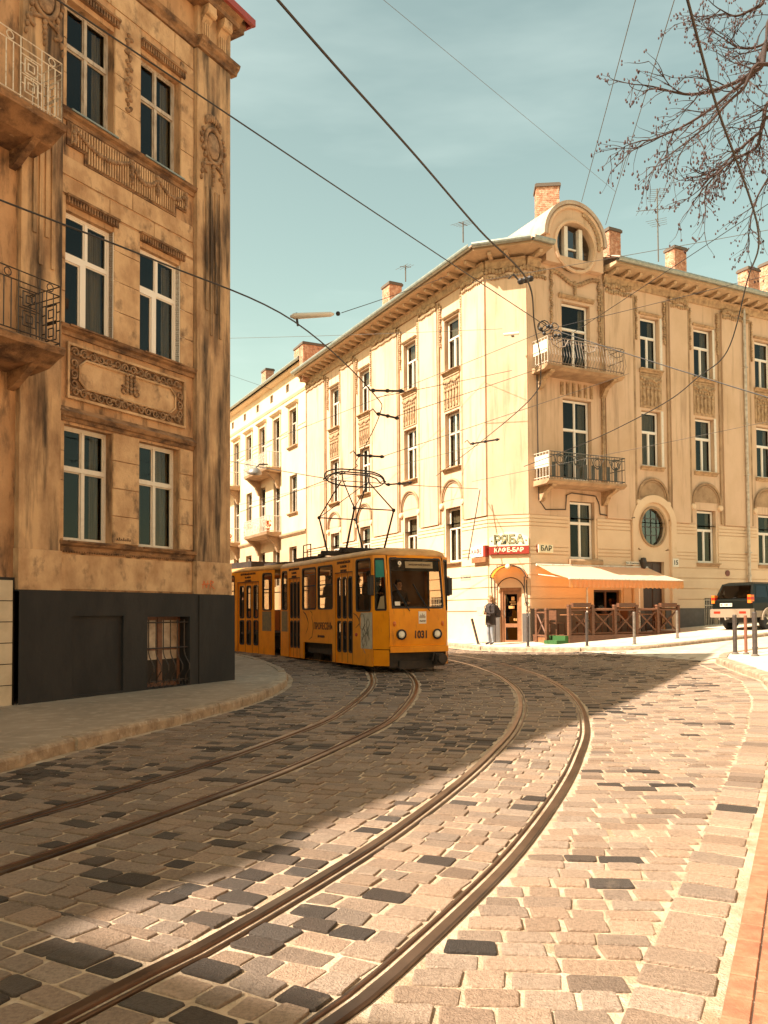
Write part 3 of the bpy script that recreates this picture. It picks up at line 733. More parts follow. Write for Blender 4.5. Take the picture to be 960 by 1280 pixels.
for (a, e, z, t) in ((-2.23, -1.80, 1.03, 1.56), (-1.68, -1.26, 1.03, 1.56), (-2.23, -1.80, .80, .98), (-1.68, -1.26, .80, .98)):
    A('pane', MB().box(a, e, .115, .12, z, t), m_frost, o)
A('pane', MB().box(-2.23, -1.26, .115, .12, .36, .80), m_dark, o)
b = MB()
for k in range(6):
    x = -2.22+k*.19; b.tube([(x, -.10, 1.58), (x, -.10, .95), (x, -.13, .86), (x, -.24, .70), (x, -.24, .60), (x, -.15, .48), (x, -.12, .36)], .012, 5)
for z in (1.52, 1.03, .40): b.tube([(-2.31, -.11, z), (-1.18, -.11, z)], .013, 5)
for k in range(7): b.tube([(-2.24+k*.17+.05*math.cos(a), -.13, .33+.05*math.sin(a)) for a in np.linspace(0, 6.28, 9)[:-1]], .008, 4, True)
A('grille', b, m_iron)
# pale shop cladding beside the plinth
for k in range(7):
    A('cladding_slab', MB().box(-6.4, -5.13, -.10, 0, -.1+k*.335, .22+k*.335, ch=.01), m_palest)
A('cladding_back', MB().box(-6.5, -5.07, -.05, .01, -.3, 2.28), m_plinth)
A('plinth', MB().box(BL, -6.5, -.1, .02, -.3, 2.1), m_palest)
# orange spray scrawl and small dark scribble
m_spray = mat('orange_spray', (.62, .16, .05), .7)
b = MB()
for pts in ([(0, 0), (.03, .17)], [(.03, .17), (.10, .02)], [(.10, .02), (.14, .18)], [(-.02, .09), (.17, .11)], [(.19, 0), (.21, .18)], [(.21, .18), (.29, .15)], [(.29, .15), (.20, .09)], [(.20, .09), (.31, .0)]):
    b.tube([(-.78+x*1.15, -.137, 2.20+z*.95) for x, z in pts], .010, 4)
A('graffiti', b, m_spray)
b = MB()
for k in range(7): b.tube([(-2.95+k*.05, -.037, 3.03), (-2.935+k*.05, -.037, 3.07+.02*(k % 2)), (-2.92+k*.05, -.037, 3.035)], .006, 4)
A('scribble', b, m_dark)
# balconies
def railing_panel(b, x0, x1, z0, h, y, dirx=True, t=.011):
    P = lambda a, z: (a, y, z) if dirx else (y, a, z)
    bar = lambda p, q: b.tube([P(*p), P(*q)], t, 4)
    for z in (z0+.06, z0+h-.16, z0+h): bar((x0, z), (x1, z))
    n = max(1, round((x1-x0)/.36)); w = (x1-x0)/n
    for i in range(n+1): bar((x0+w*i, z0+.0), (x0+w*i, z0+h))
    for i in range(n):
        a = x0+w*i; c = a+w/2
        if i % 2 == 0:
            for j in range(2):
                zc = z0+.28+j*.30; s = w*.30
                for r_ in (s, s*.5):
                    q = [(c-r_, zc-r_), (c+r_, zc-r_), (c+r_, zc+r_), (c-r_, zc+r_)]
                    for e in range(4): bar(q[e], q[(e+1) % 4])
                for dx, dz in ((1, 0), (-1, 0)): bar((c+dx*s, zc), (c+dx*w/2, zc))
                bar((c, zc+s), (c, zc+.16)); bar((a, zc+.15), (a+w, zc+.15))
        else:
            b.tube([P(c+.06*math.cos(k), z0+h-.08+.06*math.sin(k)) for k in np.linspace(0, 6.28, 11)[:-1]], t*.9, 4, True)
            bar((a+w*.33, z0+.06), (a+w*.33, z0+h-.16)); bar((a+w*.66, z0+.06), (a+w*.66, z0+h-.16))
for z, im in ((9.55, m_iron_w), (5.92, m_iron)):
    b = MB(); pr = [(0, z-.34), (.55, z-.28), (.80, z-.16), (.92, z-.12), (.95, z-.03), (.92, z), (0, z)]
    b.rings([[(s, -o, q) for o, q in pr] for s in (-8.7, -4.84)]); o = A('balcony', b, m_ad)
    for s in (-5.15, -8.4):
        c = MB(); c.extr([(s-.06, -.0, z-.62), (s-.06, -.15, z-.58), (s-.06, -.62, z-.28), (s-.06, 0, z-.30)], (.12, 0, 0)); A('bracket', c, m_ad, o)
    r = MB(); railing_panel(r, -8.65, -4.90, z, .98, -.88); railing_panel(r, -.88, -.02, z, .98, -4.90, False); railing_panel(r, -.88, -.02, z, .98, -8.65, False); A('railing', r, im, o)
A('gable', MB().extr([(-22.3, -.10, 14.68), (-21.0, -.10, 14.68), (-21.0, -.10, 15.4), (-21.3, -.10, 15.8), (-22.0, -.10, 15.8), (-22.3, -.10, 15.4)], (0, .9, 0)), m_ad)
# taller neighbouring block further up the street (out of frame, throws the near shadow)
nb = empty('neighbouring_house', tuple(fpt((np.array([PA[0], PA[1], 0]), FA[1]), -26.05, 0, 0)), FA[1], 'tall plain ochre house adjoining the ornate corner house', 'building')
b = MB(); hs = [(-2.5-k*3, -1.4-k*3, z, t) for k in range(4) for z, t in zip((2.9, 6.6, 10.3, 13.9), (4.9, 8.6, 12.3, 15.9))]
b.wall(-14, 0, -.3, 18.6, hs, -1.2, .2); b.box(-14, 0, -1.1, 10, 18.6, 18.7); b.poly([(0, -1.2, -.3), (0, 10, -.3), (0, 10, 18.6), (0, -1.2, 18.6)]); b.poly([(-14, -1.2, -.3), (-14, 10, -.3), (-14, 10, 18.6), (-14, -1.2, 18.6)]); b.build('wall', m_aw, nb)
b = MB(); b.box(-14.3, .3, -1.6, 10.3, 18.7, 19.0); b.build('cornice', m_ad, nb)
for (a, e, z, t) in hs: window(nb, FL0, a, e, z, t, -1.05, 'T4', m_frame, 'sides')
b = MB(); b.box(-13.9, -.1, -.6, -.5, 0, 18); b.build('interior', m_dark, nb)
# ------------------------------------------------------------------ the cream corner house with the café
uL = np.array([.45735, -.88929]); uR = np.array([.88929, .45735]); uC = uL+uR; uC = uC/np.hypot(*uC)
PC1 = np.array([3.951, 31.6]); CW = 1.53; PC2 = PC1+uC*CW
m_bw = mat('cream_stucco', (.62, .42, .275), .9, c2=(.50, .325, .19), sc2=.55, lo=.45, hi=.75, c3=(.27, .165, .092), sc3=1.1, lo3=.53, hi3=.82, stretch=(1, 1, .6), stretch3=(3, 3, .25), bump=.25, bsc=18)
m_bl = mat('pale_ground_floor_paint', (.71, .515, .335), .85, c2=(.64, .445, .28), sc2=.7, c3=(.56, .395, .23), sc3=2, lo3=.62, hi3=.85, bump=.2, bsc=20)
m_bs = mat('stained_and_edge_shade_stucco', (.44, .285, .16), .9, c2=(.27, .165, .09), sc2=2.0, c3=(.20, .125, .075), sc3=3, lo3=.6, hi3=.85, bump=.5, bsc=26)
m_borna = mat('relief_cream', (.46, .30, .165), .9, c2=(.24, .145, .078), sc2=6, lo=.40, hi=.68)
m_bpl = mat('grey_plinth', (.13, .112, .098), .85, c2=(.10, .085, .072), sc2=3)
m_bsoff = mat('eaves_timber', (.52, .36, .215), .85, c2=(.40, .27, .16), sc2=3)
houseB = empty('corner_house', (PC1[0], PC1[1], 0), 0, 'cream three-storey corner house with a round dormer and a cafe at street level', 'building')
def lf(P, u): return (np.array([P[0]-PC1[0], P[1]-PC1[1], 0.0]), math.atan2(u[1], u[0]))
FLf, FCf, FRf = lf(PC1, uL), lf(PC1, uC), lf(PC2, uR)
def B(name, b, mt, F, par=None, **k):
    if par is not None: return b.build(name, mt, par, **k)
    return b.build(name, mt, houseB, tuple(F[0]), F[1], **k)
LL, LR = 18.1, 27.0
S = {1: (3.73, 5.96), 2: (7.58, 9.87), 3: (11.56, 13.72)}
COLS_L = [-2.50, -6.02, -10.63, -14.27]; COLS_R = [9.25, 13.0, 16.8, 20.6, 24.4]
TOPB = 15.05
WW = 1.12
def win_col_holes(c, rows=(1, 2, 3), w=WW): return [(c-w/2, c+w/2, *S[r]) for r in rows]
# ---- left wall
holes = [h for c in COLS_L for h in win_col_holes(c)]
bas = [(-4.3, -3.1, 1.35, 2.35), (-8.6, -7.4, 1.35, 2.35), (-12.8, -11.6, 1.35, 2.35)]
B('wall', MB().wall(-LL, 0, 5.30, TOPB, [h for h in holes if h[2] > 5.3], 0, .24).wall(-LL, 0, -.2, 5.30, [], 50, .24), m_bw, FLf)
def lower_wall(F, a0, a1, hol):
    cut = [(h[0], h[1], max(h[2], -.2), min(h[3], 5.30)) for h in hol]
    return B('lower_wall', MB().wall(a0, a1, -.2, 5.30, cut, 0, .24), m_bl, F)
B0 = [h for h in holes if h[2] < 5.3]
# upper part of tall ground-floor windows crosses the paint line at 5.30
houseB.children[-1].data.clear_geometry()
me = MB().wall(-LL, 0, 5.30, TOPB, [(h[0], h[1], max(h[2], 5.30), h[3]) for h in holes], 0, .24).mesh('wall', False, m_bw); houseB.children[-1].data = me
lower_wall(FLf, -LL, 0, B0+bas)
# ---- canted corner and right wall
B('wall', MB().wall(0, CW, 5.30, TOPB, [], 0, .2), m_bw, FCf)
doorh = (.42, 1.22, .50, 2.62)
lower_wall(FCf, 0, CW, [doorh])
BAYW = (1.66, 3.06)
BAYZ = {2: (6.75, 9.90), 3: (10.95, 13.66)}
ovc, ovz, ovx, ovr = 6.20, 5.13, .67, .76
rh = [h for c in COLS_R for h in win_col_holes(c)] + [(6.2-.52, 6.2+.52, *S[2]), (6.2-.52, 6.2+.52, *S[3])] + [(BAYW[0], BAYW[1], *BAYZ[2]), (BAYW[0], BAYW[1], *BAYZ[3]), (1.93, 3.15, *S[1])]
ovh = (ovc-.85, ovc+.85, ovz-.95, ovz+.95); dh = (5.62, 6.78, .80, 3.72); cafew = (3.05, 4.45, 1.55, 2.55); base_w = (9.0, 9.85, .98, 2.25)
B('wall', MB().wall(0, LR, 5.30, TOPB, [(h[0], h[1], max(h[2], 5.30), h[3]) for h in rh]+[(ovh[0], ovh[1], 5.30, ovh[3])], 0, .24), m_bw, FRf)
lower_wall(FRf, 0, LR, [h for h in rh if h[2] < 5.3]+[(ovh[0], ovh[1], ovh[2], 5.30), dh, cafew, base_w])
# interior darkness and far walls
B('interior', MB().box(-LL+.1, -.5, .9, 1.0, -.1, 15), m_dark, FLf); B('interior', MB().box(.6, LR-.1, .9, 1.0, -.1, 15), m_dark, FRf); B('interior', MB().box(.1, CW-.1, .7, .75, -.1, 5), m_dark, FCf)
B('rear_wall', MB().box(LR, LR+.1, 0, 12, -.2, TOPB), m_bw, FRf); B('rear_wall', MB().box(-LL-.1, -LL, .0, 12, -.2, TOPB+1), m_bw, FLf)
# ---- ornament sets shared by every window column
def column_set(F, c, wmain=WW, rows=(1, 2, 3), fr1=None, st=('T3', 'T4', 'T3'), arch=True, fms=None):
    a, e = c-wmain/2, c+wmain/2; fms = fms or (m_frame, m_frame, m_frame)
    for r in rows:
        window(houseB, F, a+.04, e-.04, S[r][0]+.02, S[r][1]-.03, .17, st[r-1], fms[r-1], 'full' if F is FLf else None)
        z = S[r][0]
        b = MB(); moulding(b, a-.10, e+.10, [(0, z-.16), (.05, z-.15), (.08, z-.07), (.17, z-.05), (.17, z-.005), (0, z-.005)]); B('window_sill', b, m_bs if r == 1 else m_borna, F)
    # plain hood over the top window
    if 3 in rows:
        z = S[3][1]; b = MB(); moulding(b, a-.06, e+.06, [(0, z+.06), (.05, z+.06), (.10, z+.12), (.10, z+.15), (0, z+.16)]); B('lintel', b, m_borna, F)
        for s_ in (a-.25, e+.25):
            g = MB()
            for k in range(17): g.blob((s_+.02*math.sin(k*1.7), -.05, 14.42-k*.105), .07-.0018*k, .06, .062, 6, 4)
            B('garland_drop', g, m_borna, F, smooth=True)
    if 2 in rows and 3 in rows:      # relief panel between the upper windows
        z0, z1 = S[2][1]+.10, S[3][0]-.20
        b = MB(); b.box(a-.06, e+.06, -.03, .01, z0, z1); p = B('relief_panel', b, m_borna, F)
        q = MB(); n = 5; w = (e-a)/n
        for k in range(n):
            x = a+w*(k+.5); q.box(x-.055, x+.055, -.075, -.03, z0+.10, z0+.72); q.blob((x, -.06, z0+.80), .085, .05, .07); q.box(x-.03, x+.03, -.10, -.07, z0+.28, z0+.48)
        for k in range(9): q.blob((a+(e-a)*k/8, -.05, z1-.20-.10*math.sin(k*math.pi/4)**2), .075, .055, .07)
        for k in range(7): q.blob((a+.08+(e-a-.16)*k/6, -.05, z1-.42), .05, .05, .07)
        q.box(a-.06, e+.06, -.06, -.03, z1-.05, z1); B('relief', q, m_borna, F, p)
    if arch:
        cz, r = 6.28, .80; b = MB(); pts = arch_pts(c, cz, r, -.15, math.pi+.15, 18)
        b.tube([(x, -.06, z) for x, z in pts], .055, 6); b.tube([(x, -.03, z) for x, z in arch_pts(c, cz, r-.10, 0, math.pi, 18)], .03, 5)
        o = B('arch_hood', b, m_bs, F)
        f = MB(); f.poly([(x, -.012, z) for x, z in arch_pts(c, cz, r-.08, 0, math.pi, 18)]); B('tympanum', f, m_bs if F is FRf else m_bw, F, o)
        for s_ in (-1, 1): B('roundel', MB().lathe([(0, -.12), (.11, -.11), (.135, -.07), (.135, .0)], 12, (c+s_*r, 0, cz-.20), 'y'), m_bl, F, o)
for c in COLS_L: column_set(FLf, c)
for c in COLS_R: column_set(FRf, c, st=('T3', 'T3', 'T3'), fms=(m_frame_pvc, m_frame_pvc, m_frame_pvc))
column_set(FRf, 6.2, 1.04, (2, 3), arch=True, st=('T3', 'T3', 'T3'), fms=(m_frame_pvc,)*3)
# surround bands (white plaster jambs) of the upper windows on the right wall
for c in [6.2]+COLS_R:
    for r in (2, 3):
        b = MB(); b.box(c+WW/2+.0, c+WW/2+.12, -.012, .0, S[r][0], S[r][1]+.04); B('jamb', b, m_frame, FRf)
# pilaster strips between the columns
def strip(F, s0, s1, z0=5.36, z1=14.55, out=.09, mt=None):
    b = MB(); b.box(s0, s1, -out, .01, z0, z1); o = B('pilaster', b, mt or m_bw, F)
    q = MB(); x = s0+.05
    while x < s1-.03:
        q.blob((x, -out-.03, 14.62+.05*math.sin(x*9)), .09, .07, .12, 6, 4); q.blob((x+.04, -out-.02, 14.42-.05*abs(math.sin(x*5))), .07, .06, .09, 6, 4); x += .13
    B('frieze_relief', q, m_borna, F, o, smooth=True); return o
for s0, s1 in ((-1.55, -.0), (-5.0, -3.55), (-9.55, -7.1), (-13.2, -11.75), (-LL+.05, -15.5)): strip(FLf, s0, s1)
for s0, s1 in ((3.75, 5.2), (7.25, 8.25), (10.3, 11.95), (14.1, 15.7), (17.9, 19.5), (21.7, 23.3)): strip(FRf, s0, s1)
strip(FCf, .0, CW, out=.03)
strip(FRf, .0, .95, out=.02)
for s in (-5.16, -9.71, -13.36, -1.71, -3.52, -7.07, -11.72, -15.46): B('edge_shade_strip', MB().box(s, s+.13, -.075, 0, 5.4, 14.6), m_bs, FLf)  # dark strips put the shading of pilaster and window edges into colour
for s in (5.23, 7.08, 8.27, 10.1, 11.97, 13.92): B('edge_shade_strip', MB().box(s, s+.11, -.065, 0, 5.4, 14.5), m_bs, FRf)  # same edge shading as dark strips on the right wall
for s in (3.55, 3.62): B('fillet', MB().box(s, s+.05, -.10, 0, 6.6, 14.4), m_borna, FRf)
# ---- plaster courses of the ground floor
def courses(F, a0, a1, hol, zs, mt=None, out=.036):
    for z0, z1 in zs:
        xs = [(a0, a1)]
        for h in hol:
            if h[2] < z1-.01 and h[3] > z0+.01:
                n = []
                for (p, q) in xs:
                    if h[1] <= p or h[0] >= q: n.append((p, q)); continue
                    if h[0]-p > .05: n.append((p, h[0]))
                    if q-h[1] > .05: n.append((h[1], q))
                xs = n
        if not xs: continue
        for (p, q) in xs: B('plaster_course', MB().box(p, q, -out, .004, z0+.017, z1-.017), mt or m_bl, F)
Z = [(1.75, 2.20), (2.20, 2.64), (2.64, 3.08), (3.08, 3.50), (3.50, 3.86), (3.86, 4.0), (4.0, 4.14), (4.14, 4.92), (4.92, 5.06), (5.06, 5.20), (5.20, 5.34)]
exp = lambda H, m_=.10: [(h[0]-m_, h[1]+m_, h[2]-.17 if h[2] > 3 else h[2]-.05, h[3]+.12) for h in H]
courses(FLf, -LL+.02, -.002, exp(B0+bas), Z); courses(FCf, .002, CW-.002, [(.30, 1.36, 0, 3.2)], Z)
courses(FRf, .01, LR, exp([h for h in rh if h[2] < 5.3]+[cafew])+[(4.95, 7.45, 0, 6.4)]+[(9.0, 9.85, .5, 2.3)], Z)
B('plinth', MB().wall(-LL, -.0, -.2, 1.66, [(h[0], h[1], h[2], 1.66) for h in bas], -.05, .06), m_bl, FLf); B('plinth', MB().box(0, .40, -.05, .01, -.2, 1.66).box(1.24, CW, -.05, .01, -.2, 1.66), m_bpl, FCf)
B('plinth', MB().wall(0, LR, -.2, 1.80, [(h[0], h[1], max(h[2], -.2), 1.80) for h in (dh, cafew, base_w)], -.05, .06).box(0, 5.6, -.06, .0, 1.79, 1.83).box(6.8, LR, -.06, 0, 1.79, 1.83), m_bpl, FRf)
# basement windows with bars
for (F, hs) in ((FLf, bas), (FRf, [base_w])):
    for h in hs:
        o = B('basement_window', MB().box(h[0], h[1], .18, .22, h[2], h[3]), m_dark, F)
        b = MB(); n = 9
        for k in range(n+1): x = h[0]+(h[1]-h[0])*k/n; b.tube([(x, -.05, h[2]), (x, -.05, h[3]-.02)], .012, 4)
        for z in (h[2]+.08, h[3]-.30, h[3]-.08): b.tube([(h[0], -.05, z), (h[1], -.05, z)], .014, 4)
        B('bars', b, m_iron_w, F, o)
# ---- bay with balconies
for r in (2, 3):
    window(houseB, FRf, BAYW[0]+.04, BAYW[1]-.04, BAYZ[r][0]+.02, BAYZ[r][1]-.03, .17, 'T4' if r == 2 else 'T3', m_frame_pvc, 'one')
window(houseB, FRf, 1.96, 3.12, S[1][0]+.02, S[1][1]-.03, .17, 'T4', m_frame_pvc, 'one')
b = MB(); moulding(b, 1.80, 3.40, [(0, 3.45), (.12, 3.47), (.18, 3.55), (.18, 3.66), (.14, 3.72), (0, 3.72)]); B('window_sill', b, m_bs, FRf)
b = MB(); moulding(b, 1.5, 3.22, [(0, 13.76), (.06, 13.78), (.12, 13.86), (.12, 13.92), (0, 13.94)]); B('lintel', b, m_borna, FRf)
g = MB()
for s_ in (1.15, 3.5):
    for k in range(26): g.blob((s_+.03*math.sin(k*1.6), -.05, 14.75-k*.105), .085-.0015*k, .06, .065, 6, 4)
for k in range(16): t = k/15; g.blob((1.25+2.1*t, -.05, 14.55+.18*math.cos(t*6.28)), .11, .07, .09)
for k in range(7): g.blob((2.3, -.06, 14.45-k*.10), .09-.006*k, .06, .07)
B('garland', g, m_bs, FRf, smooth=True)
q = MB()
for k in range(6): q.box(1.55+k*.29, 1.68+k*.29, -.05, 0, 10.0, 10.5); q.box(1.59+k*.29, 1.64+k*.29, -.08, -.04, 10.12, 10.38)
B('relief_panel', q, m_borna, FRf)
def balcony(z, s0, s1, out, style):
    b = MB(); pr = [(0, z-.20), (out-.15, z-.17), (out-.05, z-.10), (out, z-.08), (out, z-.0), (0, z)]
    b.rings([[(s, -o, q) for o, q in pr] for s in (s0, s1)]); o = B('balcony', b, m_bs, FRf)
    for s in (s0+.35, s1-.35):
        c = MB(); c.extr([(s-.10, 0, z-.75), (s-.10, -.16, z-.70), (s-.10, -.35, z-.42), (s-.10, -out+.15, z-.24), (s-.10, -out+.12, z-.17), (s-.10, 0, z-.17)], (.20, 0, 0)); B('bracket', c, m_borna, FRf, o)
    r = MB(); w = MB(); h = 1.02; bulge = .16 if style == 'bow' else 0
    yb = lambda t: -out+.06-bulge*math.sin(math.pi*min(max(t, 0), 1))**.7*0
    n = int((s1-s0)/.13)
    for k in range(n+1):
        x = s0+.05+(s1-s0-.1)*k/n
        r.tube([(x, -out+.05, z), (x, -out+.05-bulge, z+.30), (x, -out+.05, z+h)] if bulge else [(x, -out+.05, z), (x, -out+.05, z+h)], .011, 4)
    for zz in (z+.08, z+h-.02, z+h-.14): r.tube([(s0+.05, -out+.05, zz), (s1-.05, -out+.05, zz)], .018, 4)
    for s in (s0+.05, s1-.05):
        wm = w if s < 2 else r
        for zz in (z+.08, z+h-.02, z+h*.55): wm.tube([(s, -out+.05, zz), (s, 0, zz)], .018, 4)
        for k in range(6): y = -out+.05+(out-.05)*k/5; wm.tube([(s, y, z), (s, y, z+h)], .013, 4)
    if style == 'rings':
        for k in range(4):
            cx = s0+.55+(s1-s0-1.1)*k/3
            for rr in (.20, .13): r.tube([(cx+rr*math.cos(a), -out+.04, z+h-.30+rr*math.sin(a)) for a in np.linspace(0, 6.283, 15)[:-1]], .016, 4, True)
            r.tube([(cx-.3, -out+.035, z+h-.16), (cx-.18, -out+.035, z+h-.45), (cx, -out+.035, z+h-.55), (cx+.18, -out+.035, z+h-.45), (cx+.3, -out+.035, z+h-.16)], .016, 4)
    else:
        for k in range(3):
            x = s0+.5+k*(s1-s0-1)/2; r.tube([(x-.45, -out-.03, z+h-.08), (x-.28, -out-.05, z+h-.34), (x, -out-.06, z+h-.44), (x+.28, -out-.05, z+h-.34), (x+.45, -out-.03, z+h-.08)], .02, 4)
    B('railing', r, m_iron_g if style == 'rings' else mat('grey_iron', (.26, .21, .165), .6, c2=(.14, .09, .06), sc2=12), FRf, o); B('sunlit_end_railing', w, m_iron_w, FRf, o)  # left end in white iron: sunlight on that side put into its colour
    p = MB(); p.box(s0+.055, s0+.07, -out+.1, -.05, z+.45, z+.9); B('sunlit_end_panel', p, m_frame, FRf, o)  # white left panel likewise carries the sunlight in its colour
    if style == 'rings':
        p = MB()
        for k in range(9): x = s0+.2+(s1-s0-.4)*k/9; p.box(x, x+.17, -out+.075, -out+.085, z+.1, z+h-.4)
        B('slat', p, m_iron_g, FRf, o)
balcony(10.82, .20, 3.95, .95, 'bow'); balcony(6.58, .20, 3.95, .95, 'rings')
# ---- doorway with the oval window
b = MB(); n = 32
out = [(ovh[0] if abs(math.cos(t)) > abs(math.sin(t)) and math.cos(t) < 0 else 0, 0) for t in [0]]
outer, inner = [], []
for k in range(n):
    t = 2*math.pi*k/n; c_, s_ = math.cos(t), math.sin(t); m_ = max(abs(c_)/.85, abs(s_)/.95)
    outer.append((ovc+c_/m_, -.004, ovz+s_/m_)); inner.append((ovc+ovx*c_, -.004, ovz+ovr*s_))
b.ringplate(outer, inner, (0, .25, 0)); B('oval_surround', b, m_bl, FRf)
b = MB(); b.tube([(ovc+(ovx+.03)*math.cos(t), -.03, ovz+(ovr+.03)*math.sin(t)) for t in np.linspace(0, 6.283, 33)[:-1]], .05, 6, True); o = B('oval_window', b, m_bs, FRf)
p = MB(); p.poly([(ovc+ovx*math.cos(t), .12, ovz+ovr*math.sin(t)) for t in np.linspace(0, 6.283, 33)[:-1]]); B('pane', p, m_glass_d, FRf, o)
p = MB()
for k in (-.30, 0, .30): zz = ovr*math.sqrt(1-(k/ovx)**2); p.box(ovc+k-.018, ovc+k+.018, .10, .13, ovz-zz, ovz+zz)
for k in (-.34, 0, .34): xx = ovx*math.sqrt(1-(k/ovr)**2); p.box(ovc-xx, ovc+xx, .102, .128, ovz+k-.018, ovz+k+.018)
B('glazing_bars', p, m_iron, FRf, o)
b = MB(); b.box(5.0, 5.30, -.12, 0, .6, 5.2, ch=.03); b.box(7.10, 7.42, -.12, 0, .6, 5.2, ch=.03)
o_, i_ = arch_pts(ovc, 5.2, 1.21, 0, math.pi, 20), arch_pts(ovc, 5.2, .92, 0, math.pi, 20)
for k in range(20):
    b.extr([(o_[k][0], -.12, o_[k][1]), (o_[k+1][0], -.12, o_[k+1][1]), (i_[k+1][0], -.12, i_[k+1][1]), (i_[k][0], -.12, i_[k][1])], (0, .125, 0))
B('door_surround', b, m_bl, FRf)
m_door = mat('dark_brown_door', (.075, .038, .022), .5, c2=(.045, .022, .013), sc2=6, stretch=(6, 1, .4))
b = MB(); b.box(5.62, 6.78, .16, .22, .8, 3.72); b.box(5.62, 6.78, .10, .16, 2.95, 3.05); d = B('door', b, m_door, FRf)
for k in (5.70, 6.26):
    for z0, z1 in ((1.0, 1.6), (1.75, 2.8), (3.15, 3.62)): B('door_panel', MB().box(k, k+.44, .13, .165, z0, z1, ch=.02), m_door, FRf, d)
B('handle', MB().tube([(6.24, .13, 1.85), (6.24, .06, 1.85), (6.16, .06, 1.85)], .012, 6), m_zinc, FRf, d)
# café window behind the terrace
window(houseB, FRf, cafew[0]+.02, cafew[1]-.02, cafew[2], cafew[3], .12, 'S2', mat('brown_frame', (.12, .055, .03), .6), 'none')
# ---- eaves: frieze, modillions, gutter, roof
def eaves(F, s0, s1, ov=.80, e0=0.0, e1=0.0, gut=True):
    b = MB(); pr = [(0, 14.72), (.06, 14.72), (.10, 14.80), (.13, 14.96), (.20, 15.02), (0, 15.06)]
    moulding(b, s0, s1, pr); B('frieze', b, m_borna, F)
    b = MB(); b.rings([[(s0-e0*o, -o, z) for o, z in ((0, 15.12), (ov, 15.22), (ov, 15.32), (0, 15.36))], [(s1+e1*o, -o, z) for o, z in ((0, 15.12), (ov, 15.22), (ov, 15.32), (0, 15.36))]]); B('soffit', b, m_bsoff, F)
    k = s0+.25
    while k < s1-.1:
        c = MB(); c.extr([(k-.07, 0, 14.98), (k-.07, -.40, 15.02), (k-.07, -.60, 15.07), (k-.07, -.62, 15.17), (k-.07, 0, 15.13)], (.14, 0, 0)); B('modillion', c, m_bsoff, F); k += .62
    if gut:
        g = MB(); g.rings([[(s-(e0 if s == s0 else -e1)*ov, -ov-.10+.12*math.cos(a), 15.40+.12*math.sin(a)) for a in np.linspace(math.pi*.9, math.pi*2.1, 9)] for s in (s0, s1)], False, False, closed=False); B('gutter', g, m_zinc, F)
t8 = math.tan(math.pi/8)
eaves(FLf, -LL, 0, e1=t8); eaves(FCf, 0, CW, e0=t8, e1=t8); eaves(FRf, 0, .62, e0=t8); eaves(FRf, 3.72, LR)
def roofslab(F, s0, s1, e0, e1, dep=6.0, rise=2.7, mt=None):
    b = MB(); b.poly([(s0, -.88, 15.40), (s1, -.88, 15.40), (s1+e1, dep, 15.40+rise), (s0+e0, dep, 15.40+rise)]); b.poly([(s0, -.88, 15.34), (s1, -.88, 15.34), (s1, -.88, 15.40), (s0, -.88, 15.40)])
    o = B('roof', b, mt or m_tile, F)
    return o
roofslab(FLf, -LL, .36, 0, -2.6); roofslab(FCf, -.36, CW+.36, 2.4, -2.4, 5.6, 2.55); 
rz_ = lambda y: 15.40+(y+.88)*2.7/6.88
for q_ in ([(-.36, -.88), (.62, -.88), (.62, 1.71)], [(.62, .06), (3.62, .06), (3.62, 6), (2.24, 6), (.62, 1.71)], [(3.62, -.88), (LR, -.88), (LR, 6), (3.62, 6)]): B('roof', MB().poly([(s_, y_, rz_(y_)) for s_, y_ in q_]), m_tile, FRf)
b = MB(); b.poly([(-LL, 6, 18.1), (-2, 6, 18.1), (-2, 12, 15.4), (-LL, 12, 15.4)]); B('roof', b, m_tile, FLf); b = MB(); b.poly([(2, 6, 18.1), (LR, 6, 18.1), (LR, 12, 15.4), (2, 12, 15.4)]); B('roof', b, m_tile, FRf)
# roof edge tiles (a row of real tiles along the right eaves)
b = MB(); k = 3.8
while k < LR: b.rings([[(k+.11+.10*math.cos(a), -.92, 15.44+.06*math.sin(a)) for a in np.linspace(0, math.pi, 6)], [(k+.11+.10*math.cos(a), -.2, 15.75+.06*math.sin(a)) for a in np.linspace(0, math.pi, 6)]], True, True, closed=False); k += .23
o = B('eaves_tiles', b, m_roofmetal, FRf); o['kind'] = 'stuff'
# ---- round dormer
dc, dz, R0 = 2.12, 15.72, 1.40
b = MB(); n = 28; outer = []; inner = []
wr = .92
for k in range(n+1):
    a = math.pi*k/n; outer.append((dc+R0*math.cos(a), 15.95+R0*math.sin(a)))
oo = [(dc+R0, 14.95)]+outer+[(dc-R0, 14.95)]; m_ = len(oo); ii = []
for (x, z) in oo: t = math.atan2(z-dz, x-dc); ii.append((dc+wr*math.cos(t), dz+wr*1.02*math.sin(t)))
b.ringplate([(x, -.30, z) for x, z in oo], [(x, -.30, z) for x, z in ii], (0, .34, 0)); dm = B('dormer', b, m_bw, FRf)
q = MB()
for k in range(n):
    q.extr([(outer[k][0], -.40, outer[k][1]), (outer[k+1][0], -.40, outer[k+1][1]), (dc+(outer[k+1][0]-dc)*1.10, -.40, 15.95+(outer[k+1][1]-15.95)*1.10), (dc+(outer[k][0]-dc)*1.10, -.40, 15.95+(outer[k][1]-15.95)*1.10)], (0, 3.2, .0))
B('barrel_roof', q, m_roofmetal, FRf, dm)
q = MB(); q.tube([(dc+(R0-.10)*math.cos(a), -.33, 15.95+(R0-.10)*math.sin(a)) for a in np.linspace(0, math.pi, 24)], .07, 6); q.tube([(dc+(wr+.06)*math.cos(a), -.33, dz+(wr+.06)*math.sin(a)) for a in np.linspace(0, 6.283, 33)[:-1]], .07, 6, True); B('moulding', q, m_bw, FRf, dm)
q = MB()
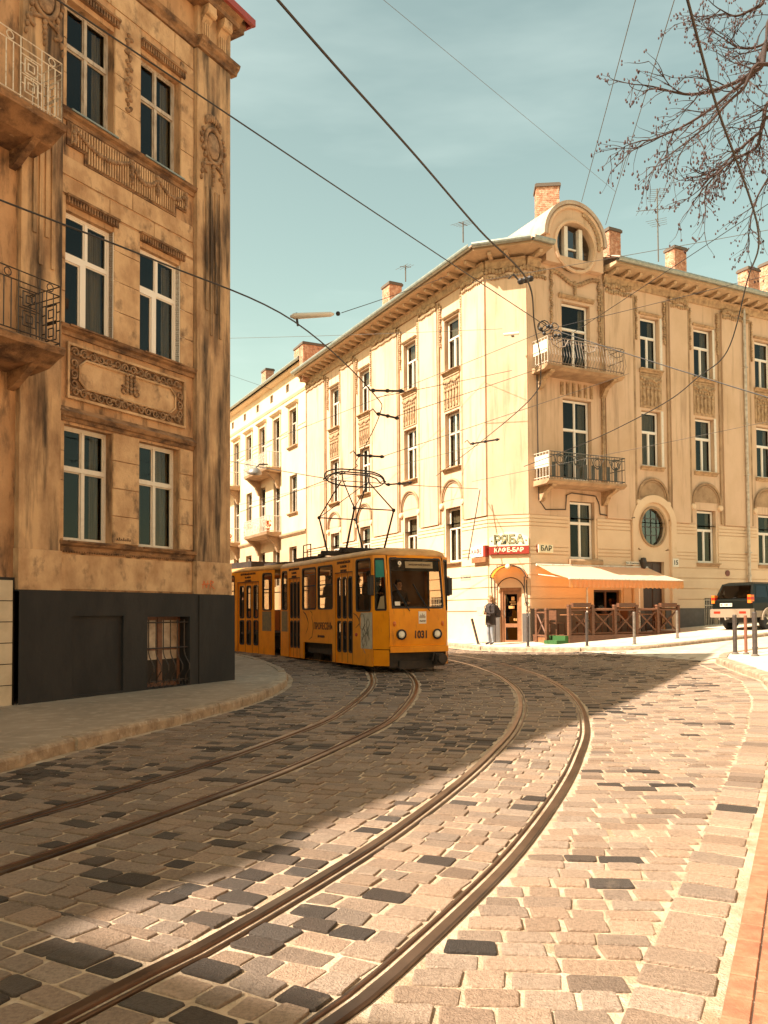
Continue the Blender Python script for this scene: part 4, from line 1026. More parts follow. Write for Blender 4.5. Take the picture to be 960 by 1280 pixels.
for x in (-.40, .32): q.box(dc+x-.06, dc+x+.11, -.22, .0, dz-.78, dz+.78)
q.box(dc-.24, dc+.20, -.12, -.06, dz-.06, dz+.0); B('mullion', q, m_frame, FRf, dm)
q = MB(); q.poly([(dc+wr*math.cos(a), -.05, dz+wr*math.sin(a)) for a in np.linspace(0, 6.283, 25)[:-1]]); B('pane', q, m_glass_d, FRf, dm)
q = MB(); q.box(dc-.9, dc+.9, .3, .35, dz-.9, dz+.9); B('interior', q, m_dark, FRf, dm)
q = MB()
for k in range(18): a = -.1+k*.075; q.blob((dc+1.18*math.cos(a), -.33, 15.95+1.18*math.sin(a)), .10+.03*math.sin(k*3), .05, .09)
B('flaking_plaster', q, m_bs, FRf, dm)
# ---- chimneys on the roof
for px0, px1, pt, Y, zb in ((666, 701, 234, 34.6, 16.4), (752, 775, 288, 36.5, 16.4), (832, 857, 311, 38.2, 16.6), (923, 948, 337, 40.0, 16.6), (950, 975, 330, 41.5, 16.6)):
    p0, p1 = at(px0, pt, Y), at(px1, pt, Y); w = np.hypot(*(p1-p0)[:2]); c = (p0+p1)/2
    chimney(houseB, c[0]-PC1[0], c[1]-PC1[1], zb, c[2], w*.80, w*.62, math.radians(27) if px0 > 700 else math.radians(-5))
p = at(490, 356, 42.5); chimney(houseB, p[0]-PC1[0], p[1]-PC1[1], 16.5, p[2], .8, .7, FLf[1])
chimney(houseB, *fpt(FLf, -LL+.35, .6, 0)[:2], 14.9, 17.1, .55, 2.2, FLf[1])
# firewall brick parapet between the houses
b = MB(); b.extr([(-LL, -.3, 15.3), (-LL, 2.2, 16.9), (-LL, 2.2, 17.3), (-LL, -.1, 16.0)], (.3, 0, 0)); B('firewall', b, m_cbrick, FLf)
# ---- down pipe, plates, number, lamp, small sign
b = MB(); b.tube([(11.62, -.16, 14.9), (11.62, -.16, 3.2)], .065, 8); b.tube([(11.62, -.16, 3.2), (11.62, -.16, .9)], .072, 8)
for z in (4.2, 7.6, 9.8, 12.3): b.box(11.52, 11.72, -.24, 0, z, z+.05)
b.lathe([(.075, 3.15), (.09, 3.17), (.09, 3.25), (.075, 3.27)], 10, (11.62, -.16, 0)); B('downpipe', b, mat('weathered_zinc_pipe', (.60, .53, .44), .45, c2=(.36, .28, .21), sc2=5, metal=.35), FRf)
b = MB(); b.tube([(-LL+.12, -.10, 15.1), (-LL+.12, -.10, 2.0)], .05, 6); B('downpipe', b, m_bs, FLf)
m_plate = mat('white_enamel', (.72, .64, .52), .4); m_black = mat('black_lettering', (.018, .014, .012), .6)
o = B('number_plate', MB().box(7.12, 7.44, -.150, -.125, 3.52, 3.86), m_plate, FRf)
inst('lettering', text_mesh('15', .26, m_black, .006), o, (7.28, -.151, 3.69))
o = B('street_plate', MB().box(4.6, 5.28, -.148, -.125, 3.56, 3.68), m_plate, FRf); inst('lettering', text_mesh('вул. Винниченка', .085, m_black), o, (4.94, -.150, 3.62))
b = MB(); b.lathe([(.0, 3.86), (.10, 3.84), (.14, 3.66), (.09, 3.44), (.03, 3.40), (0, 3.40)], 10, (5.46, -.20, 0)); b.box(5.43, 5.49, -.2, 0, 3.70, 3.76); B('door_lamp', b, m_iron, FRf)
b = MB(); b.lathe([(0, -.06), (.13, -.06), (.13, 0), (0, 0)], 14, (10.4, -.01, 3.32), 'y'); B('survey_marker', b, mat('rust_red_disc', (.17, .05, .03), .6), FRf)
# wall cables looping on the bay
b = MB(); b.tube([(.42, -.04, 11.0), (.42, -.04, 8.2), (.44, -.04, 5.9), (.75, -.04, 5.55), (1.7, -.04, 5.6), (1.75, -.04, 6.15), (2.0, -.04, 6.25), (3.2, -.04, 6.2), (3.35, -.04, 5.9), (3.4, -.04, 5.5), (4.9, -.04, 5.4), (5.1, -.14, 5.45)], .022, 5); B('wall_cable', b, m_iron, FRf)
# steps of uneven paint / peeling plaster at the paint line
# ------------------------------------------------------------------ the paler house further down the tram street
m_cw = mat('pale_cream_stucco', (.72, .56, .37), .9, c2=(.62, .45, .28), sc2=.5, c3=(.46, .32, .19), sc3=.9, lo3=.62, hi3=.85, stretch=(1, 1, .6), stretch3=(2, 2, .3), bump=.2, bsc=14)
m_cb = mat('sandy_rendered_base', (.55, .39, .235), .9, c2=(.44, .30, .18), sc2=1.5, bump=.3, bsc=14)
PCc = PC1-uL*(LL+.02); FCc = (np.zeros(3), 0.0)
houseC = empty('terraced_house', (PCc[0], PCc[1], 0), math.atan2(uL[1], uL[0]), 'pale plastered house with paired iron balconies beyond the cream corner house', 'building')
def Cc(name, b, mt, par=None, **k): return b.build(name, mt, par or houseC, **k)
LC = 34.0
off = LL+.02
cx = [-20.35, -23.2, -25.95, -28.7, -31.5, -34.6, -37.4, -40.2, -43.0, -45.8, -48.6]; cx = [c+off for c in cx]
rows = ((11.70, 13.95), (7.72, 9.98), (3.4, 5.70)); ww = 1.22
bal_pairs = [(1, 2), (4, 5), (7, 8)]
door_c = {i for p in bal_pairs for i in p}
hs = []
for i, c in enumerate(cx):
    for r, (z, t) in enumerate(rows):
        zz = z-.95 if (i in door_c and r < 2) else z
        hs.append((c-ww/2, c+ww/2, zz, t, r))
at_h = [(c-.95-.25, c-.95+.25, 15.15, 15.65) for c in cx]
Cc('wall', MB().wall(-LC, 0, 6.5, 16.4, [h[:4] for h in hs if h[4] < 2]+at_h, 0, .22), m_cw); Cc('lower_wall', MB().wall(-LC, 0, -.3, 6.5, [h[:4] for h in hs if h[4] == 2], -.03, .25), m_cb)
Cc('interior', MB().box(-LC+.1, -.1, .9, 1, 0, 16), m_dark); Cc('rear_wall', MB().box(-LC, 0, 10, 10.1, -.3, 16.4), m_cw); Cc('rear_wall', MB().box(-LC-.1, -LC, 0, 10, -.3, 16.4), m_cw)
for h in hs:
    window(houseC, FCc, h[0]+.03, h[1]-.03, h[2]+.02, h[3]-.02, .16, 'T3', m_frame_old, None)
    if h[4] == 0:
        b = MB(); moulding(b, h[0]-.25, h[1]+.25, [(0, h[3]+.18), (.10, h[3]+.2), (.22, h[3]+.30), (.22, h[3]+.36), (0, h[3]+.4)]); b.box(h[0]-.16, h[0]-.04, -.05, 0, h[2], h[3]+.18); b.box(h[1]+.04, h[1]+.16, -.05, 0, h[2], h[3]+.18); Cc('window_surround', b, m_cw)
    if h[4] < 2 and h[2] in (rows[0][0], rows[1][0]):
        b = MB(); moulding(b, h[0]-.15, h[1]+.15, [(0, h[2]-.16), (.10, h[2]-.12), (.16, h[2]-.06), (.16, h[2]), (0, h[2])]); Cc('window_sill', b, m_bs)
for a in at_h: Cc('attic_vent', MB().box(a[0], a[1], .12, .16, a[2], a[3]), m_dark)
for z, o in ((6.45, .16), (14.75, .10), (16.2, .30)):
    b = MB(); moulding(b, -LC, 0, [(0, z-.14), (o*.4, z-.12), (o, z), (o, z+.10), (0, z+.14)]); Cc('string_course', b, m_cw if z > 7 else m_bs)
for z in (12.5, 12.75):
    for i in range(len(cx)-1): Cc('band', MB().box(cx[i+1]+.75, cx[i]-.75, -.03, .01, z, z+.10), m_cw)
Cc('band', MB().box(cx[0]+.75, -.02, -.03, .01, 12.5, 12.6), m_cw); Cc('band', MB().box(cx[0]+.75, -.02, -.03, .01, 12.75, 12.85), m_cw)
for (i, j) in bal_pairs:
    s0, s1 = cx[j]-.85, cx[i]+.85
    for z in (10.72, 6.75):
        b = MB(); pr = [(0, z-.30), (.7, z-.25), (.95, z-.14), (1.0, z), (0, z)]; b.rings([[(s, -o, q) for o, q in pr] for s in (s0, s1)]); o = Cc('balcony', b, m_bs)
        for s in (s0+.4, s1-.4):
            c = MB(); c.extr([(s-.13, 0, z-1.25), (s-.13, -.15, z-1.2), (s-.13, -.35, z-.7), (s-.13, -.85, z-.28), (s-.13, 0, z-.28)], (.26, 0, 0)); Cc('bracket', c, m_bs, o)
        r = MB(); n = int((s1-s0)/.14)
        for k in range(n+1): x = s0+.05+(s1-s0-.1)*k/n; r.tube([(x, -.95, z), (x, -1.02, z+.3), (x, -.95, z+1.0)], .012, 4)
        for s in (s0+.05, s1-.05):
            for k in range(6): r.tube([(s, -.95+k*.18, z), (s, -.95+k*.18, z+1.0)], .012, 4)
            for zz in (z+.06, z+.98): r.tube([(s, -.95, zz), (s, 0, zz)], .02, 4)
        for zz in (z+.06, z+.82, z+.98): r.tube([(s0+.05, -.95, zz), (s1-.05, -.95, zz)], .02, 4)
        for k in range(5): x = s0+.5+k*(s1-s0-1)/4; r.tube([(x+.16*math.cos(a), -.98, z+.5+.16*math.sin(a)) for a in np.linspace(0, 6.28, 11)[:-1]], .014, 4, True)
        Cc('railing', r, m_iron_w, o)
# roof with ribs
b = MB(); b.poly([(-LC, -.45, 16.35), (0, -.45, 16.35), (0, 5, 19.6), (-LC, 5, 19.6)]); b.poly([(-LC, 5, 19.6), (0, 5, 19.6), (0, 10, 16.35), (-LC, 10, 16.35)]); rf = Cc('roof', b, mat('dark_roof', (.11, .065, .042), .8, c2=(.19, .12, .08), sc2=2, stretch=(3, 1, 1)))
b = MB(); k = -LC
while k < 0: b.tube([(k, -.45, 16.37), (k, 5, 19.62)], .04, 4); k += .8
o = Cc('roof_ribs', b, m_soot, rf); o['kind'] = 'stuff'
b = MB(); b.tube([(-LC, -.5, 16.36), (0, -.5, 16.36)], .09, 6); Cc('gutter', b, m_zinc)
for s, z in ((-6.5, 19.2), (-13, 19.4)): chimney(houseC, s, 2.2, 16.8, z, .9, .6, 0)
# potted plants on the balconies (orange flowers, dark shrubs)
m_pot = mat('terracotta_pot', (.42, .17, .08), .8); m_flower = mat('orange_flowers', (.70, .18, .04), .7); m_leaf = mat('dull_green_leaf', (.07, .085, .035), .8)
def pot(s, d, z, fm, label, grp=None, h=.55):
    p = fpt((np.array([PCc[0], PCc[1], 0]), houseC.rotation_euler[2]), s, d, z); t = empty('potted_plant', p, 0, label, 'plant', grp)
    MB().lathe([(.10, 0), (.13, .22), (.15, .22), (.15, .26), (0, .26)], 10).build('pot', m_pot, t)
    f = MB(); r = random.Random(int(s*10))
    for k in range(60):
        a, e, q = r.uniform(0, 6.28), r.uniform(0, 1), r.uniform(.0, .22); c = (q*math.cos(a), q*math.sin(a), .3+e*h); w = .05
        f.poly([(c[0]-w, c[1], c[2]), (c[0], c[1]-w*.5, c[2]+w), (c[0]+w, c[1], c[2]+.01), (c[0], c[1]+w*.6, c[2]-w*.6)])
    f.build('foliage', fm, t)
pot(cx[1]+.3, -.7, 6.75, m_flower, 'orange flowering pot plant on the lower iron balcony', h=.45)
pot(cx[4]-.1, -.7, 6.75, m_leaf, 'tall dark leafy pot plant on a lower balcony beyond the flowers', h=.9)
pot(cx[4]+.5, -.7, 6.75, m_flower, 'small orange pot plant beside the tall dark leafy plant', h=.3)
# ------------------------------------------------------------------ plain added houses, out of view, shaping sky fill, bounce and reflections
m_ow = mat('sandy_stucco', (.60, .42, .255), .9, c2=(.48, .32, .19), sc2=.7, c3=(.34, .22, .13), sc3=1.2, lo3=.6, hi3=.85, bump=.2, bsc=16)
def added_house(P, u, length, depth, h, label):
    t = empty('unseen_house', (P[0], P[1], 0), math.atan2(u[1], u[0]), label, 'building')
    hs = [(1.2+k*2.6, 2.3+k*2.6, z, z+2.0) for k in range(int((length-1.5)/2.6)) for z in (2.2, 5.9, 9.6)]
    b = MB(); b.wall(0, length, -.5, h, hs, 0, .2); b.poly([(0, 0, -.5), (0, depth, -.5), (0, depth, h), (0, 0, h)]); b.poly([(length, 0, -.5), (length, depth, -.5), (length, depth, h), (length, 0, h)]); b.poly([(0, depth, -.5), (length, depth, -.5), (length, depth, h), (0, depth, h)]); b.build('wall', m_ow, t)
    b = MB(); b.rings([[(-.4, -.5, h), (length+.4, -.5, h), (length+.4, depth+.4, h), (-.4, depth+.4, h)], [(-.4, -.5, h+.25), (length+.4, -.5, h+.25), (length+.4, depth+.4, h+.25), (-.4, depth+.4, h+.25)], [(2, depth/2-.5, h+2.6), (length-2, depth/2-.5, h+2.6), (length-2, depth/2+.5, h+2.6), (2, depth/2+.5, h+2.6)]]); b.build('roof', m_tile, t)
    MB().box(.3, length-.3, .9, 1.0, 0, h-.2).build('interior', m_dark, t)
    for q in hs: window(t, FCc, q[0], q[1], q[2], q[3], .14, 'T4', m_frame, 'sides')
    for z in (5.1, 8.8, 12.5):
        b = MB(); moulding(b, 0, length, [(0, z-.1), (.10, z-.06), (.14, z), (0, z+.05)]); b.build('string_course', m_borna, t)
# facade faces the street (towards -x); local +y points into the block
added_house((-13.8, 35.0), (-.457, .889), 24, 9, 12.4, 'unseen sandy stucco house added on the tram street to block low sky in reflections')  # added and hidden from view, closes off the bright horizon the glass reflects
added_house((13.2, 17.0), (-.30, -.954), 17, 9, 13.5, 'unseen sandy stucco house added behind the bare tree to bounce light'); added_house((8.0, -.6), (-.40, -.9165), 16, 9, 14.5, 'unseen sandy stucco house added next to the one behind the bare tree')  # both added out of view to cut sky fill and bounce warm light
# ------------------------------------------------------------------ the tram
m_ty = mat('tram_yellow', (.78, .275, .006), .36, c2=(.62, .19, .004), sc2=2.2, lo=.42, hi=.75, c3=(.16, .055, .016), sc3=3.2, lo3=.60, hi3=.86, stretch=(1, 1, .8), stretch3=(2.4, 2.4, .5), bump=.06, bsc=8, spec=.3)
m_ty2 = mat('tram_roof_paint', (.66, .36, .12), .5, c2=(.50, .25, .08), sc2=3, c3=(.22, .12, .06), sc3=4, lo3=.6, hi3=.8)
m_rub = mat('black_rubber', (.014, .012, .011), .6); m_under = mat('grimy_underframe', (.022, .016, .012), .8, c2=(.05, .032, .02), sc2=6)
m_tg = glass('tram_glass', (.66, .60, .50), .008); m_tgd = glass('tram_glass_dim', (.45, .40, .34), .05)
m_chrome = mat('headlamp_ring', (.45, .42, .38), .3, metal=.8); m_lens = mat('headlamp_lens', (.75, .68, .55), .15, spec=.8); m_signw = mat('sign_white', (.74, .66, .55), .5)
m_txt = mat('dark_brown_lettering', (.055, .020, .010), .6); m_green = mat('green_sunstrip', (.015, .20, .16), .5); m_art = mat('advert_panel', (.50, .43, .33), .6, c2=(.34, .30, .24), sc2=6, lo=.4, hi=.7)
HD = math.radians(27); T0 = np.array([.86, 21.45]); TZ = G(*T0)
tram = empty('tram', (T0[0], T0[1], TZ), HD, 'orange articulated tram with a pantograph rounding the corner', 'tram')
secA = None
def T(name, b, mt, par=None, **k): return b.build(name, mt, par or tram, **k)
def side_map(sg, hw): return lambda a, d, z: (sg*(hw-d), a, z)
def seal_window(par, mp, a0, a1, z0, z1, r=.07, glassm=None, split=None, name='window'):
    """rubber seal ring with rounded corners and panes"""
    out = rrect(a0-.03, a1+.03, z0-.03, z1+.03, r+.02); inn = rrect(a0+.015, a1-.015, z0+.015, z1-.015, r)
    o = MB(); n = len(out)
    for k in range(n):
        j = (k+1) % n
        A_, B_, C_, D_ = out[k], out[j], inn[j], inn[k]
        o.poly([mp(A_[0], -.012, A_[1]), mp(B_[0], -.012, B_[1]), mp(C_[0], -.012, C_[1]), mp(D_[0], -.012, D_[1])]); o.poly([mp(C_[0], -.012, C_[1]), mp(D_[0], -.012, D_[1]), mp(D_[0], .05, D_[1]), mp(C_[0], .05, C_[1])])
        o.poly([mp(A_[0], -.012, A_[1]), mp(B_[0], -.012, B_[1]), mp(B_[0], .0, B_[1]), mp(A_[0], .0, A_[1])])
    w = o.build(name, m_rub, par)
    if split:
        q = MB(); c = [mp(a0, .012, split-.018), mp(a1, .012, split-.018), mp(a1, .012, split+.018), mp(a0, .012, split+.018)]; c2 = [mp(a0, .03, split-.018), mp(a1, .03, split-.018), mp(a1, .03, split+.018), mp(a0, .03, split+.018)]
        q.rings([c, c2]); q.build('glazing_bar', m_rub, w)
        zz = [(z0, split), (split, z1)]
    else: zz = [(z0, z1)]
    for (p0, p1) in zz:
        q = MB(); q.poly([mp(a, .022, z) for a, z in rrect(a0+.005, a1-.005, p0+.004, p1-.004, .03)]); q.build('pane', glassm or m_tg, w)
    return w
def tram_door(par, mp, a0, a1, z0, z1, leaves=3):
    base = MB(); base.wall(a0, a1, z0, z1, [(a0+(a1-a0)*(k+.18)/leaves, a0+(a1-a0)*(k+.82)/leaves, p, q) for k in range(leaves) for p, q in ((z0+.30, z0+1.14), (z0+1.22, z1-.12))], .035, .03, mp)
    d = base.build('door', m_ty, par)
    for k in range(leaves):
        x0, x1 = a0+(a1-a0)*(k+.18)/leaves, a0+(a1-a0)*(k+.82)/leaves
        for p, q in ((z0+.30, z0+1.14), (z0+1.22, z1-.12)): seal_window(d, lambda a, dd, z: mp(a, dd+.035, z), x0+.02, x1-.02, p+.02, q-.02, .06, m_tgd, name='door_window')
        if k: x = a0+(a1-a0)*k/leaves; c = MB(); c.poly([mp(x-.012, .028, z0+.02), mp(x+.012, .028, z0+.02), mp(x+.012, .028, z1-.02), mp(x-.012, .028, z1-.02)]); c.build('door_seam', m_rub, d)
    f = MB()
    for (x0, x1, p, q) in ((a0-.02, a0, z0, z1), (a1, a1+.02, z0, z1), (a0-.02, a1+.02, z1, z1+.02)): f.poly([mp(x0, -.003, p), mp(x1, -.003, p), mp(x1, -.003, q), mp(x0, -.003, q)])
    f.build('door_frame', m_rub, d); return d
ZB, ZR, HWD = .16, 2.98, 1.10
def roof_ring(y, hw, z0=2.98, top=3.20):
    pts = []
    for k in range(13):
        a = math.pi*k/12; x = hw*math.cos(a); pts.append((math.copysign(abs(math.cos(a))**.55, math.cos(a))*hw, y, z0+(top-z0)*math.sin(a)**.7))
    return pts
def body(par, y0, y1, wins, doors, gaps, sides=(-1, 1)):
    """side walls with real openings; wins/doors are (a0,a1,z0,z1)"""
    for sg in sides:
        mp = side_map(sg, HWD); hol = list(wins)+(list(doors) if sg < 0 else [])
        wh = list(wins)+([(d[0], d[1], d[2], d[3]) for d in doors] if sg < 0 else [((d[0]+d[1])/2-.5, (d[0]+d[1])/2+.5, 1.65, 2.85) for d in doors])
        b = MB(); segs = [y0]; lo = []
        # skirt with wheel opening
        cutg = [(g[0], g[1], ZB, g[2]) for g in gaps]
        b.wall(y0, y1, ZB, ZR, wh+cutg, 0, .045, mp); T_ = b.build('side_panel', m_ty, par)
        for w in wins: seal_window(par, mp, w[0], w[1], w[2], w[3], .07, m_tg, w[4] if len(w) > 4 else None)
        if sg < 0:
            for d in doors: tram_door(par, mp, d[0], d[1], d[2], d[3], d[4] if len(d) > 4 else 3)
        else:
            for d in doors: c = (d[0]+d[1])/2; seal_window(par, mp, c-.5, c+.5, 1.65, 2.85, .07, m_tg, 2.35)
class W5(tuple): pass
wA = [(2.93, 3.96, 1.66, 2.86), (4.15, 5.20, 1.66, 2.86)]; dA = [(1.60, 2.72, .16, 2.62), (5.45, 6.38, .16, 2.62)]
_old = MB.wall
def wall5(s, a0, a1, z0, z1, holes, *r, **k): return _old(s, a0, a1, z0, z1, [h[:4] for h in holes], *r, **k)
MB.wall = wall5
wA = [(a, b_, c, d, 2.34) for a, b_, c, d in wA] + [(.50, 1.34, 1.58, 2.90), (6.55, 6.98, 1.66, 2.86)]
body(tram, .36, 7.15, wA, dA, [(2.95, 5.15, .66)])
# cab: tapered corners and front
FWI = .83
zl = [.60, 1.10, 1.58]
for sg in (-1, 1):
    P = lambda t, d, z: (sg*(FWI+(HWD-FWI)*t)-sg*d*.8, .36*t+(.16*max(0, z-1.6)/1.35)*(1-t)+d*.6, z)
    cmap = lambda a, d, z: P(a, d, z)
    b = MB(); b.wall(0, 1, .60, ZR, [(.16, .84, 1.60, 2.88)], 0, .05, cmap); b.wall(0, 1, ZB+.02, .58, [], .01, .05, cmap); T('cab_side', b, m_ty)
    w = seal_window(tram, cmap, .16, .84, 1.60, 2.88, .05, m_tg, name='quarter_window')
    if sg < 0:
        q = MB(); q.poly([cmap(.18, .012, 2.42), cmap(.82, .012, 2.42), cmap(.82, .012, 2.86), cmap(.18, .012, 2.86)]); q.build('sun_strip', m_green, w)
        q = MB(); q.poly([cmap(.30, .03, 1.62), cmap(.75, .03, 1.62), cmap(.55, .03, 1.92), cmap(.30, .03, 1.95)]); q.build('paper_note', m_signw, w)
fz = lambda z: .16*max(0, z-1.6)/1.35-.03*math.sin(math.pi*min(max((z-.6)/1.0, 0), 1))
FWz = lambda z: FWI-.03*max(0, z-1.6)
b = MB(); zs = [.60, .78, .95, 1.15, 1.35, 1.52, 1.62]; rows_ = []
xsn = np.linspace(-1, 1, 11)
for z in zs: rows_.append([(x*FWz(z), fz(z)-.05*(1-x*x), z) for x in xsn])
b.rings(rows_, False, False, closed=False); T('front_panel', b, m_ty, smooth=True)
ws = (1.66, 2.93)
b = MB()
for sg in (-1, 1): b.rings([[(sg*FWz(z), fz(z), z), (sg*(FWz(z)-.075), fz(z)-.012, z), (sg*(FWz(z)-.075), fz(z)+.05, z), (sg*FWz(z), fz(z)+.05, z)] for z in (1.55, 2.0, 2.5, 2.98)])
b.rings([[(x*FWz(z), fz(z)-.05*(1-x*x), z) for x in xsn] for z in (2.92, 2.99)], False, False, closed=False); T('windscreen_frame', b, m_ty)
b = MB(); sz = [1.60, 1.64]
def fpnt(x, z, d=0): return (x, fz(z)-.05*(1-(x/FWz(z))**2)+d, z)
o_ = rrect(-.76, .76, 1.63, 2.93, .07, 5); i_ = rrect(-.725, .725, 1.675, 2.885, .06, 5)
for k in range(len(o_)):
    j = (k+1) % len(o_); b.poly([fpnt(*o_[k], -.014), fpnt(*o_[j], -.014), fpnt(*i_[j], -.014), fpnt(*i_[k], -.014)]); b.poly([fpnt(*i_[k], -.014), fpnt(*i_[j], -.014), fpnt(*i_[j], .03), fpnt(*i_[k], .03)])
wsn = T('windscreen', b, m_rub)
b = MB(); b.rings([[fpnt(x, z, .01) for x in np.linspace(-.73, .73, 9)] for z in (1.67, 2.0, 2.3, 2.6, 2.89)], False, False, closed=False); b.build('pane', m_tg, wsn)
b = MB(); b.rings([[fpnt(x, z, .03) for x in np.linspace(-.72, .72, 9)] for z in (2.58, 2.87)], False, False, closed=False); db = b.build('destination_box', m_rub, wsn)
b = MB(); b.rings([[fpnt(x, z, .024) for x in np.linspace(-.30, .52, 7)] for z in (2.66, 2.83)], False, False, closed=False); b.build('destination_board', m_signw, wsn)
inst('route_number', text_mesh('9', .20, m_signw, .008), wsn, (-.46, fpnt(-.46, 2.75)[1]+.012, 2.745))
for k, tx in enumerate(('ЗАЛІЗНИЧНИЙ ВОКЗАЛ',)): inst('lettering', text_mesh(tx, .055, m_txt), wsn, (.11, fz(2.75)-.045, 2.745))
b = MB()
for x0, x1 in ((-.66, -.28), (-.12, .30)): b.tube([fpnt(x1, 1.56, -.04), fpnt(x0+.06, 2.05, -.03)], .012, 4); b.tube([fpnt(x0-.02, 2.25, -.03), fpnt(x0+.30, 1.72, -.03)], .014, 4)
b.build('wiper', m_rub, wsn)
q = MB(); q.poly([fpnt(-.66, 1.70, .0), fpnt(-.52, 1.70, .0), fpnt(-.52, 1.80, .0), fpnt(-.66, 1.80, .0)]); q.build('sticker', m_signw, wsn)
# lamps, badge, number, bumper
for x in (-.52, .52):
    yy = fpnt(x, .98)[1]; b = MB(); b.lathe([(.13, .02), (.135, -.045), (.105, -.06), (.10, -.03)], 18, (x, yy, .97), 'y'); h = T('headlamp', b, m_rub, smooth=False)
    b = MB(); b.lathe([(.0, -.062), (.05, -.058), (.085, -.045), (.102, -.03)], 16, (x, yy, .97), 'y'); b.build('lens', m_lens, h, smooth=True)
for x in (-.70, .70): T('indicator', MB().blob((x, fpnt(x, 1.22)[1]-.01, 1.24), .045, .03, .07), mat('amber_lamp', (.60, .14, .01), .3))
b = MB(); b.box(-.02, .20, fpnt(.09, 1.39)[1]-.012, fpnt(.09, 1.39)[1]+.02, 1.24, 1.55); bd = T('badge', b, m_signw)
q = MB(); r = random.Random(2)
for k in range(7): x = .0+k*.026; h_ = (.05, .09, .07, .12, .08, .10, .06)[k]; q.box(x, x+.017, fpnt(.09, 1.39)[1]-.016, fpnt(.09, 1.39)[1]-.010, 1.38, 1.38+h_)
q.build('emblem', mat('badge_ink', (.30, .22, .15), .6), bd); inst('lettering', text_mesh('ЛЬВІВ', .06, m_txt, .001), bd, (.09, fpnt(.09, 1.39)[1]-.014, 1.30))
inst('fleet_number', text_mesh('1031', .26, m_txt, .010, sx=.80), tram, (.04, fpnt(0, .95)[1]-.006, .955))
b = MB(); b.rings([[(x*FWI*1.02, fz(.6)-.09-.05*(1-x*x), z) for x in xsn] for z in (.52, .66)]+[[(x*FWI*1.0, fz(.6)+.02-.05*(1-x*x), .69) for x in xsn]], False, False, closed=False); T('bumper', b, m_ty)
b = MB(); b.box(-.80, .80, .06, .5, .14, .53); b.box(-.55, .45, -.02, .1, .10, .30); T('apron', b, m_under)
b = MB(); b.tube([(.42, .1, .36), (.46, -.12, .36), (.50, -.32, .35)], [.07, .09, .11], 8); b.lathe([(.0, -.40), (.13, -.40), (.14, -.34), (.09, -.30), (0, -.30)], 10, (.50, 0, .35), 'y'); b.tube([(.30, .0, .52), (.36, -.2, .50), (.30, -.22, .30), (.38, -.1, .22)], .02, 5); b.tube([(.6, 0, .25), (.66, -.18, .2), (.58, -.2, .4)], .025, 5); b.box(.38, .62, -.25, -.10, .22, .48); T('coupler', b, m_under)
T('skirt_panel', MB().box(-1.105, -1.07, .42, 1.45, .16, .58), m_ty)
for sg in (-1, 1):
    b = MB(); b.box(sg*1.16-.07, sg*1.16+.07, .30, .40, 1.98, 2.44, ch=.02); b.tube([(sg*1.0, .34, 2.46), (sg*1.16, .34, 2.46)], .015, 4); b.tube([(sg*1.0, .34, 1.97), (sg*1.16, .34, 1.97)], .015, 4); T('mirror', b, m_rub)
# roof, floor, cab wall
b = MB(); b.rings([roof_ring(.12, FWI-.04, 2.97, 3.10), roof_ring(.30, HWD-.12, 2.98, 3.17), roof_ring(.5, HWD-.01), roof_ring(7.15, HWD-.01)]); T('roof', b, m_ty2, smooth=True)
T('floor', MB().box(-1.05, 1.05, .5, 7.1, .82, .90), m_under); T('dashboard', MB().box(-.72, .72, .12, .55, 1.30, 1.66), m_under); T('cab_partition', MB().box(-.1, 1.05, 1.48, 1.52, .9, 2.9), mat('cab_lining', (.16, .085, .04), .7))
T('underframe', MB().box(-.95, .95, .5, 7.1, .38, .80), m_under)
def bogie(par, yc):
    o = MB().box(-.75, .75, yc-.85, yc+.85, .30, .55).box(-1.0, -.84, yc-.95, yc+.95, .35, .50).box(.84, 1.0, yc-.95, yc+.95, .35, .50).build('bogie', m_under, par)
    for y in (yc-.65, yc+.65):
        for x in (-.5, .5):
            b = MB(); b.lathe([(.0, -.06), (.22, -.06), (.24, -.04), (.33, -.04), (.345, -.0), (.345, .07), (0, .07)], 20, (x*1.0+(-.30 if x < 0 else .30), y, .345), 'x'); b.build('wheel', m_under, o)
    return o
bogie(tram, 4.05)
for y in (2.2, 2.9, 3.7, 4.5, 5.3): T('seat', MB().box(.30, .98, y, y+.42, 1.25, 1.33).box(.30, .98, y+.38, y+.46, 1.3, 2.08), mat('seat_brown', (.16, .07, .035), .7))
b = MB()
for x in (-.55, .55): b.tube([(x, .8, 2.75), (x, 7, 2.75)], .016, 5)
for y in (2.8, 4.1, 5.4): b.tube([(-.55, y, .9), (-.55, y, 2.95)], .016, 5)
T('handrail', b, m_chrome)
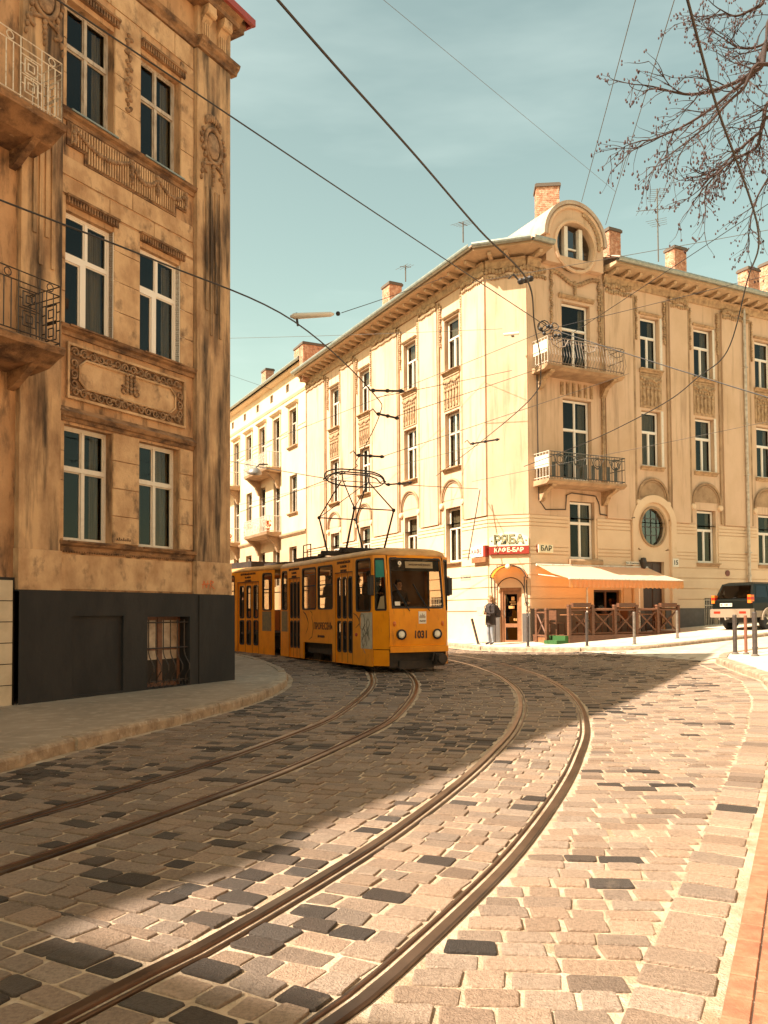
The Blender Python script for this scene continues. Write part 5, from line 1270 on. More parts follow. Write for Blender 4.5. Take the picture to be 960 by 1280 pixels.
# lettering and advert graphics on the side
def side_text(par, txt, size, a, z, sx=1.0, mt=None, bold=.004, hw=HWD):
    o = inst('lettering', text_mesh(txt, size, mt or m_txt, bold, sx=sx), par, (-hw-.004, a, z), 0); o.rotation_euler = (0, 0, -math.pi/2); return o
side_text(tram, 'ПРОВЕСІНЬ', .27, 3.62, 1.14, .86, bold=.003)
side_text(tram, 'фестиваль', .10, 3.75, .86)
for c in (2.16, 5.92):
    for k, (tx, sz_) in enumerate((('ЦЕНТР МІСЬКОЇ КУЛЬТУРИ', .085), ('М. ЛЬВОВА', .085), ('ЗАПРОШУЄ', .085))): side_text(tram, tx, sz_, c, 2.90-k*.115, .85 if k else .75, bold=.002)
def curve_graphic(par, pts, r0=.012):
    b = MB(); n = len(pts); b.tube([(-HWD-.003, a, z) for a, z in pts], [r0*(.5+math.sin(math.pi*i/(n-1))) for i in range(n)], 4); b.v = [(-HWD-.004+(x+HWD+.003)*.15, y, z) for x, y, z in b.v]; b.build('painted_branch', m_txt, par)
curve_graphic(tram, [(5.15, 1.58), (4.95, 1.50), (4.80, 1.35), (4.72, 1.22)], .018); curve_graphic(tram, [(4.72, 1.22), (4.80, 1.05), (4.95, .90)], .010); curve_graphic(tram, [(4.5, 1.45), (4.38, 1.25), (4.36, 1.05), (4.45, .82), (4.7, .74)], .012); curve_graphic(tram, [(4.6, 1.6), (4.45, 1.55), (4.40, 1.44)], .01); curve_graphic(tram, [(1.55, 1.52), (1.35, 1.46), (1.20, 1.36), (1.15, 1.24), (1.4, 1.12)], .012)
T('red_tail_mark', MB().blob((-1.10, 1.36, .95), .02, .09, .05), mat('red_mark', (.35, .03, .015), .5))
q = MB(); q.poly([(-1.104, .40, .60), (-1.104, 1.08, .60), (-1.104, 1.08, 1.53), (-1.104, .40, 1.53)]); ad = T('advert_panel', q, m_art)
q = MB(); r = random.Random(4)
for k in range(16):
    a, z = .74+r.gauss(0, .14), 1.08+r.gauss(0, .22); q.tube([(-1.106, a, z), (-1.106, a+r.uniform(-.15, .15), z-.12), (-1.106, a+r.uniform(-.1, .1), z-.25)], .010, 4)
q.tube([(-1.106, 1.0+.16*math.cos(a), 1.3+.2*math.sin(a)) for a in np.linspace(0, 6.28, 14)[:-1]], .008, 4, True); q.build('advert_drawing', mat('drawing_ink', (.16, .13, .09), .7), ad)
# bellows and rear section
bx = MB(); n = 6
for k in range(n+1): pass
bel = MB()
for k in range(9):
    y = 7.16+k*.065; w = 1.02 if k % 2 else .94
    bel.rings([[(-w, y, .45), (w, y, .45), (w, y, 3.0), (-w, y, 3.0)], [(-w*.97-.0, y+.065, .45), (w*.97, y+.065, .45), (w*.97, y+.065, 3.0), (-w*.97, y+.065, 3.0)]], False, False)
T('bellows', bel, m_rub)
sec = bpy.data.objects.new('rear_section', MB().box(-.95, .95, .3, 7.8, .38, .80).mesh('rear_section', False, m_under)); put(sec, tram, (-.05, 7.72, 0), math.radians(11))
_T = T
def side_map2(sg, hw): return side_map(sg, hw)
wB = [(2.88, 3.93, 1.66, 2.86, 2.34), (4.15, 5.2, 1.66, 2.86, 2.34), (.28, .86, 1.66, 2.86, 2.34), (6.6, 7.5, 1.66, 2.86)]
body(sec, .08, 7.8, wB, [(1.15, 2.62, .16, 2.62, 3), (5.35, 6.4, .16, 2.62, 3)], [(2.95, 5.15, .66)])
MB().rings([roof_ring(.05, HWD-.01), roof_ring(7.8, HWD-.01)]).build('roof', m_ty2, sec, smooth=True)
side_text(sec, 'ПРОВЕСІНЬ', .27, 3.62, 1.14, .86, bold=.003)
for k, (tx, sz_) in enumerate((('ЦЕНТР МІСЬКОЇ КУЛЬТУРИ', .085), ('М. ЛЬВОВА', .085), ('ЗАПРОШУЄ', .085))): side_text(sec, tx, sz_, 1.88, 2.90-k*.115, .9, bold=.002)
q = MB(); q.poly([(-1.104, .30, .95), (-1.104, .90, .95), (-1.104, .90, 1.60), (-1.104, .30, 1.60)]); q.build('advert_panel', mat('dark_advert', (.11, .10, .075), .5, c2=(.22, .15, .07), sc2=9), sec)
q = MB(); q.poly([(-1.104, 6.5, .95), (-1.104, 7.05, .95), (-1.104, 7.05, 1.60), (-1.104, 6.5, 1.60)]); q.build('advert_panel', MATS['dark_advert'], tram)
MB().box(-1.05, 1.05, .1, 7.7, .82, .90).build('floor', m_under, sec); bogie(sec, 4.05)
MB().box(-.8, .7, 2.2, 5.2, 3.16, 3.38).box(-.5, .5, .4, 1.8, 3.18, 3.28).build('roof_equipment', m_under, sec)
# roof gear: resistor box, hatch frame, pantograph
T('roof_equipment', MB().box(-.7, .6, 5.4, 7.0, 3.15, 3.30).box(-.5, .5, 1.2, 2.0, 3.16, 3.26), m_under)
b = MB(); fr = [(-.95, 4.9, 3.15), (-.95, 4.9, 3.62), (-.95, 5.5, 3.62), (-.95, 5.5, 3.15)]; b.tube(fr, .02, 4); b.tube([(-.95, 4.9, 3.40), (-.95, 5.5, 3.40)], .015, 4); T('roof_ladder_rail', b, m_under)
pz, y0 = 3.30, 3.75
b = MB(); b.box(-.75, -.62, y0-1.1, y0+1.1, pz-.06, pz+.02); b.box(.62, .75, y0-1.1, y0+1.1, pz-.06, pz+.02); b.box(-.8, .8, y0-.75, y0-.62, pz-.05, pz+.03); b.box(-.8, .8, y0+.62, y0+.75, pz-.05, pz+.03)
for x in (-.68, .68):
    for y in (-.95, .95): b.lathe([(.0, -.14), (.07, -.14), (.09, -.10), (.06, -.07), (.09, -.04), (.06, 0), (0, 0)], 10, (x, y0+y, pz-.03))
b.tube([(-.8, y0-.68, pz+.05), (.8, y0-.68, pz+.05)], .05, 8); b.tube([(-.8, y0+.68, pz+.05), (.8, y0+.68, pz+.05)], .05, 8); pg = T('pantograph', b, m_under)
kn, tp = 4.45, 5.42
lo = MB(); up_ = MB()
for sx in (-1, 1):
    for sy in (-1, 1):
        la = MB(); la.tube([(sx*.60, y0+sy*.68, pz+.05), (sx*.62, y0+sy*1.28, kn)], [.035, .028], 6)
        up_.tube([(sx*.62, y0+sy*1.28, kn), (sx*.42, y0+sy*.06, tp)], [.022, .018], 6); la.blob((sx*.62, y0+sy*1.28, kn), .06); la.build('lower_arm', m_rub, pg)
for sy in (-1, 1):
    up_.tube([(-.62, y0+sy*1.28, kn), (.62, y0+sy*1.28, kn)], .02, 6); up_.tube([(-.62, y0+sy*1.28, kn), (.42, y0+sy*.06, tp)], .013, 5)
up_.build('upper_arm', m_rub, pg)
bw = MB()
for y in (-.16, .16): bw.tube([(-.95, y0+y, tp+.02), (-.78, y0+y, tp+.17), (-.5, y0+y, tp+.24), (.5, y0+y, tp+.24), (.78, y0+y, tp+.17), (.95, y0+y, tp+.02), (.98, y0+y, tp-.25)][:6], .022, 6)
bw.tube([(.98*math.copysign(abs(math.cos(a))**.6, math.cos(a)), y0+.05*math.sin(a), tp+.10+.26*math.sin(a)) for a in np.linspace(0, 6.283, 29)[:-1]], .022, 6, True)
for x in (-.42, .42): bw.tube([(x, y0-.06, tp), (x, y0, tp+.28)], .018, 5); bw.tube([(x, y0-.16, tp+.2), (x, y0+.16, tp+.2)], .016, 5)
bw.build('collector_bow', m_rub, pg)
MB.wall = _old
# ------------------------------------------------------------------ café: signs, canopy, terrace, awning
def W(F, s, d, z): p = fpt(F, s, d, z); return (p[0]+PC1[0], p[1]+PC1[1], p[2])
aC, aR, aL = FCf[1], FRf[1], FLf[1]
m_wood = mat('brown_fence_wood', (.155, .064, .028), .6, c2=(.085, .034, .015), sc2=6, stretch=(1, 1, 6), c3=(.24, .11, .05), sc3=3, lo3=.6, hi3=.85)
m_woodl = mat('orange_brown_wood', (.34, .15, .06), .6, c2=(.22, .09, .035), sc2=5)
m_greenmat = mat('green_matting', (.03, .10, .022), .95)
m_cream = mat('cream_sign', (.78, .68, .46), .5); m_signred = mat('sign_red', (.27, .022, .010), .45)
def translucent(name, c, t):
    M = bpy.data.materials.new(name); M.use_nodes = True; n = M.node_tree.nodes; l = M.node_tree.links.new; n.clear()
    o = n.new('ShaderNodeOutputMaterial'); mx = n.new('ShaderNodeMixShader'); d = n.new('ShaderNodeBsdfDiffuse'); tr = n.new('ShaderNodeBsdfTranslucent')
    d.inputs[0].default_value = (*c, 1); tr.inputs[0].default_value = (*t, 1); mx.inputs[0].default_value = .52
    l(d.outputs[0], mx.inputs[1]); l(tr.outputs[0], mx.inputs[2]); l(mx.outputs[0], o.inputs[0]); MATS[name] = M; return M
m_awn = translucent('awning_canvas', (.92, .78, .55), (1.0, .36, .025))
# main sign over the corner door
sg = empty('cafe_sign', W(FCf, CW/2+.02, -.06, 3.87), aC, 'arched cream sign with outlined lettering over a red strip above the cafe door', 'sign')
b = MB(); pts = [(-.73, .30), (.73, .30), (.73, .62)]+[(x, .62+.22*math.cos(x/.73*math.pi/2)) for x in np.linspace(.66, -.66, 12)]+[(-.73, .62)]
b.extr([(x, -.06, z) for x, z in pts], (0, .06, 0)); b.build('sign_board', m_cream, sg)
MB().box(-.75, .75, -.075, 0, 0, .295).build('red_strip', m_signred, sg)
m_ol = mat('sign_dark_green', (.045, .055, .03), .5)
inst('lettering', text_mesh('РЯБА', .44, m_ol, .022, .003), sg, (0, -.064, .52)); inst('lettering_fill', text_mesh('РЯБА', .44, mat('sign_gold', (.70, .60, .30), .5), -.012, .006), sg, (0, -.066, .52))
for x in (-.64, .64): MB().lathe([(0, -.07), (.03, -.07), (.03, -.055)], 8, (x, 0, .50), 'y').build('dot', m_ol, sg)
inst('lettering', text_mesh('КАФЕ-БАР', .22, m_cream, .006, .003), sg, (0, -.079, .145))
# projecting signs
s2 = empty('bar_sign', W(FRf, .30, -.02, 3.92), aR, 'small cream projecting sign with dark letters beside the arched cafe sign', 'sign')
MB().box(.0, .05, -.03, .0, 0, .30).build('bracket', m_signred, s2); MB().box(.05, .72, -.10, -.03, 0, .30).build('sign_board', m_cream, s2); inst('lettering', text_mesh('БАР', .27, m_ol, .006), s2, (.39, -.104, .15))
s3 = empty('lightbox_sign', W(FLf, -.85, -.02, 3.60), aL, 'white and red box sign projecting over the tram street beside the cafe corner', 'sign')
MB().box(-.10, .75, -.16, -.02, .22, .60).build('sign_board', mat('white_sign', (.80, .74, .64), .5), s3); MB().box(.75, .90, -.17, -.01, .20, .62).build('red_end', m_signred, s3); MB().box(-.05, .90, -.16, -.02, .0, .19).build('lower_board', m_woodl, s3); inst('lettering', text_mesh('КАФЕ', .26, m_signred, .004), s3, (.30, -.164, .41))
MB().box(.2, .24, -.02, .03, .2, .4).build('bracket', m_iron, s3)
s4 = empty('street_name_plate', W(FLf, -1.55, -.026, 2.98), aL, 'small weathered street plate under the white and red box sign', 'sign'); MB().box(-.35, .35, -.02, 0, 0, .20).build('plate', mat('worn_plate', (.42, .33, .24), .6), s4); inst('lettering', text_mesh('вул. Личаківська', .085, m_black), s4, (0, -.022, .1))
# corner door with arched canopy
dr = empty('cafe_door', W(FCf, .82, .10, .52), aC, 'brown glazed cafe door in the canted corner with menu stickers', 'door')
b = MB(); b.box(-.40, -.30, -.06, .04, 0, 2.10); b.box(.30, .40, -.06, .04, 0, 2.10); b.box(-.30, .30, -.06, .04, 1.98, 2.10); b.build('door_frame', m_woodl, dr)
b = MB(); b.box(-.30, -.22, -.02, .03, .02, 1.97); b.box(.22, .30, -.02, .03, .02, 1.97); b.box(-.22, .22, -.02, .03, 1.86, 1.97); b.box(-.22, .22, -.02, .03, .02, .14); b.box(-.22, .22, -.02, .03, .62, .76); b.build('door_leaf', m_woodl, dr)
for z0, z1 in ((.14, .62), (.76, 1.86)): MB().box(-.22, .22, .0, .012, z0, z1).build('pane', m_glass_d, dr)
b = MB(); b.box(-.06, .16, -.006, -.002, 1.55, 1.58); b.box(-.02, .18, -.006, -.002, 1.47, 1.50); b.box(-.10, .12, -.006, -.002, 1.32, 1.42); b.box(.0, .12, -.006, -.002, 1.62, 1.76); b.box(.08, .2, -.006, -.002, .86, .95); b.build('stickers', mat('sticker_orange', (.66, .34, .12), .5), dr)
MB().tube([(-.25, -.03, 1.0), (-.25, -.09, 1.0), (-.25, -.09, 1.25), (-.25, -.03, 1.25)], .012, 6).build('handle', m_zinc, dr)
cn = empty('door_canopy', W(FCf, .82, -.02, 2.30), aC, 'arched iron and canvas canopy with a round lamp above the cafe door', 'canopy')
b = MB(); n = 12; A0 = arch_pts(0, .62, .66, .12, math.pi-.12, n, .52); b.rings([[(x, 0, z) for x, z in A0], [(x, -.62, z) for x, z in A0]], False, False, closed=False); b.build('canvas', m_awn, cn)
b = MB()
for y in (0, -.62): b.tube([(x, y, z) for x, z in A0], .02, 5)
for k in (0, n//2, n): b.tube([(A0[k][0], 0, A0[k][1]), (A0[k][0], -.62, A0[k][1])], .018, 5)
b.tube([(x*.78, -.05, z-.45) for x, z in A0], .02, 5)
b.build('iron_frame', m_iron, cn)
b = MB()
for s_ in (-1, 1):
    x = s_*.60; b.tube([(x, -.62, .70), (x, -.60, .15), (x, -.35, -.20), (x, -.03, -.35)], .02, 5); b.tube([(x+.09*math.cos(a)*(1-a/12), -.12, -.30+.09*math.sin(a)*(1-a/12)) for a in np.linspace(0, 9, 14)], .012, 4); b.tube([(x, -.03, -1.75), (x, -.03, .6)], .018, 5)
b.build('scroll_bracket', m_iron, cn)
MB().lathe([(0, -.68), (.06, -.665), (.10, -.63), (.06, -.60), (0, -.60)], 12, (0, 0, 1.08), 'y').build('lamp', m_cream, cn, smooth=True)
# awning over the terrace
fz_ = 3.02; AW0, AW1 = .22, 5.75; AOUT = 1.95
def A_at(px, py, out): pass
aw = empty('awning', W(FRf, 0, 0, 0), aR, 'cream canvas awning with a scalloped valance over the cafe terrace', 'awning')
b = MB(); n = 24; Z0, Z1 = 3.46, 2.88
top = [(AW0+(AW1-AW0)*k/n, -.12, Z0-.015*math.sin(k*.9)**2) for k in range(n+1)]
mid = [(AW0+(AW1-AW0)*k/n, -.12-(AOUT-.12)*.5, (Z0+Z1)/2-.07-.02*math.sin(k*math.pi/3)**2) for k in range(n+1)]
fro = [(AW0+(AW1-AW0)*k/n, -AOUT, Z1) for k in range(n+1)]
b.rings([top, mid, fro], False, False, closed=False); cv = b.build('canvas', m_awn, aw, smooth=True)
b = MB(); r0, r1, r2 = [], [], []; N_ = 156
for k in range(N_+1):
    x = AW0+(AW1-AW0)*k/N_; w = .028*math.sin(k*1.05); sc_ = .035*abs(math.sin(k*math.pi/6))
    r0.append((x, -AOUT-.005, Z1+.01)); r1.append((x, -AOUT-.02-w*.5, Z1-.16)); r2.append((x, -AOUT-.02-w, Z1-.30-sc_))
b.rings([r0, r1, r2], False, False, closed=False); b.build('valance', translucent('valance_canvas', (.62, .42, .22), (.9, .36, .05)), aw, smooth=True)
b = MB(); b.tube([(AW0, -AOUT, Z1-.01), (AW1, -AOUT, Z1-.01)], .03, 6); b.tube([(AW0, -.12, Z0), (AW1, -.12, Z0)], .05, 6)
b.tube([(AW0+.1, -.1, 3.1), (AW0+.1, -AOUT, Z1)], .02, 5); b.tube([(AW1-.1, -.1, 3.1), (AW1-.1, -AOUT, Z1)], .02, 5); b.build('awning_frame', m_iron_w, aw)
for s_ in (1.25, 3.75):
    p = W(FRf, s_, -AOUT+.25, 0); b = MB(); b.tube([(s_, -AOUT+.25, G(p[0], p[1])+.12), (s_, -AOUT+.25, Z1)], .028, 8); b.build('post', m_iron_w, aw)
# terrace deck and fence
dk = empty('terrace_deck', W(FRf, 0, 0, 0), aR, 'low brown timber deck of the cafe terrace behind the cross-braced fence', 'deck')
DZ = .86; D0, D1, DOUT = .06, 5.38, 2.12
def gz(s_, d): p = W(FRf, s_, d, 0); return G(p[0], p[1])+.115
k = -DOUT
j = 0
while k < -.1:
    MB().box(D0, D1, k+.005, min(k+.135, -.05), DZ-.03, DZ).build('deck_board', m_wood, dk); k += .14
MB().extr([(D0, -DOUT-.02, .4), (D1, -DOUT-.02, .6), (D1, -DOUT-.02, DZ+.02), (D0, -DOUT-.02, DZ+.02)], (0, .04, 0)).build('fascia', m_wood, dk); MB().extr([(D0-.02, -DOUT, .4), (D0-.02, -.1, .4), (D0-.02, -.1, DZ+.02), (D0-.02, -DOUT, DZ+.02)], (.03, 0, 0)).build('fascia', m_wood, dk)
st = empty('green_step', W(FRf, -.12, -1.75, gz(-.12, -1.75)-.06), aR, 'green matted steps up to the cafe terrace', 'step'); MB().box(-.35, .33, -.35, .35, 0, .17).build('lower_tread', m_greenmat, st); MB().box(.02, .33, -.35, .55, .17, .33).build('upper_tread', m_greenmat, st)
def fence_panel(par, s0, s1, d0, d1, zb, h=.98):
    def P(t, z): return (s0+(s1-s0)*t, d0+(d1-d0)*t, zb+z)
    def bar(a, c, w, nm):
        b = MB(); b.tube([a, c], w, 4); return b.build(nm, m_wood, par)
    ln = math.hypot(s1-s0, d1-d0); e = .05/ln
    bar(P(e, h-.06), P(1-e, h-.06), .045, 'top_rail'); bar(P(e, .06), P(1-e, .06), .045, 'bottom_rail'); bar(P(e, .10), P(1-e, h-.10), .033, 'brace'); bar(P(e, h-.10), P(1-e, .10), .033, 'brace')
def fpost(par, s_, d, zb, h=1.14, mt=None):
    b = MB(); b.box(s_-.055, s_+.055, d-.055, d+.055, zb-.3, zb+h); b.rings([[(s_-.07, d-.07, zb+h), (s_+.07, d-.07, zb+h), (s_+.07, d+.07, zb+h), (s_-.07, d+.07, zb+h)], [(s_-.05, d-.05, zb+h+.05), (s_+.05, d-.05, zb+h+.05), (s_+.05, d+.05, zb+h+.05), (s_-.05, d+.05, zb+h+.05)]]); b.build('post', mt or m_wood, par)
fn = empty('terrace_fence', W(FRf, 0, 0, 0), aR, 'brown timber fence of crossed braces round the cafe terrace', 'fence')
ss = [.12, 1.16, 2.20, 3.24, 4.28, 5.32]
for i, s_ in enumerate(ss):
    fpost(fn, s_, -2.06, DZ-.1)
    if i: fence_panel(fn, ss[i-1], s_, -2.06, -2.06, DZ)
fpost(fn, 5.32, -.95, DZ-.1); fence_panel(fn, 5.32, 5.32, -2.06, -.95, DZ)
for s_ in (.2, 2.3, 4.36): MB().box(s_+.05, s_+.85, -2.14, -1.98, DZ+1.0, DZ+1.15).build('planter', m_wood, fn)
fn2 = empty('terrace_gate_panel', W(FRf, 0, 0, 0), aR, 'short cross-braced fence panel between the cafe door and the green steps', 'fence')
g0 = gz(-.1, -.9)
fpost(fn2, .0, -.40, g0, 1.18); fpost(fn2, -.30, -1.35, g0, 1.18); fence_panel(fn2, .0, -.30, -.40, -1.35, g0+.18, .95); MB().extr([(-.01, -.45, g0), (-.29, -1.32, g0), (-.29, -1.32, g0+.25), (-.01, -.45, g0+.25)], (.04, 0, 0)).build('base_board', m_woodl, fn2)
# terrace tables and chairs in the shade
def terr_chair(s_, d, rz, lab):
    p = W(FRf, s_, d, DZ); t = empty('terrace_chair', p, aR+rz, lab, 'chair', 'terrace chairs'); MB().box(-.21, .21, -.21, .21, .42, .46).build('seat', m_wood, t); MB().box(-.21, .21, .18, .22, .55, .90).build('backrest', m_wood, t)
    for x in (-.18, .18):
        for y in (-.18, .19): MB().box(x-.02, x+.02, y-.02, y+.02, 0, .42 if y < 0 else .9).build('leg', m_wood, t)
def terr_table(s_, d, lab):
    p = W(FRf, s_, d, DZ); t = empty('terrace_table', p, aR, lab, 'table', 'terrace tables'); MB().lathe([(0, .72), (.40, .72), (.40, .75), (0, .75)], 18).build('table_top', m_woodl, t); MB().lathe([(.22, 0), (.2, .03), (.04, .06), (.04, .72)], 10).build('pedestal', m_iron, t)
for i, s_ in enumerate((1.0, 2.75, 4.4)):
    wh_ = ('nearest the green steps', 'in the middle of the terrace', 'by the brown house door')[i]
    terr_table(s_, -1.1, 'round wooden cafe table '+wh_)
    terr_chair(s_-.62, -1.1, math.pi/2, 'dark chair, steps side of the cafe table '+wh_); terr_chair(s_+.62, -1.1, -math.pi/2, 'dark chair, far side of the cafe table '+wh_)
# bollards
m_boll = mat('black_bollard', (.035, .028, .024), .5, c2=(.07, .05, .04), sc2=8); m_bollg = mat('worn_grey_bollard', (.20, .165, .13), .5, c2=(.10, .08, .06), sc2=9)
def bollard(x, y, dz, lab, h=.98, tilt=0, mt=None, grp='street bollards', r=.045):
    o = empty('bollard', (x, y, G(x, y)+dz), 0, lab, 'bollard', grp); o.rotation_euler = (0, tilt, .3)
    MB().lathe([(r, -.1), (r, h-.02), (r*.8, h), (0, h+.004)], 12).build('post', mt or m_boll, o); MB().lathe([(r+.035, -.02), (r+.035, .015), (r, .03)], 12).build('foot_plate', m_bollg, o); return o
bollard(3.43, 30.7, .115, 'tilted thin bollard by the tram street wall', tilt=-.26)
bollard(4.88, 28.6, .115, 'bollard in front of the cafe door', h=1.05); bollard(6.62, 27.5, .115, 'bollard before the corner post of the terrace fence', h=1.12); bollard(8.1, 27.25, .115, 'worn grey bollard before the middle of the terrace fence', h=1.05, mt=m_bollg); bollard(10.05, 28.85, .115, 'worn grey bollard before the far end of the terrace fence', h=.95, mt=m_bollg)
bollard(9.25, 22.2, .13, 'black bollard near the kerb tip on the pavement corner opposite the cafe', r=.055, h=1.02); bollard(9.40, 21.35, .13, 'thick black bollard in the middle of the pavement corner trio', r=.062, h=1.1); bollard(10.35, 23.5, .13, 'slim black bollard furthest from the kerb tip in the pavement corner group', r=.05, h=1.0); bollard(9.45, 22.0, .13, 'reddish bollard half hidden behind the thick black bollard', r=.04, h=1.0, mt=mat('rusty_bollard', (.20, .07, .035), .6))
# ------------------------------------------------------------------ car, people, wires, lamps, tree, aerials
m_car = mat('dark_green_car_paint', (.006, .008, .0065), .30, spec=.22); m_carl = mat('beige_car_cladding', (.24, .18, .125), .45); m_cg = glass('car_glass', (.10, .10, .09), .06); m_tyre = mat('tyre_rubber', (.018, .016, .015), .8); m_rim = mat('alloy_rim', (.62, .56, .48), .35, metal=.5)
m_redl = mat('red_tail_lamp', (.45, .025, .01), .25); m_orl = mat('orange_tail_lamp', (.70, .16, .02), .25)
cp_ = np.array([12.85, 31.1]); ch = math.radians(90-51)     # heading
car = empty('off_road_car', (cp_[0], cp_[1], G(*cp_)+.115), math.radians(30), 'dark green off-road car with beige cladding parked by the house wall', 'car')
# local: x forward, rear at x=0, y across, z up
def cr(name, b, mt, par=None, **k): return b.build(name, mt, par or car, **k)
def sect(x, zlo, zhi, hw, top=None):   # body section ring
    return [(x, -hw*.96, zlo), (x, -hw, zlo+.15), (x, -hw, zhi-.12), (x, -hw*.95, zhi), (x, hw*.95, zhi), (x, hw, zhi-.12), (x, hw, zlo+.15), (x, hw*.96, zlo)]
b = MB(); b.rings([sect(.0, .58, 1.10, .82), sect(.06, .52, 1.14, .87), sect(.9, .48, 1.15, .88), sect(3.0, .48, 1.13, .88), sect(4.0, .50, 1.08, .86), sect(4.5, .55, .95, .80)]); cr('body', b, m_car)
def cab(x0, x1, x2, x3, z0, z1, w0, w1): return [[(x, s*w, z) for (x, z, w) in ((x0, z0, w0), (x1, z1, w1), (x2, z1, w1), (x3, z0, w0))] for s in (-1, 1)]
L_, R_ = cab(.10, .38, 2.35, 3.05, 1.13, 1.74, .83, .68)
b = MB(); b.rings([L_, R_]); cr('cabin', b, m_car)
b = MB(); b.rings([[(.42, -.66, 1.74), (2.3, -.66, 1.74), (2.2, -.5, 1.80), (.55, -.5, 1.80)], [(.42, .66, 1.74), (2.3, .66, 1.74), (2.2, .5, 1.80), (.55, .5, 1.80)]]); cr('roof', b, m_car)
b = MB(); b.poly([(.115, -.70, 1.20), (.115, .70, 1.20), (.345, .60, 1.68), (.345, -.60, 1.68)]); 
for i, v_ in enumerate(b.v): b.v[i] = (v_[0]-.012, v_[1], v_[2])
cr('rear_window', b, m_cg)
for s_ in (-1, 1):
    for (a0, a1, t0, t1) in ((.30, .98, .48, .98), (1.06, 1.85, 1.06, 1.85), (1.93, 2.80, 1.93, 2.32)):
        b = MB(); f = lambda z: .83+(.68-.83)*(z-1.13)/.61
        b.poly([(a0, s_*(f(1.22)+.008), 1.22), (a1, s_*(f(1.22)+.008), 1.22), (t1, s_*(f(1.66)+.008), 1.66), (t0, s_*(f(1.66)+.008), 1.66)]); cr('side_window', b, m_cg)
    b = MB(); b.box(-.03, .16, s_*.78-.07, s_*.78+.07, 1.02, 1.32); lp = cr('tail_lamp', b, m_orl); MB().box(-.035, .165, s_*.78-.072, s_*.78+.072, 1.14, 1.24).build('red_band', m_redl, lp)
    cr('fog_lamp', MB().box(-.11, -.05, s_*.55-.14, s_*.55+.14, .64, .72), m_redl)
    for xw in (.95, 3.55):
        b = MB(); n = 12; o_ = arch_pts(xw, .40, .47, .0, math.pi, n); i_ = arch_pts(xw, .40, .39, .0, math.pi, n)
        for k in range(n): b.extr([(o_[k][0], s_*.86, o_[k][1]), (o_[k+1][0], s_*.86, o_[k+1][1]), (i_[k+1][0], s_*.86, i_[k+1][1]), (i_[k][0], s_*.86, i_[k][1])], (0, s_*.08, 0))
        cr('wheel_arch', b, m_carl)
        b = MB(); b.lathe([(.22, -.11), (.34, -.11), (.37, -.07), (.37, .07), (.34, .11), (.22, .11)], 22, (xw, s_*.78, .37), 'y'); wl = cr('wheel', b, m_tyre)
        b = MB(); b.lathe([(0, .0), (.05, .02*s_), (.22, .0), (.23, .03)], 18, (xw, s_*.86, .37), 'y')
        for k in range(5): a = k*1.2566; b.tube([(xw+.04*math.cos(a), s_*.885, .37+.04*math.sin(a)), (xw+.21*math.cos(a), s_*.875, .37+.21*math.sin(a))], .03, 5)
        b.build('rim', m_rim, wl)
    cr('door_seam', MB().box(1.0, 1.015, s_*.881-.002, s_*.881+.002, .55, 1.13), m_tyre); cr('door_handle', MB().box(1.12, 1.28, s_*.89-.012, s_*.89+.012, 1.02, 1.06), m_car)
    cr('side_cladding', MB().box(.2, 4.3, s_*.86-.03, s_*.86+.03, .50, .74), m_carl)
b = MB(); b.rings([[(-.10, y*.86, z) for y, z in ((-1, .50), (1, .50), (1, .80), (-1, .80))], [(.10, y*.89, z) for y, z in ((-1, .48), (1, .48), (1, .82), (-1, .82))]]); cr('rear_bumper', b, m_carl)
cr('under_tray', MB().box(.1, 4.2, -.6, .6, .30, .55), m_tyre); b = MB(); b.tube([(-.02, .1, .45), (-.22, .1, .42), (-.24, .1, .50)], .03, 6); cr('tow_bar', b, m_chrome)
pl = cr('number_plate', MB().box(-.03, -.012, -.05, .47, .90, 1.02), m_signw); t_ = inst('lettering', text_mesh('BC 4587 AI', .10, m_black, .001), pl, (-.034, .21, .96)); t_.rotation_euler = (0, 0, -math.pi/2)
cr('rear_wiper', MB().tube([(.10, .0, 1.20), (.17, -.3, 1.28)], .012, 4), m_tyre); cr('triangle_sticker', MB().poly([(.20, .55, 1.35), (.27, .50, 1.52), (.20, .42, 1.35)]), m_signw)
# ---- people
def skin_body(name, joints, edges, root, subs=1):
    me = bpy.data.meshes.new(name); names = list(joints); me.from_pydata([joints[k][0] for k in names], [(names.index(a), names.index(b_)) for a, b_ in edges], [])
    o = bpy.data.objects.new(name, me); col.objects.link(o); o.modifiers.new('s', 'SKIN'); o.modifiers.new('d', 'SUBSURF').levels = subs
    for i, k in enumerate(names):
        sv_ = me.skin_vertices[0].data[i]; r = joints[k][1]; sv_.radius = r if isinstance(r, tuple) else (r, r); sv_.use_root = (k == root)
    bpy.context.view_layer.update(); ev = o.evaluated_get(bpy.context.evaluated_depsgraph_get()); m2 = bpy.data.meshes.new_from_object(ev); bpy.data.objects.remove(o); m2.polygons.foreach_set('use_smooth', [True]*len(m2.polygons)); return m2
m_skin = mat('skin', (.55, .30, .18), .6); m_jacket = mat('dark_jacket', (.030, .020, .017), .85, c2=(.09, .06, .045), sc2=9, lo=.55, hi=.7); m_jean = mat('faded_jeans', (.17, .19, .22), .9, c2=(.30, .30, .30), sc2=7); m_hair = mat('light_brown_hair', (.30, .15, .06), .7); m_scarf = mat('tan_coat_front', (.46, .30, .16), .9); m_paper = mat('paper', (.76, .60, .36), .8); m_bag = mat('dark_backpack', (.030, .020, .018), .8); m_shoe = mat('dark_shoes', (.05, .035, .03), .7)
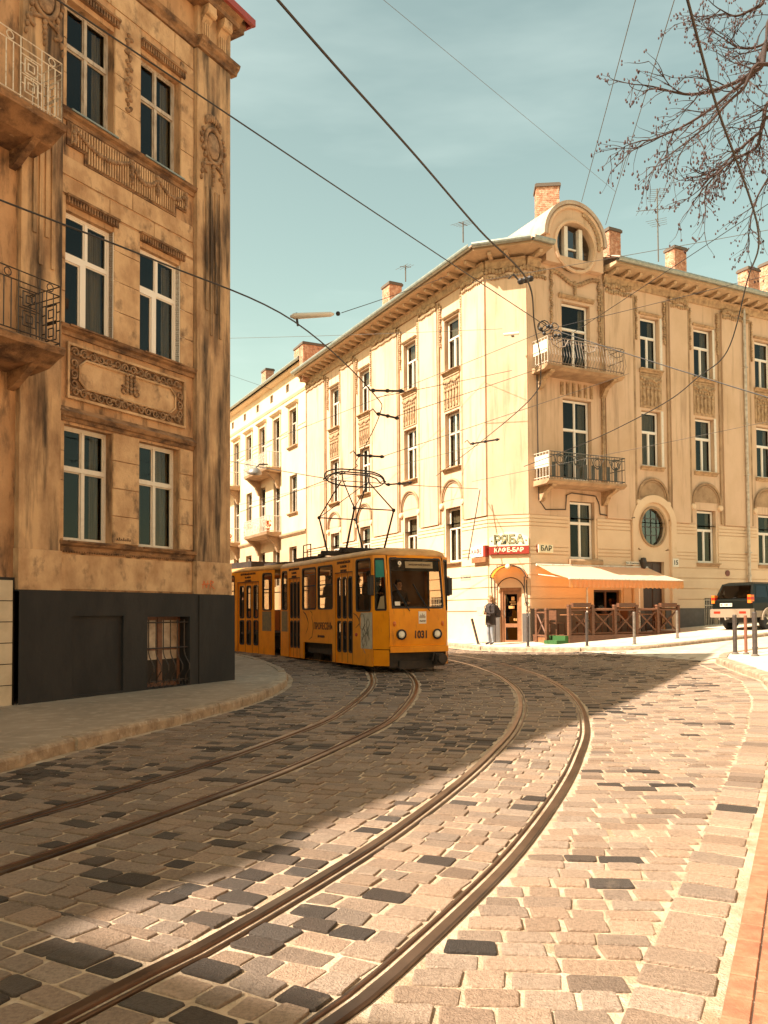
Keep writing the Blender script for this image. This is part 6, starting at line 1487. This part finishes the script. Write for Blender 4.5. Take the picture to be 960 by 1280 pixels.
J = {'pel': ((0, 0, .95), (.16, .12)), 'wai': ((0, .01, 1.08), (.15, .11)), 'che': ((0, .0, 1.28), (.18, .13)), 'sho': ((0, .0, 1.42), (.15, .10)), 'nec': ((0, -.01, 1.50), .055), 'hd0': ((0, -.03, 1.58), (.075, .085)), 'hd1': ((0, -.03, 1.68), (.078, .092)), 'hd2': ((0, -.02, 1.745), .055),
     'lh': ((.09, 0, .88), (.095, .10)), 'lk': ((.10, -.02, .48), .065), 'la': ((.11, .03, .09), .045), 'lt': ((.12, -.13, .04), (.042, .035)), 'rh': ((-.09, 0, .88), (.095, .10)), 'rk': ((-.09, -.05, .48), .065), 'ra': ((-.10, .0, .09), .045), 'rt': ((-.11, -.16, .04), (.042, .035)),
     'ls': ((.19, .0, 1.39), .07), 'le': ((.25, -.03, 1.13), .055), 'lw': ((.13, -.28, 1.14), .038), 'lf': ((.09, -.35, 1.16), (.035, .02)), 'rs': ((-.19, .0, 1.39), .07), 're': ((-.25, -.03, 1.13), .055), 'rw': ((-.13, -.28, 1.14), .038), 'rf': ((-.09, -.35, 1.16), (.035, .02))}
E_ = [('pel', 'wai'), ('wai', 'che'), ('che', 'sho'), ('sho', 'nec'), ('nec', 'hd0'), ('hd0', 'hd1'), ('hd1', 'hd2'), ('pel', 'lh'), ('lh', 'lk'), ('lk', 'la'), ('la', 'lt'), ('pel', 'rh'), ('rh', 'rk'), ('rk', 'ra'), ('ra', 'rt'), ('sho', 'ls'), ('ls', 'le'), ('le', 'lw'), ('lw', 'lf'), ('sho', 'rs'), ('rs', 're'), ('re', 'rw'), ('rw', 'rf')]
def add_fingers(b, c, sg, d=(-.0, -1, .1)):
    for k in range(4):
        x = c[0]+(k-1.5)*.018; b.tube([(x, c[1]-.02, c[2]), (x, c[1]-.055, c[2]+.005), (x-.006*sg, c[1]-.075-.006*(k in (1, 2)), c[2]-.02)], [.0095, .009, .007], 5)
    b.tube([(c[0]-sg*.03, c[1]+.01, c[2]), (c[0]-sg*.045, c[1]-.025, c[2]+.015), (c[0]-sg*.04, c[1]-.05, c[2]+.02)], [.011, .010, .008], 5)
bm_person = skin_body('body', J, E_, 'pel', 2)
def dress(me, tops, bottoms, skin_, shoe, coat_z=.80):
    for q in (tops, bottoms, skin_, shoe): me.materials.append(q)
    for p in me.polygons:
        z = p.center.z; y = p.center.y; i = 0
        if z > 1.50: i = 2
        elif y < -.29 and z > .9: i = 2
        elif z < .10: i = 3
        elif z < coat_z: i = 1
        p.material_index = i
def person(loc, rz, label, tops, bottoms, hairm, hair_long=True, coat=True, sc_=1.0, cat='person', grp=None):
    me = bm_person.copy(); dress(me, tops, bottoms, m_skin, m_shoe)
    o = tag(inst('person', me, None, loc, rz), label, cat, grp); o.scale = (sc_,)*3
    b = MB(); b.blob((0, -.012, 1.685), .098, .108, .105, 12, 8); b.v = [v_ for v_ in b.v]
    if hair_long: b.tube([(0, .05, 1.70), (0, .085, 1.58), (0, .07, 1.44), (0, .08, 1.36)], [.08, .085, .08, .05], 8)
    # open the face
    b.v = [(x, max(y, -.055) if z < 1.715 else y, z) for x, y, z in b.v]; b.build('hair', hairm, o, smooth=True)
    f = MB()
    for s_ in (-1, 1): f.blob((s_*.031, -.118, 1.648), .011, .007, .007)
    f.tube([(-.022, -.118, 1.565), (0, -.122, 1.562), (.022, -.118, 1.565)], .004, 4); f.build('face_marks', m_black, o)
    MB().tube([(0, -.118, 1.655), (0, -.135, 1.612), (0, -.125, 1.60)], [.008, .014, .010], 6).build('nose', m_skin, o, smooth=True)
    for s_ in (-1, 1): MB().blob((s_*.088, -.02, 1.63), .012, .02, .03).build('ear', m_skin, o, smooth=True)
    h = MB(); add_fingers(h, (.09, -.36, 1.165), 1); add_fingers(h, (-.09, -.36, 1.165), -1); h.build('fingers', m_skin, o, smooth=True)
    if coat:
        q = MB(); q.rings([[(w*math.cos(a), d*math.sin(a)+.0, z) for a in np.linspace(0, 6.283, 17)[:-1]] for z, w, d in ((.72, .225, .175), (.95, .215, .165), (1.12, .195, .15), (1.30, .225, .16), (1.43, .20, .13), (1.49, .09, .085))], False, False); q.build('coat', tops, o, smooth=True)
    return o
pp = np.array([3.83, 30.25]); px_ = (pp[0], pp[1], G(*pp)+.115)
per = person(px_, math.radians(-62), 'person in a dark coat and faded jeans with a backpack reading beside the cafe door', m_jacket, m_jean, m_hair)
per['category'] = 'person'
MB().rings([[(-.155, .15, .98), (.155, .15, .98), (.155, .34, 1.0), (-.155, .34, 1.0)], [(-.16, .13, 1.2), (.16, .13, 1.2), (.15, .33, 1.2), (-.15, .33, 1.2)], [(-.12, .13, 1.44), (.12, .13, 1.44), (.1, .24, 1.42), (-.1, .24, 1.42)]])
bp_ = empty('backpack', px_, math.radians(-62), 'dark backpack worn by the person reading by the cafe door', 'backpack')
MB().rings([[(-.155, .15, .98), (.155, .15, .98), (.155, .32, 1.0), (-.155, .32, 1.0)], [(-.165, .13, 1.2), (.165, .13, 1.2), (.155, .34, 1.2), (-.155, .34, 1.2)], [(-.12, .13, 1.44), (.12, .13, 1.44), (.1, .24, 1.42), (-.1, .24, 1.42)]]).build('bag', m_bag, bp_, smooth=False)
b = MB()
for s_ in (-1, 1): b.tube([(s_*.11, .14, 1.42), (s_*.13, 0, 1.50), (s_*.14, -.16, 1.38), (s_*.15, -.12, 1.12), (s_*.13, .15, 1.02)], .018, 5)
b.build('strap', m_bag, bp_)
nw = tag(MB().extr([(-.20, -.43, 1.08), (0, -.40, 1.06), (.20, -.43, 1.08), (.20, -.47, 1.38), (0, -.44, 1.36), (-.20, -.47, 1.38)], (0, -.006, 0)).build('newspaper', m_paper, None, px_, math.radians(-62)), 'pale folded paper held by the person in the dark coat', 'newspaper')
# tram driver and passengers
m_drk = mat('dark_clothes', (.05, .035, .028), .9); m_mid = mat('grey_clothes', (.13, .10, .08), .9); m_dh = mat('dark_hair', (.03, .018, .012), .8)
def in_tram(x, y, z, rz, label, grp=None, tops=m_drk, sec_=False, hl=False, sc_=1.0):
    base = Matrix.Translation(tram.location) @ Matrix.Rotation(HD, 4, 'Z')
    if sec_: base = base @ Matrix.Translation((-.05, 7.72, 0)) @ Matrix.Rotation(math.radians(11), 4, 'Z')
    p = base @ Vector((x, y, z)); return person(tuple(p), HD+rz+(math.radians(11) if sec_ else 0), label, tops, m_drk, m_dh, hl, False, sc_, 'person', grp)
in_tram(-.05, .95, .62, 0, 'tram driver in dark clothes behind the windscreen')
in_tram(-.35, 3.3, .9, math.pi/2, 'passenger in grey standing behind the window next to the front tram door', 'tram passengers', m_mid); in_tram(.35, 4.4, .9, 1.2, 'long-haired passenger standing on the far side of the tram aisle', 'tram passengers', m_drk, hl=True); in_tram(-.4, 4.8, .9, -1.4, 'passenger in grey standing behind the window next to the middle tram door', 'tram passengers', m_mid)
in_tram(.45, 3.2, .82, 1.9, 'passenger standing at the far windows behind the grey passenger', 'tram passengers', m_drk); in_tram(.5, 5.0, .7, 2.2, 'passenger seated at the far side near the middle tram door', 'tram passengers', m_drk); in_tram(-.3, 2.2, .9, .3, 'passenger waiting inside the front tram door', 'tram passengers', m_drk)
in_tram(-.4, .6, .75, 1.0, 'passenger by the narrow window of the rear tram section', None, m_drk, True); in_tram(-.4, 3.5, .55, 1.3, 'passenger seated in the rear tram section', None, m_mid, True)
# ---- overhead wires
m_wire = mat('dark_wire', (.018, .014, .012), .6); m_wire2 = mat('grey_wire', (.09, .075, .06), .6)
def wire(pts, r, label, grp, sag=0, mt=None, name='overhead_wire'):
    P = []
    for a, c in zip(pts[:-1], pts[1:]):
        a, c = np.array(a), np.array(c); n = max(2, int(np.linalg.norm(c-a)/2))
        for k in range(n): t = k/n; q = a*(1-t)+c*t; q[2] -= sag*4*t*(1-t)*np.linalg.norm(c-a)/20; P.append(q)
    P.append(np.array(pts[-1]))
    if len(pts) > 2: P = list(spline(pts, 8))
    b = MB(); b.tube(P, r, 5); return tag(b.build(name, mt or m_wire, None), label, 'wire', grp)
ZW = 5.85
c2 = [atz(330, -20, ZW+.05), atz(420, 83, ZW), atz(520, 195, ZW), atz(600, 288, ZW), atz(659, 350, ZW), atz(668, 405, ZW), atz(676, 463, ZW), atz(662, 500, ZW+.05), at(600, 553, 25), at(545, 595, 29)]
wire(c2, .011, 'contact wire bending over the empty curving track', 'contact wires')
wire([atz(-60, 224, ZW), atz(0, 250, ZW), atz(200, 328, ZW), atz(368, 402, ZW), atz(467, 492, ZW), at(474, 520, 18.5), at(446, 575, 22.5), at(428, 592, 23.6), at(300, 640, 32)], .011, 'contact wire running to the tram pantograph', 'contact wires')
wire([atz(858, -5, ZW+.2), atz(895, 130, ZW+.1), atz(948, 290, ZW), at(934, 351, 12.2), at(909, 439, 14.5), at(872, 472, 16), at(827, 506, 18), at(740, 550, 21.5), at(655, 583, 25)], .011, 'contact wire looping in from the tree and back past the downpipe', 'contact wires')
def span(p, q, r, label, grp='span wires', sag=.12, mt=None): return wire([p, q], r, label, grp, sag, mt)
nod = at(688, 411, 29.0)
span(at(66, -4, 11.2), nod, .014, 'thick span cable from the ochre house to the balcony cable knot', sag=.02)
span(nod, at(990, 506, 21), .016, 'span cable running from the balcony knot off to the right', sag=.05)
span(at(262, 580, 36), nod, .010, 'thin span wire from the tram street to the balcony cable knot', sag=.05)
span(nod, at(985, 338, 25), .010, 'thin wire rising from the balcony knot towards the tree', sag=.05)
span(at(590, 353, 29.5), at(985, 283, 26), .010, 'thin pale wire crossing in front of the dormer', sag=.03, mt=m_wire2)
span(at(277, 423, 38), at(628, 411, 29.5), .009, 'thin level wire over the tram street roofs', sag=.05, mt=m_wire2)
span(at(470, 497, 21), at(640, 463, 30), .009, 'thin wire from the upper pull-off to the corner wall', sag=.02)
span(at(497, 520, 20.5), at(676, 460, 30), .009, 'thin wire from the lower pull-off to the corner wall', sag=.02)
span(at(480, 570, 22), at(786, 467, 29.5), .009, 'thin pale wire rising to the upper balcony slab', sag=.02, mt=m_wire2)
span(at(430, 601, 23), at(598, 611, 31.5), .012, 'short wire from the pantograph bow to the wall bracket', sag=.03)
span(at(262, 571, 36), at(432, 602, 24), .014, 'wire carrying the round street lamp', sag=.05)
span(at(262, 640, 40), at(600, 556, 27), .008, 'lower thin wire crossing the tram street', sag=.02, mt=m_wire2)
span(at(590, 602, 29), at(985, 522, 27), .008, 'thin pale wire rising past the lower balcony', sag=.02, mt=m_wire2)
span(at(797, -10, 20), at(727, 252, 33), .012, 'dark wire dropping from the sky to the dormer', sag=0, mt=m_wire2)
span(at(846, -10, 20), at(757, 281, 35), .012, 'dark wire dropping from the sky behind the dormer', sag=0, mt=m_wire2)
span(at(470, -8, 30), at(770, 240, 50), .009, 'faint wire crossing high in the open sky', sag=0, mt=m_wire2)
span(at(585, 700, 30.5), at(600, 612, 31.3), .02, 'short cable dropping from the wall bracket above the lightbox sign', sag=0)
span(at(695, 430, 28), at(960, 255, 20), .010, 'thin wire climbing from the balcony towards the bare branches', sag=.03)
span(at(262, 460, 42), at(340, 487, 44), .008, 'faint wire beside the ochre corner pilaster', sag=0, mt=m_wire2)
def pulloff(p, q, label):
    t = empty('pull_off_arm', tuple(p), 0, label, 'wire fitting', 'wire pull-off arms'); v_ = np.array(q)-np.array(p); b = MB(); b.tube([(0, 0, 0), tuple(v_*.5), tuple(v_)], .028, 6); b.build('arm', m_wire, t)
    for f in (.08, .5, .92): MB().blob(tuple(v_*f), .06, .06, .05).build('insulator', m_rub, t)
    MB().tube([tuple(v_*0), tuple(v_*.0+np.array([-.10, 0, .12])), tuple(v_*.0+np.array([-.18, 0, .05]))], .016, 5).build('hook', m_wire, t)
pulloff(at(463, 488, 19.5), at(505, 489, 20), 'upper pull-off arm on the tram contact wire'); pulloff(at(471, 517, 20.5), at(498, 523, 21), 'second pull-off arm below the upper one'); pulloff(at(446, 569, 22), at(480, 571, 22.5), 'pull-off arm just above the pantograph'); pulloff(at(588, 555, 26), at(624, 549, 26.5), 'pull-off arm before the canted corner'); pulloff(at(483, 606, 24), at(515, 603, 25), 'pull-off arm beside the pantograph bow'); pulloff(at(650, 352, 13), at(664, 348, 13.2), 'wire clamp on the contact wire near the eaves')
kn_ = empty('cable_knot', tuple(nod), 0, 'tangle of cable coils and insulators before the upper balcony', 'cable knot'); b = MB(); r = random.Random(1)
for k in range(5): c = (r.uniform(-.3, .4), 0, r.uniform(-.2, .15)); rr = r.uniform(.12, .22); b.tube([(c[0]+rr*math.cos(a), .04*math.sin(a*2), c[2]+rr*math.sin(a)) for a in np.linspace(0, 6.28, 13)[:-1]], .018, 5, True)
b.build('coils', m_wire, kn_); b = MB()
for k in range(6): b.blob((-.35+k*.13, 0, r.uniform(-.25, .1)), .07)
b.build('insulator', m_rub, kn_)
# lamps on wires
lp = empty('street_lamp', tuple(at(318, 590, 33)), .4, 'round grey street lamp hanging on a wire over the tram', 'street lamp')
b = MB(); b.lathe([(.0, .20), (.12, .18), (.26, .05), (.30, -.03), (.28, -.08), (0, -.10)], 20); b.v = [(x, y*.94-z*.5, z*.86+y*.34) for x, y, z in b.v]; b.build('shade', mat('lamp_grey', (.25, .23, .20), .4, metal=.3), lp, smooth=True)
MB().tube([(0, 0, .1), (.2, 0, .32), (.55, 0, .34)], .03, 6).build('arm', m_wire, lp)
lq = empty('wire_lamp', tuple(at(392, 394, 17)), 0, 'long pale lamp fitting hung from wires against the sky', 'street lamp'); b = MB(); b.rings([[(x, w*math.cos(a), h*math.sin(a)+x*.05) for a in np.linspace(0, 6.28, 9)[:-1]] for x, w, h in ((-.48, .03, .02), (-.40, .10, .06), (.35, .07, .05), (.42, .02, .02))]); b.build('housing', mat('lamp_white', (.66, .62, .55), .4), lq, smooth=True); MB().blob((.5, 0, .03), .05).build('insulator', m_rub, lq); MB().tube([(-.35, 0, .05), (-.34, 0, -.10), (-.32, 0, -.22)], .025, 5).build('hanger', m_wire, lq)
span(at(427, 391, 17), at(560, 345, 26), .008, 'thin wire from the pale lamp fitting to the eaves', sag=.03)
wl = empty('wall_lamp', tuple(at(640, 419, 30.6)), aC, 'short white tube lamp on the canted corner under the eaves', 'wall lamp'); MB().tube([(-.28, -.15, 0), (.28, -.15, 0)], .055, 8).build('tube', m_signw, wl); MB().box(-.05, .05, -.15, .25, .0, .05).build('bracket', m_iron, wl)
# ---- aerials
def yagi(pbase, h, label, booms, grp='roof aerials'):
    t = empty('television_aerial', tuple(pbase), .5, label, 'aerial', grp); MB().tube([(0, 0, 0), (0, 0, h)], .03, 6).build('mast', m_wire2, t)
    for (z, ln, n, rz) in booms:
        b = MB(); c, s_ = math.cos(rz), math.sin(rz); b.tube([(-ln/2*c, -ln/2*s_, z-.06), (ln/2*c, ln/2*s_, z+.10)], .016, 5)
        for k in range(n): f = -.5+(k+.5)/n; e = .30*(1+.5*(1-k/n)); b.tube([(f*ln*c-e*s_, f*ln*s_+e*c, z+.02+f*.16), (f*ln*c+e*s_, f*ln*s_-e*c, z+.02+f*.16)], .008, 4)
        b.build('antenna', m_wire2, t)
pa = at(823, 327, 37); yagi(pa, at(817, 236, 37)[2]-pa[2], 'tall television aerial on the tiled roof right of the dormer', [(3.0, 1.6, 7, .9), (2.35, 1.9, 8, -.5), (1.75, 1.2, 4, .6)])
pa = at(579, 303, 36); yagi(pa, .9, 'small aerial above the eaves left of the dormer', [(.8, .8, 4, .5)]); pa = at(507, 352, 40); yagi(pa, .8, 'tiny aerial beside the left roof chimney', [(.7, .7, 3, .2)])
# ---- bare tree reaching in from the right
m_bark = mat('bark', (.030, .018, .014), .9, c2=(.055, .03, .024), sc2=9); m_bud = mat('red_brown_buds', (.045, .018, .016), .8)
tr_ = empty('bare_tree', (7.6, 10.4, G(7.6, 10.4)), 0, 'bare budding tree whose drooping twigs reach over the street', 'tree')
to = np.array([7.6, 10.4, G(7.6, 10.4)]); rt_ = random.Random(11)
def tp_(px, py, Y): return at(px, py, Y)-to
trunk = MB(); trunk.tube([(0, 0, -.2), (.05, 0, 1.5), (-.05, .05, 3.2), (-.2, 0, 5.0), (-.35, -.1, 6.6), (-.4, 0, 8.6), (-.3, 0, 11)], [.24, .20, .17, .15, .12, .09, .05], 10); trunk.build('trunk', m_bark, tr_, smooth=True)
limbs = MB(); twigs = MB(); buds = MB()
def bud(p, s=1.0):
    for k in range(rt_.choice([1, 2, 2, 3])): buds.blob((p[0]+rt_.gauss(0, .018), p[1]+rt_.gauss(0, .018), p[2]+rt_.gauss(0, .018)), .011*s, .011*s, .018*s, 4, 3)
def twig(p, d, ln, r, depth):
    n = 5; pts = [np.array(p)]; d = np.array(d)/np.linalg.norm(d)
    for k in range(n):
        d = d+np.array([rt_.gauss(0, .16), rt_.gauss(0, .16), rt_.gauss(-.02, .15)]); d /= np.linalg.norm(d); pts.append(pts[-1]+d*ln/n)
    twigs.tube(pts, [r*(1-.7*k/n) for k in range(n+1)], 4); 
    if depth == 0 or rt_.random() < .5: bud(pts[-1])
    if depth > 0:
        for k in range(1, n+1):
            for _ in range(rt_.choice([0, 1, 1, 2])):
                dd = d+np.array([rt_.gauss(0, .55), rt_.gauss(0, .55), rt_.gauss(-.1, .55)]); twig(pts[k], dd, ln*rt_.uniform(.40, .65), r*.55, depth-1)
    elif rt_.random() < .6: bud(pts[rt_.randint(2, 4)], .8)
def limb(pp, r0, r1, side=.55, dens=1):
    P = spline(pp, 6); n = len(P); limbs.tube(P, [.75*(r0+(r1-r0)*k/(n-1)) for k in range(n)], 6)
    for k in range(int(n*.30), n, 2):
        d = P[min(k+1, n-1)]-P[k-1]; d /= np.linalg.norm(d)
        for _ in range(dens):
            dd = d*.8+np.array([rt_.gauss(-.1, .4), rt_.gauss(0, .45), rt_.gauss(-.05, .45)]); twig(P[k], dd, rt_.uniform(.35, .75)*side/.55, max(r1*1.0, .008), 1)
    twig(P[-1], P[-1]-P[-3], .5, r1*.9, 1)
Y0 = 9.6
limb([(-.3, -.05, 6.0), tp_(985, 70, 10), tp_(950, 85, 9.8), tp_(915, 105, Y0), tp_(865, 118, 9.4), tp_(815, 108, 9.2)], .06, .010)
limb([(-.3, -.05, 6.0), tp_(985, 75, 10.2), tp_(940, 95, 10), tp_(890, 135, 9.8), tp_(850, 160, 9.6), tp_(806, 178, 9.5)], .045, .009)
limb([(-.35, -.05, 6.4), tp_(980, 90, 9.4), tp_(925, 115, 9.2), tp_(880, 160, 9.1), tp_(835, 195, 9.0)], .04, .008)
limb([(-.3, 0, 5.4), tp_(985, 140, 10.5), tp_(950, 165, 10.4), tp_(915, 195, 10.3), tp_(885, 225, 10.2)], .05, .010, .5, 2)
limb([(-.3, 0, 5.6), tp_(985, 155, 9.9), tp_(945, 185, 9.8), tp_(910, 205, 9.7), tp_(880, 235, 9.6)], .04, .009, .45, 2)
limb([(-.3, 0, 5.3), tp_(985, 180, 10.8), tp_(965, 215, 10.7), tp_(945, 250, 10.6), tp_(935, 290, 10.5)], .035, .007, .4)
limb([(-.35, 0, 7.2), tp_(985, 5, 10), tp_(950, 8, 9.9), tp_(920, 20, 9.8), tp_(897, 10, 9.7)], .04, .008, .5)
limb([(-.35, 0, 7.0), tp_(985, 30, 10.5), tp_(955, 55, 10.3), tp_(925, 60, 10.2), tp_(900, 45, 10)], .035, .008, .5)
limb([(-.35, 0, 8.0), (-.5, .3, 9.3), (-1.0, .4, 10.4), (-1.6, .2, 11.2)], .06, .012); limb([(-.3, 0, 7.5), (.7, .2, 9), (1.6, .1, 10.4)], .06, .012); limb([(-.3, 0, 6.2), (.9, .2, 7.2), (2.0, .2, 8.0)], .06, .012); limb([(-.3, 0, 9), (.1, .8, 10.5), (.2, 1.4, 11.8)], .05, .012)
limbs.build('limbs', m_bark, tr_, smooth=True); o = twigs.build('crown', m_bark, tr_); o['kind'] = 'stuff'; o = buds.build('buds', m_bud, tr_); o['kind'] = 'stuff'
print('twig verts', len(twigs.v), len(buds.v))
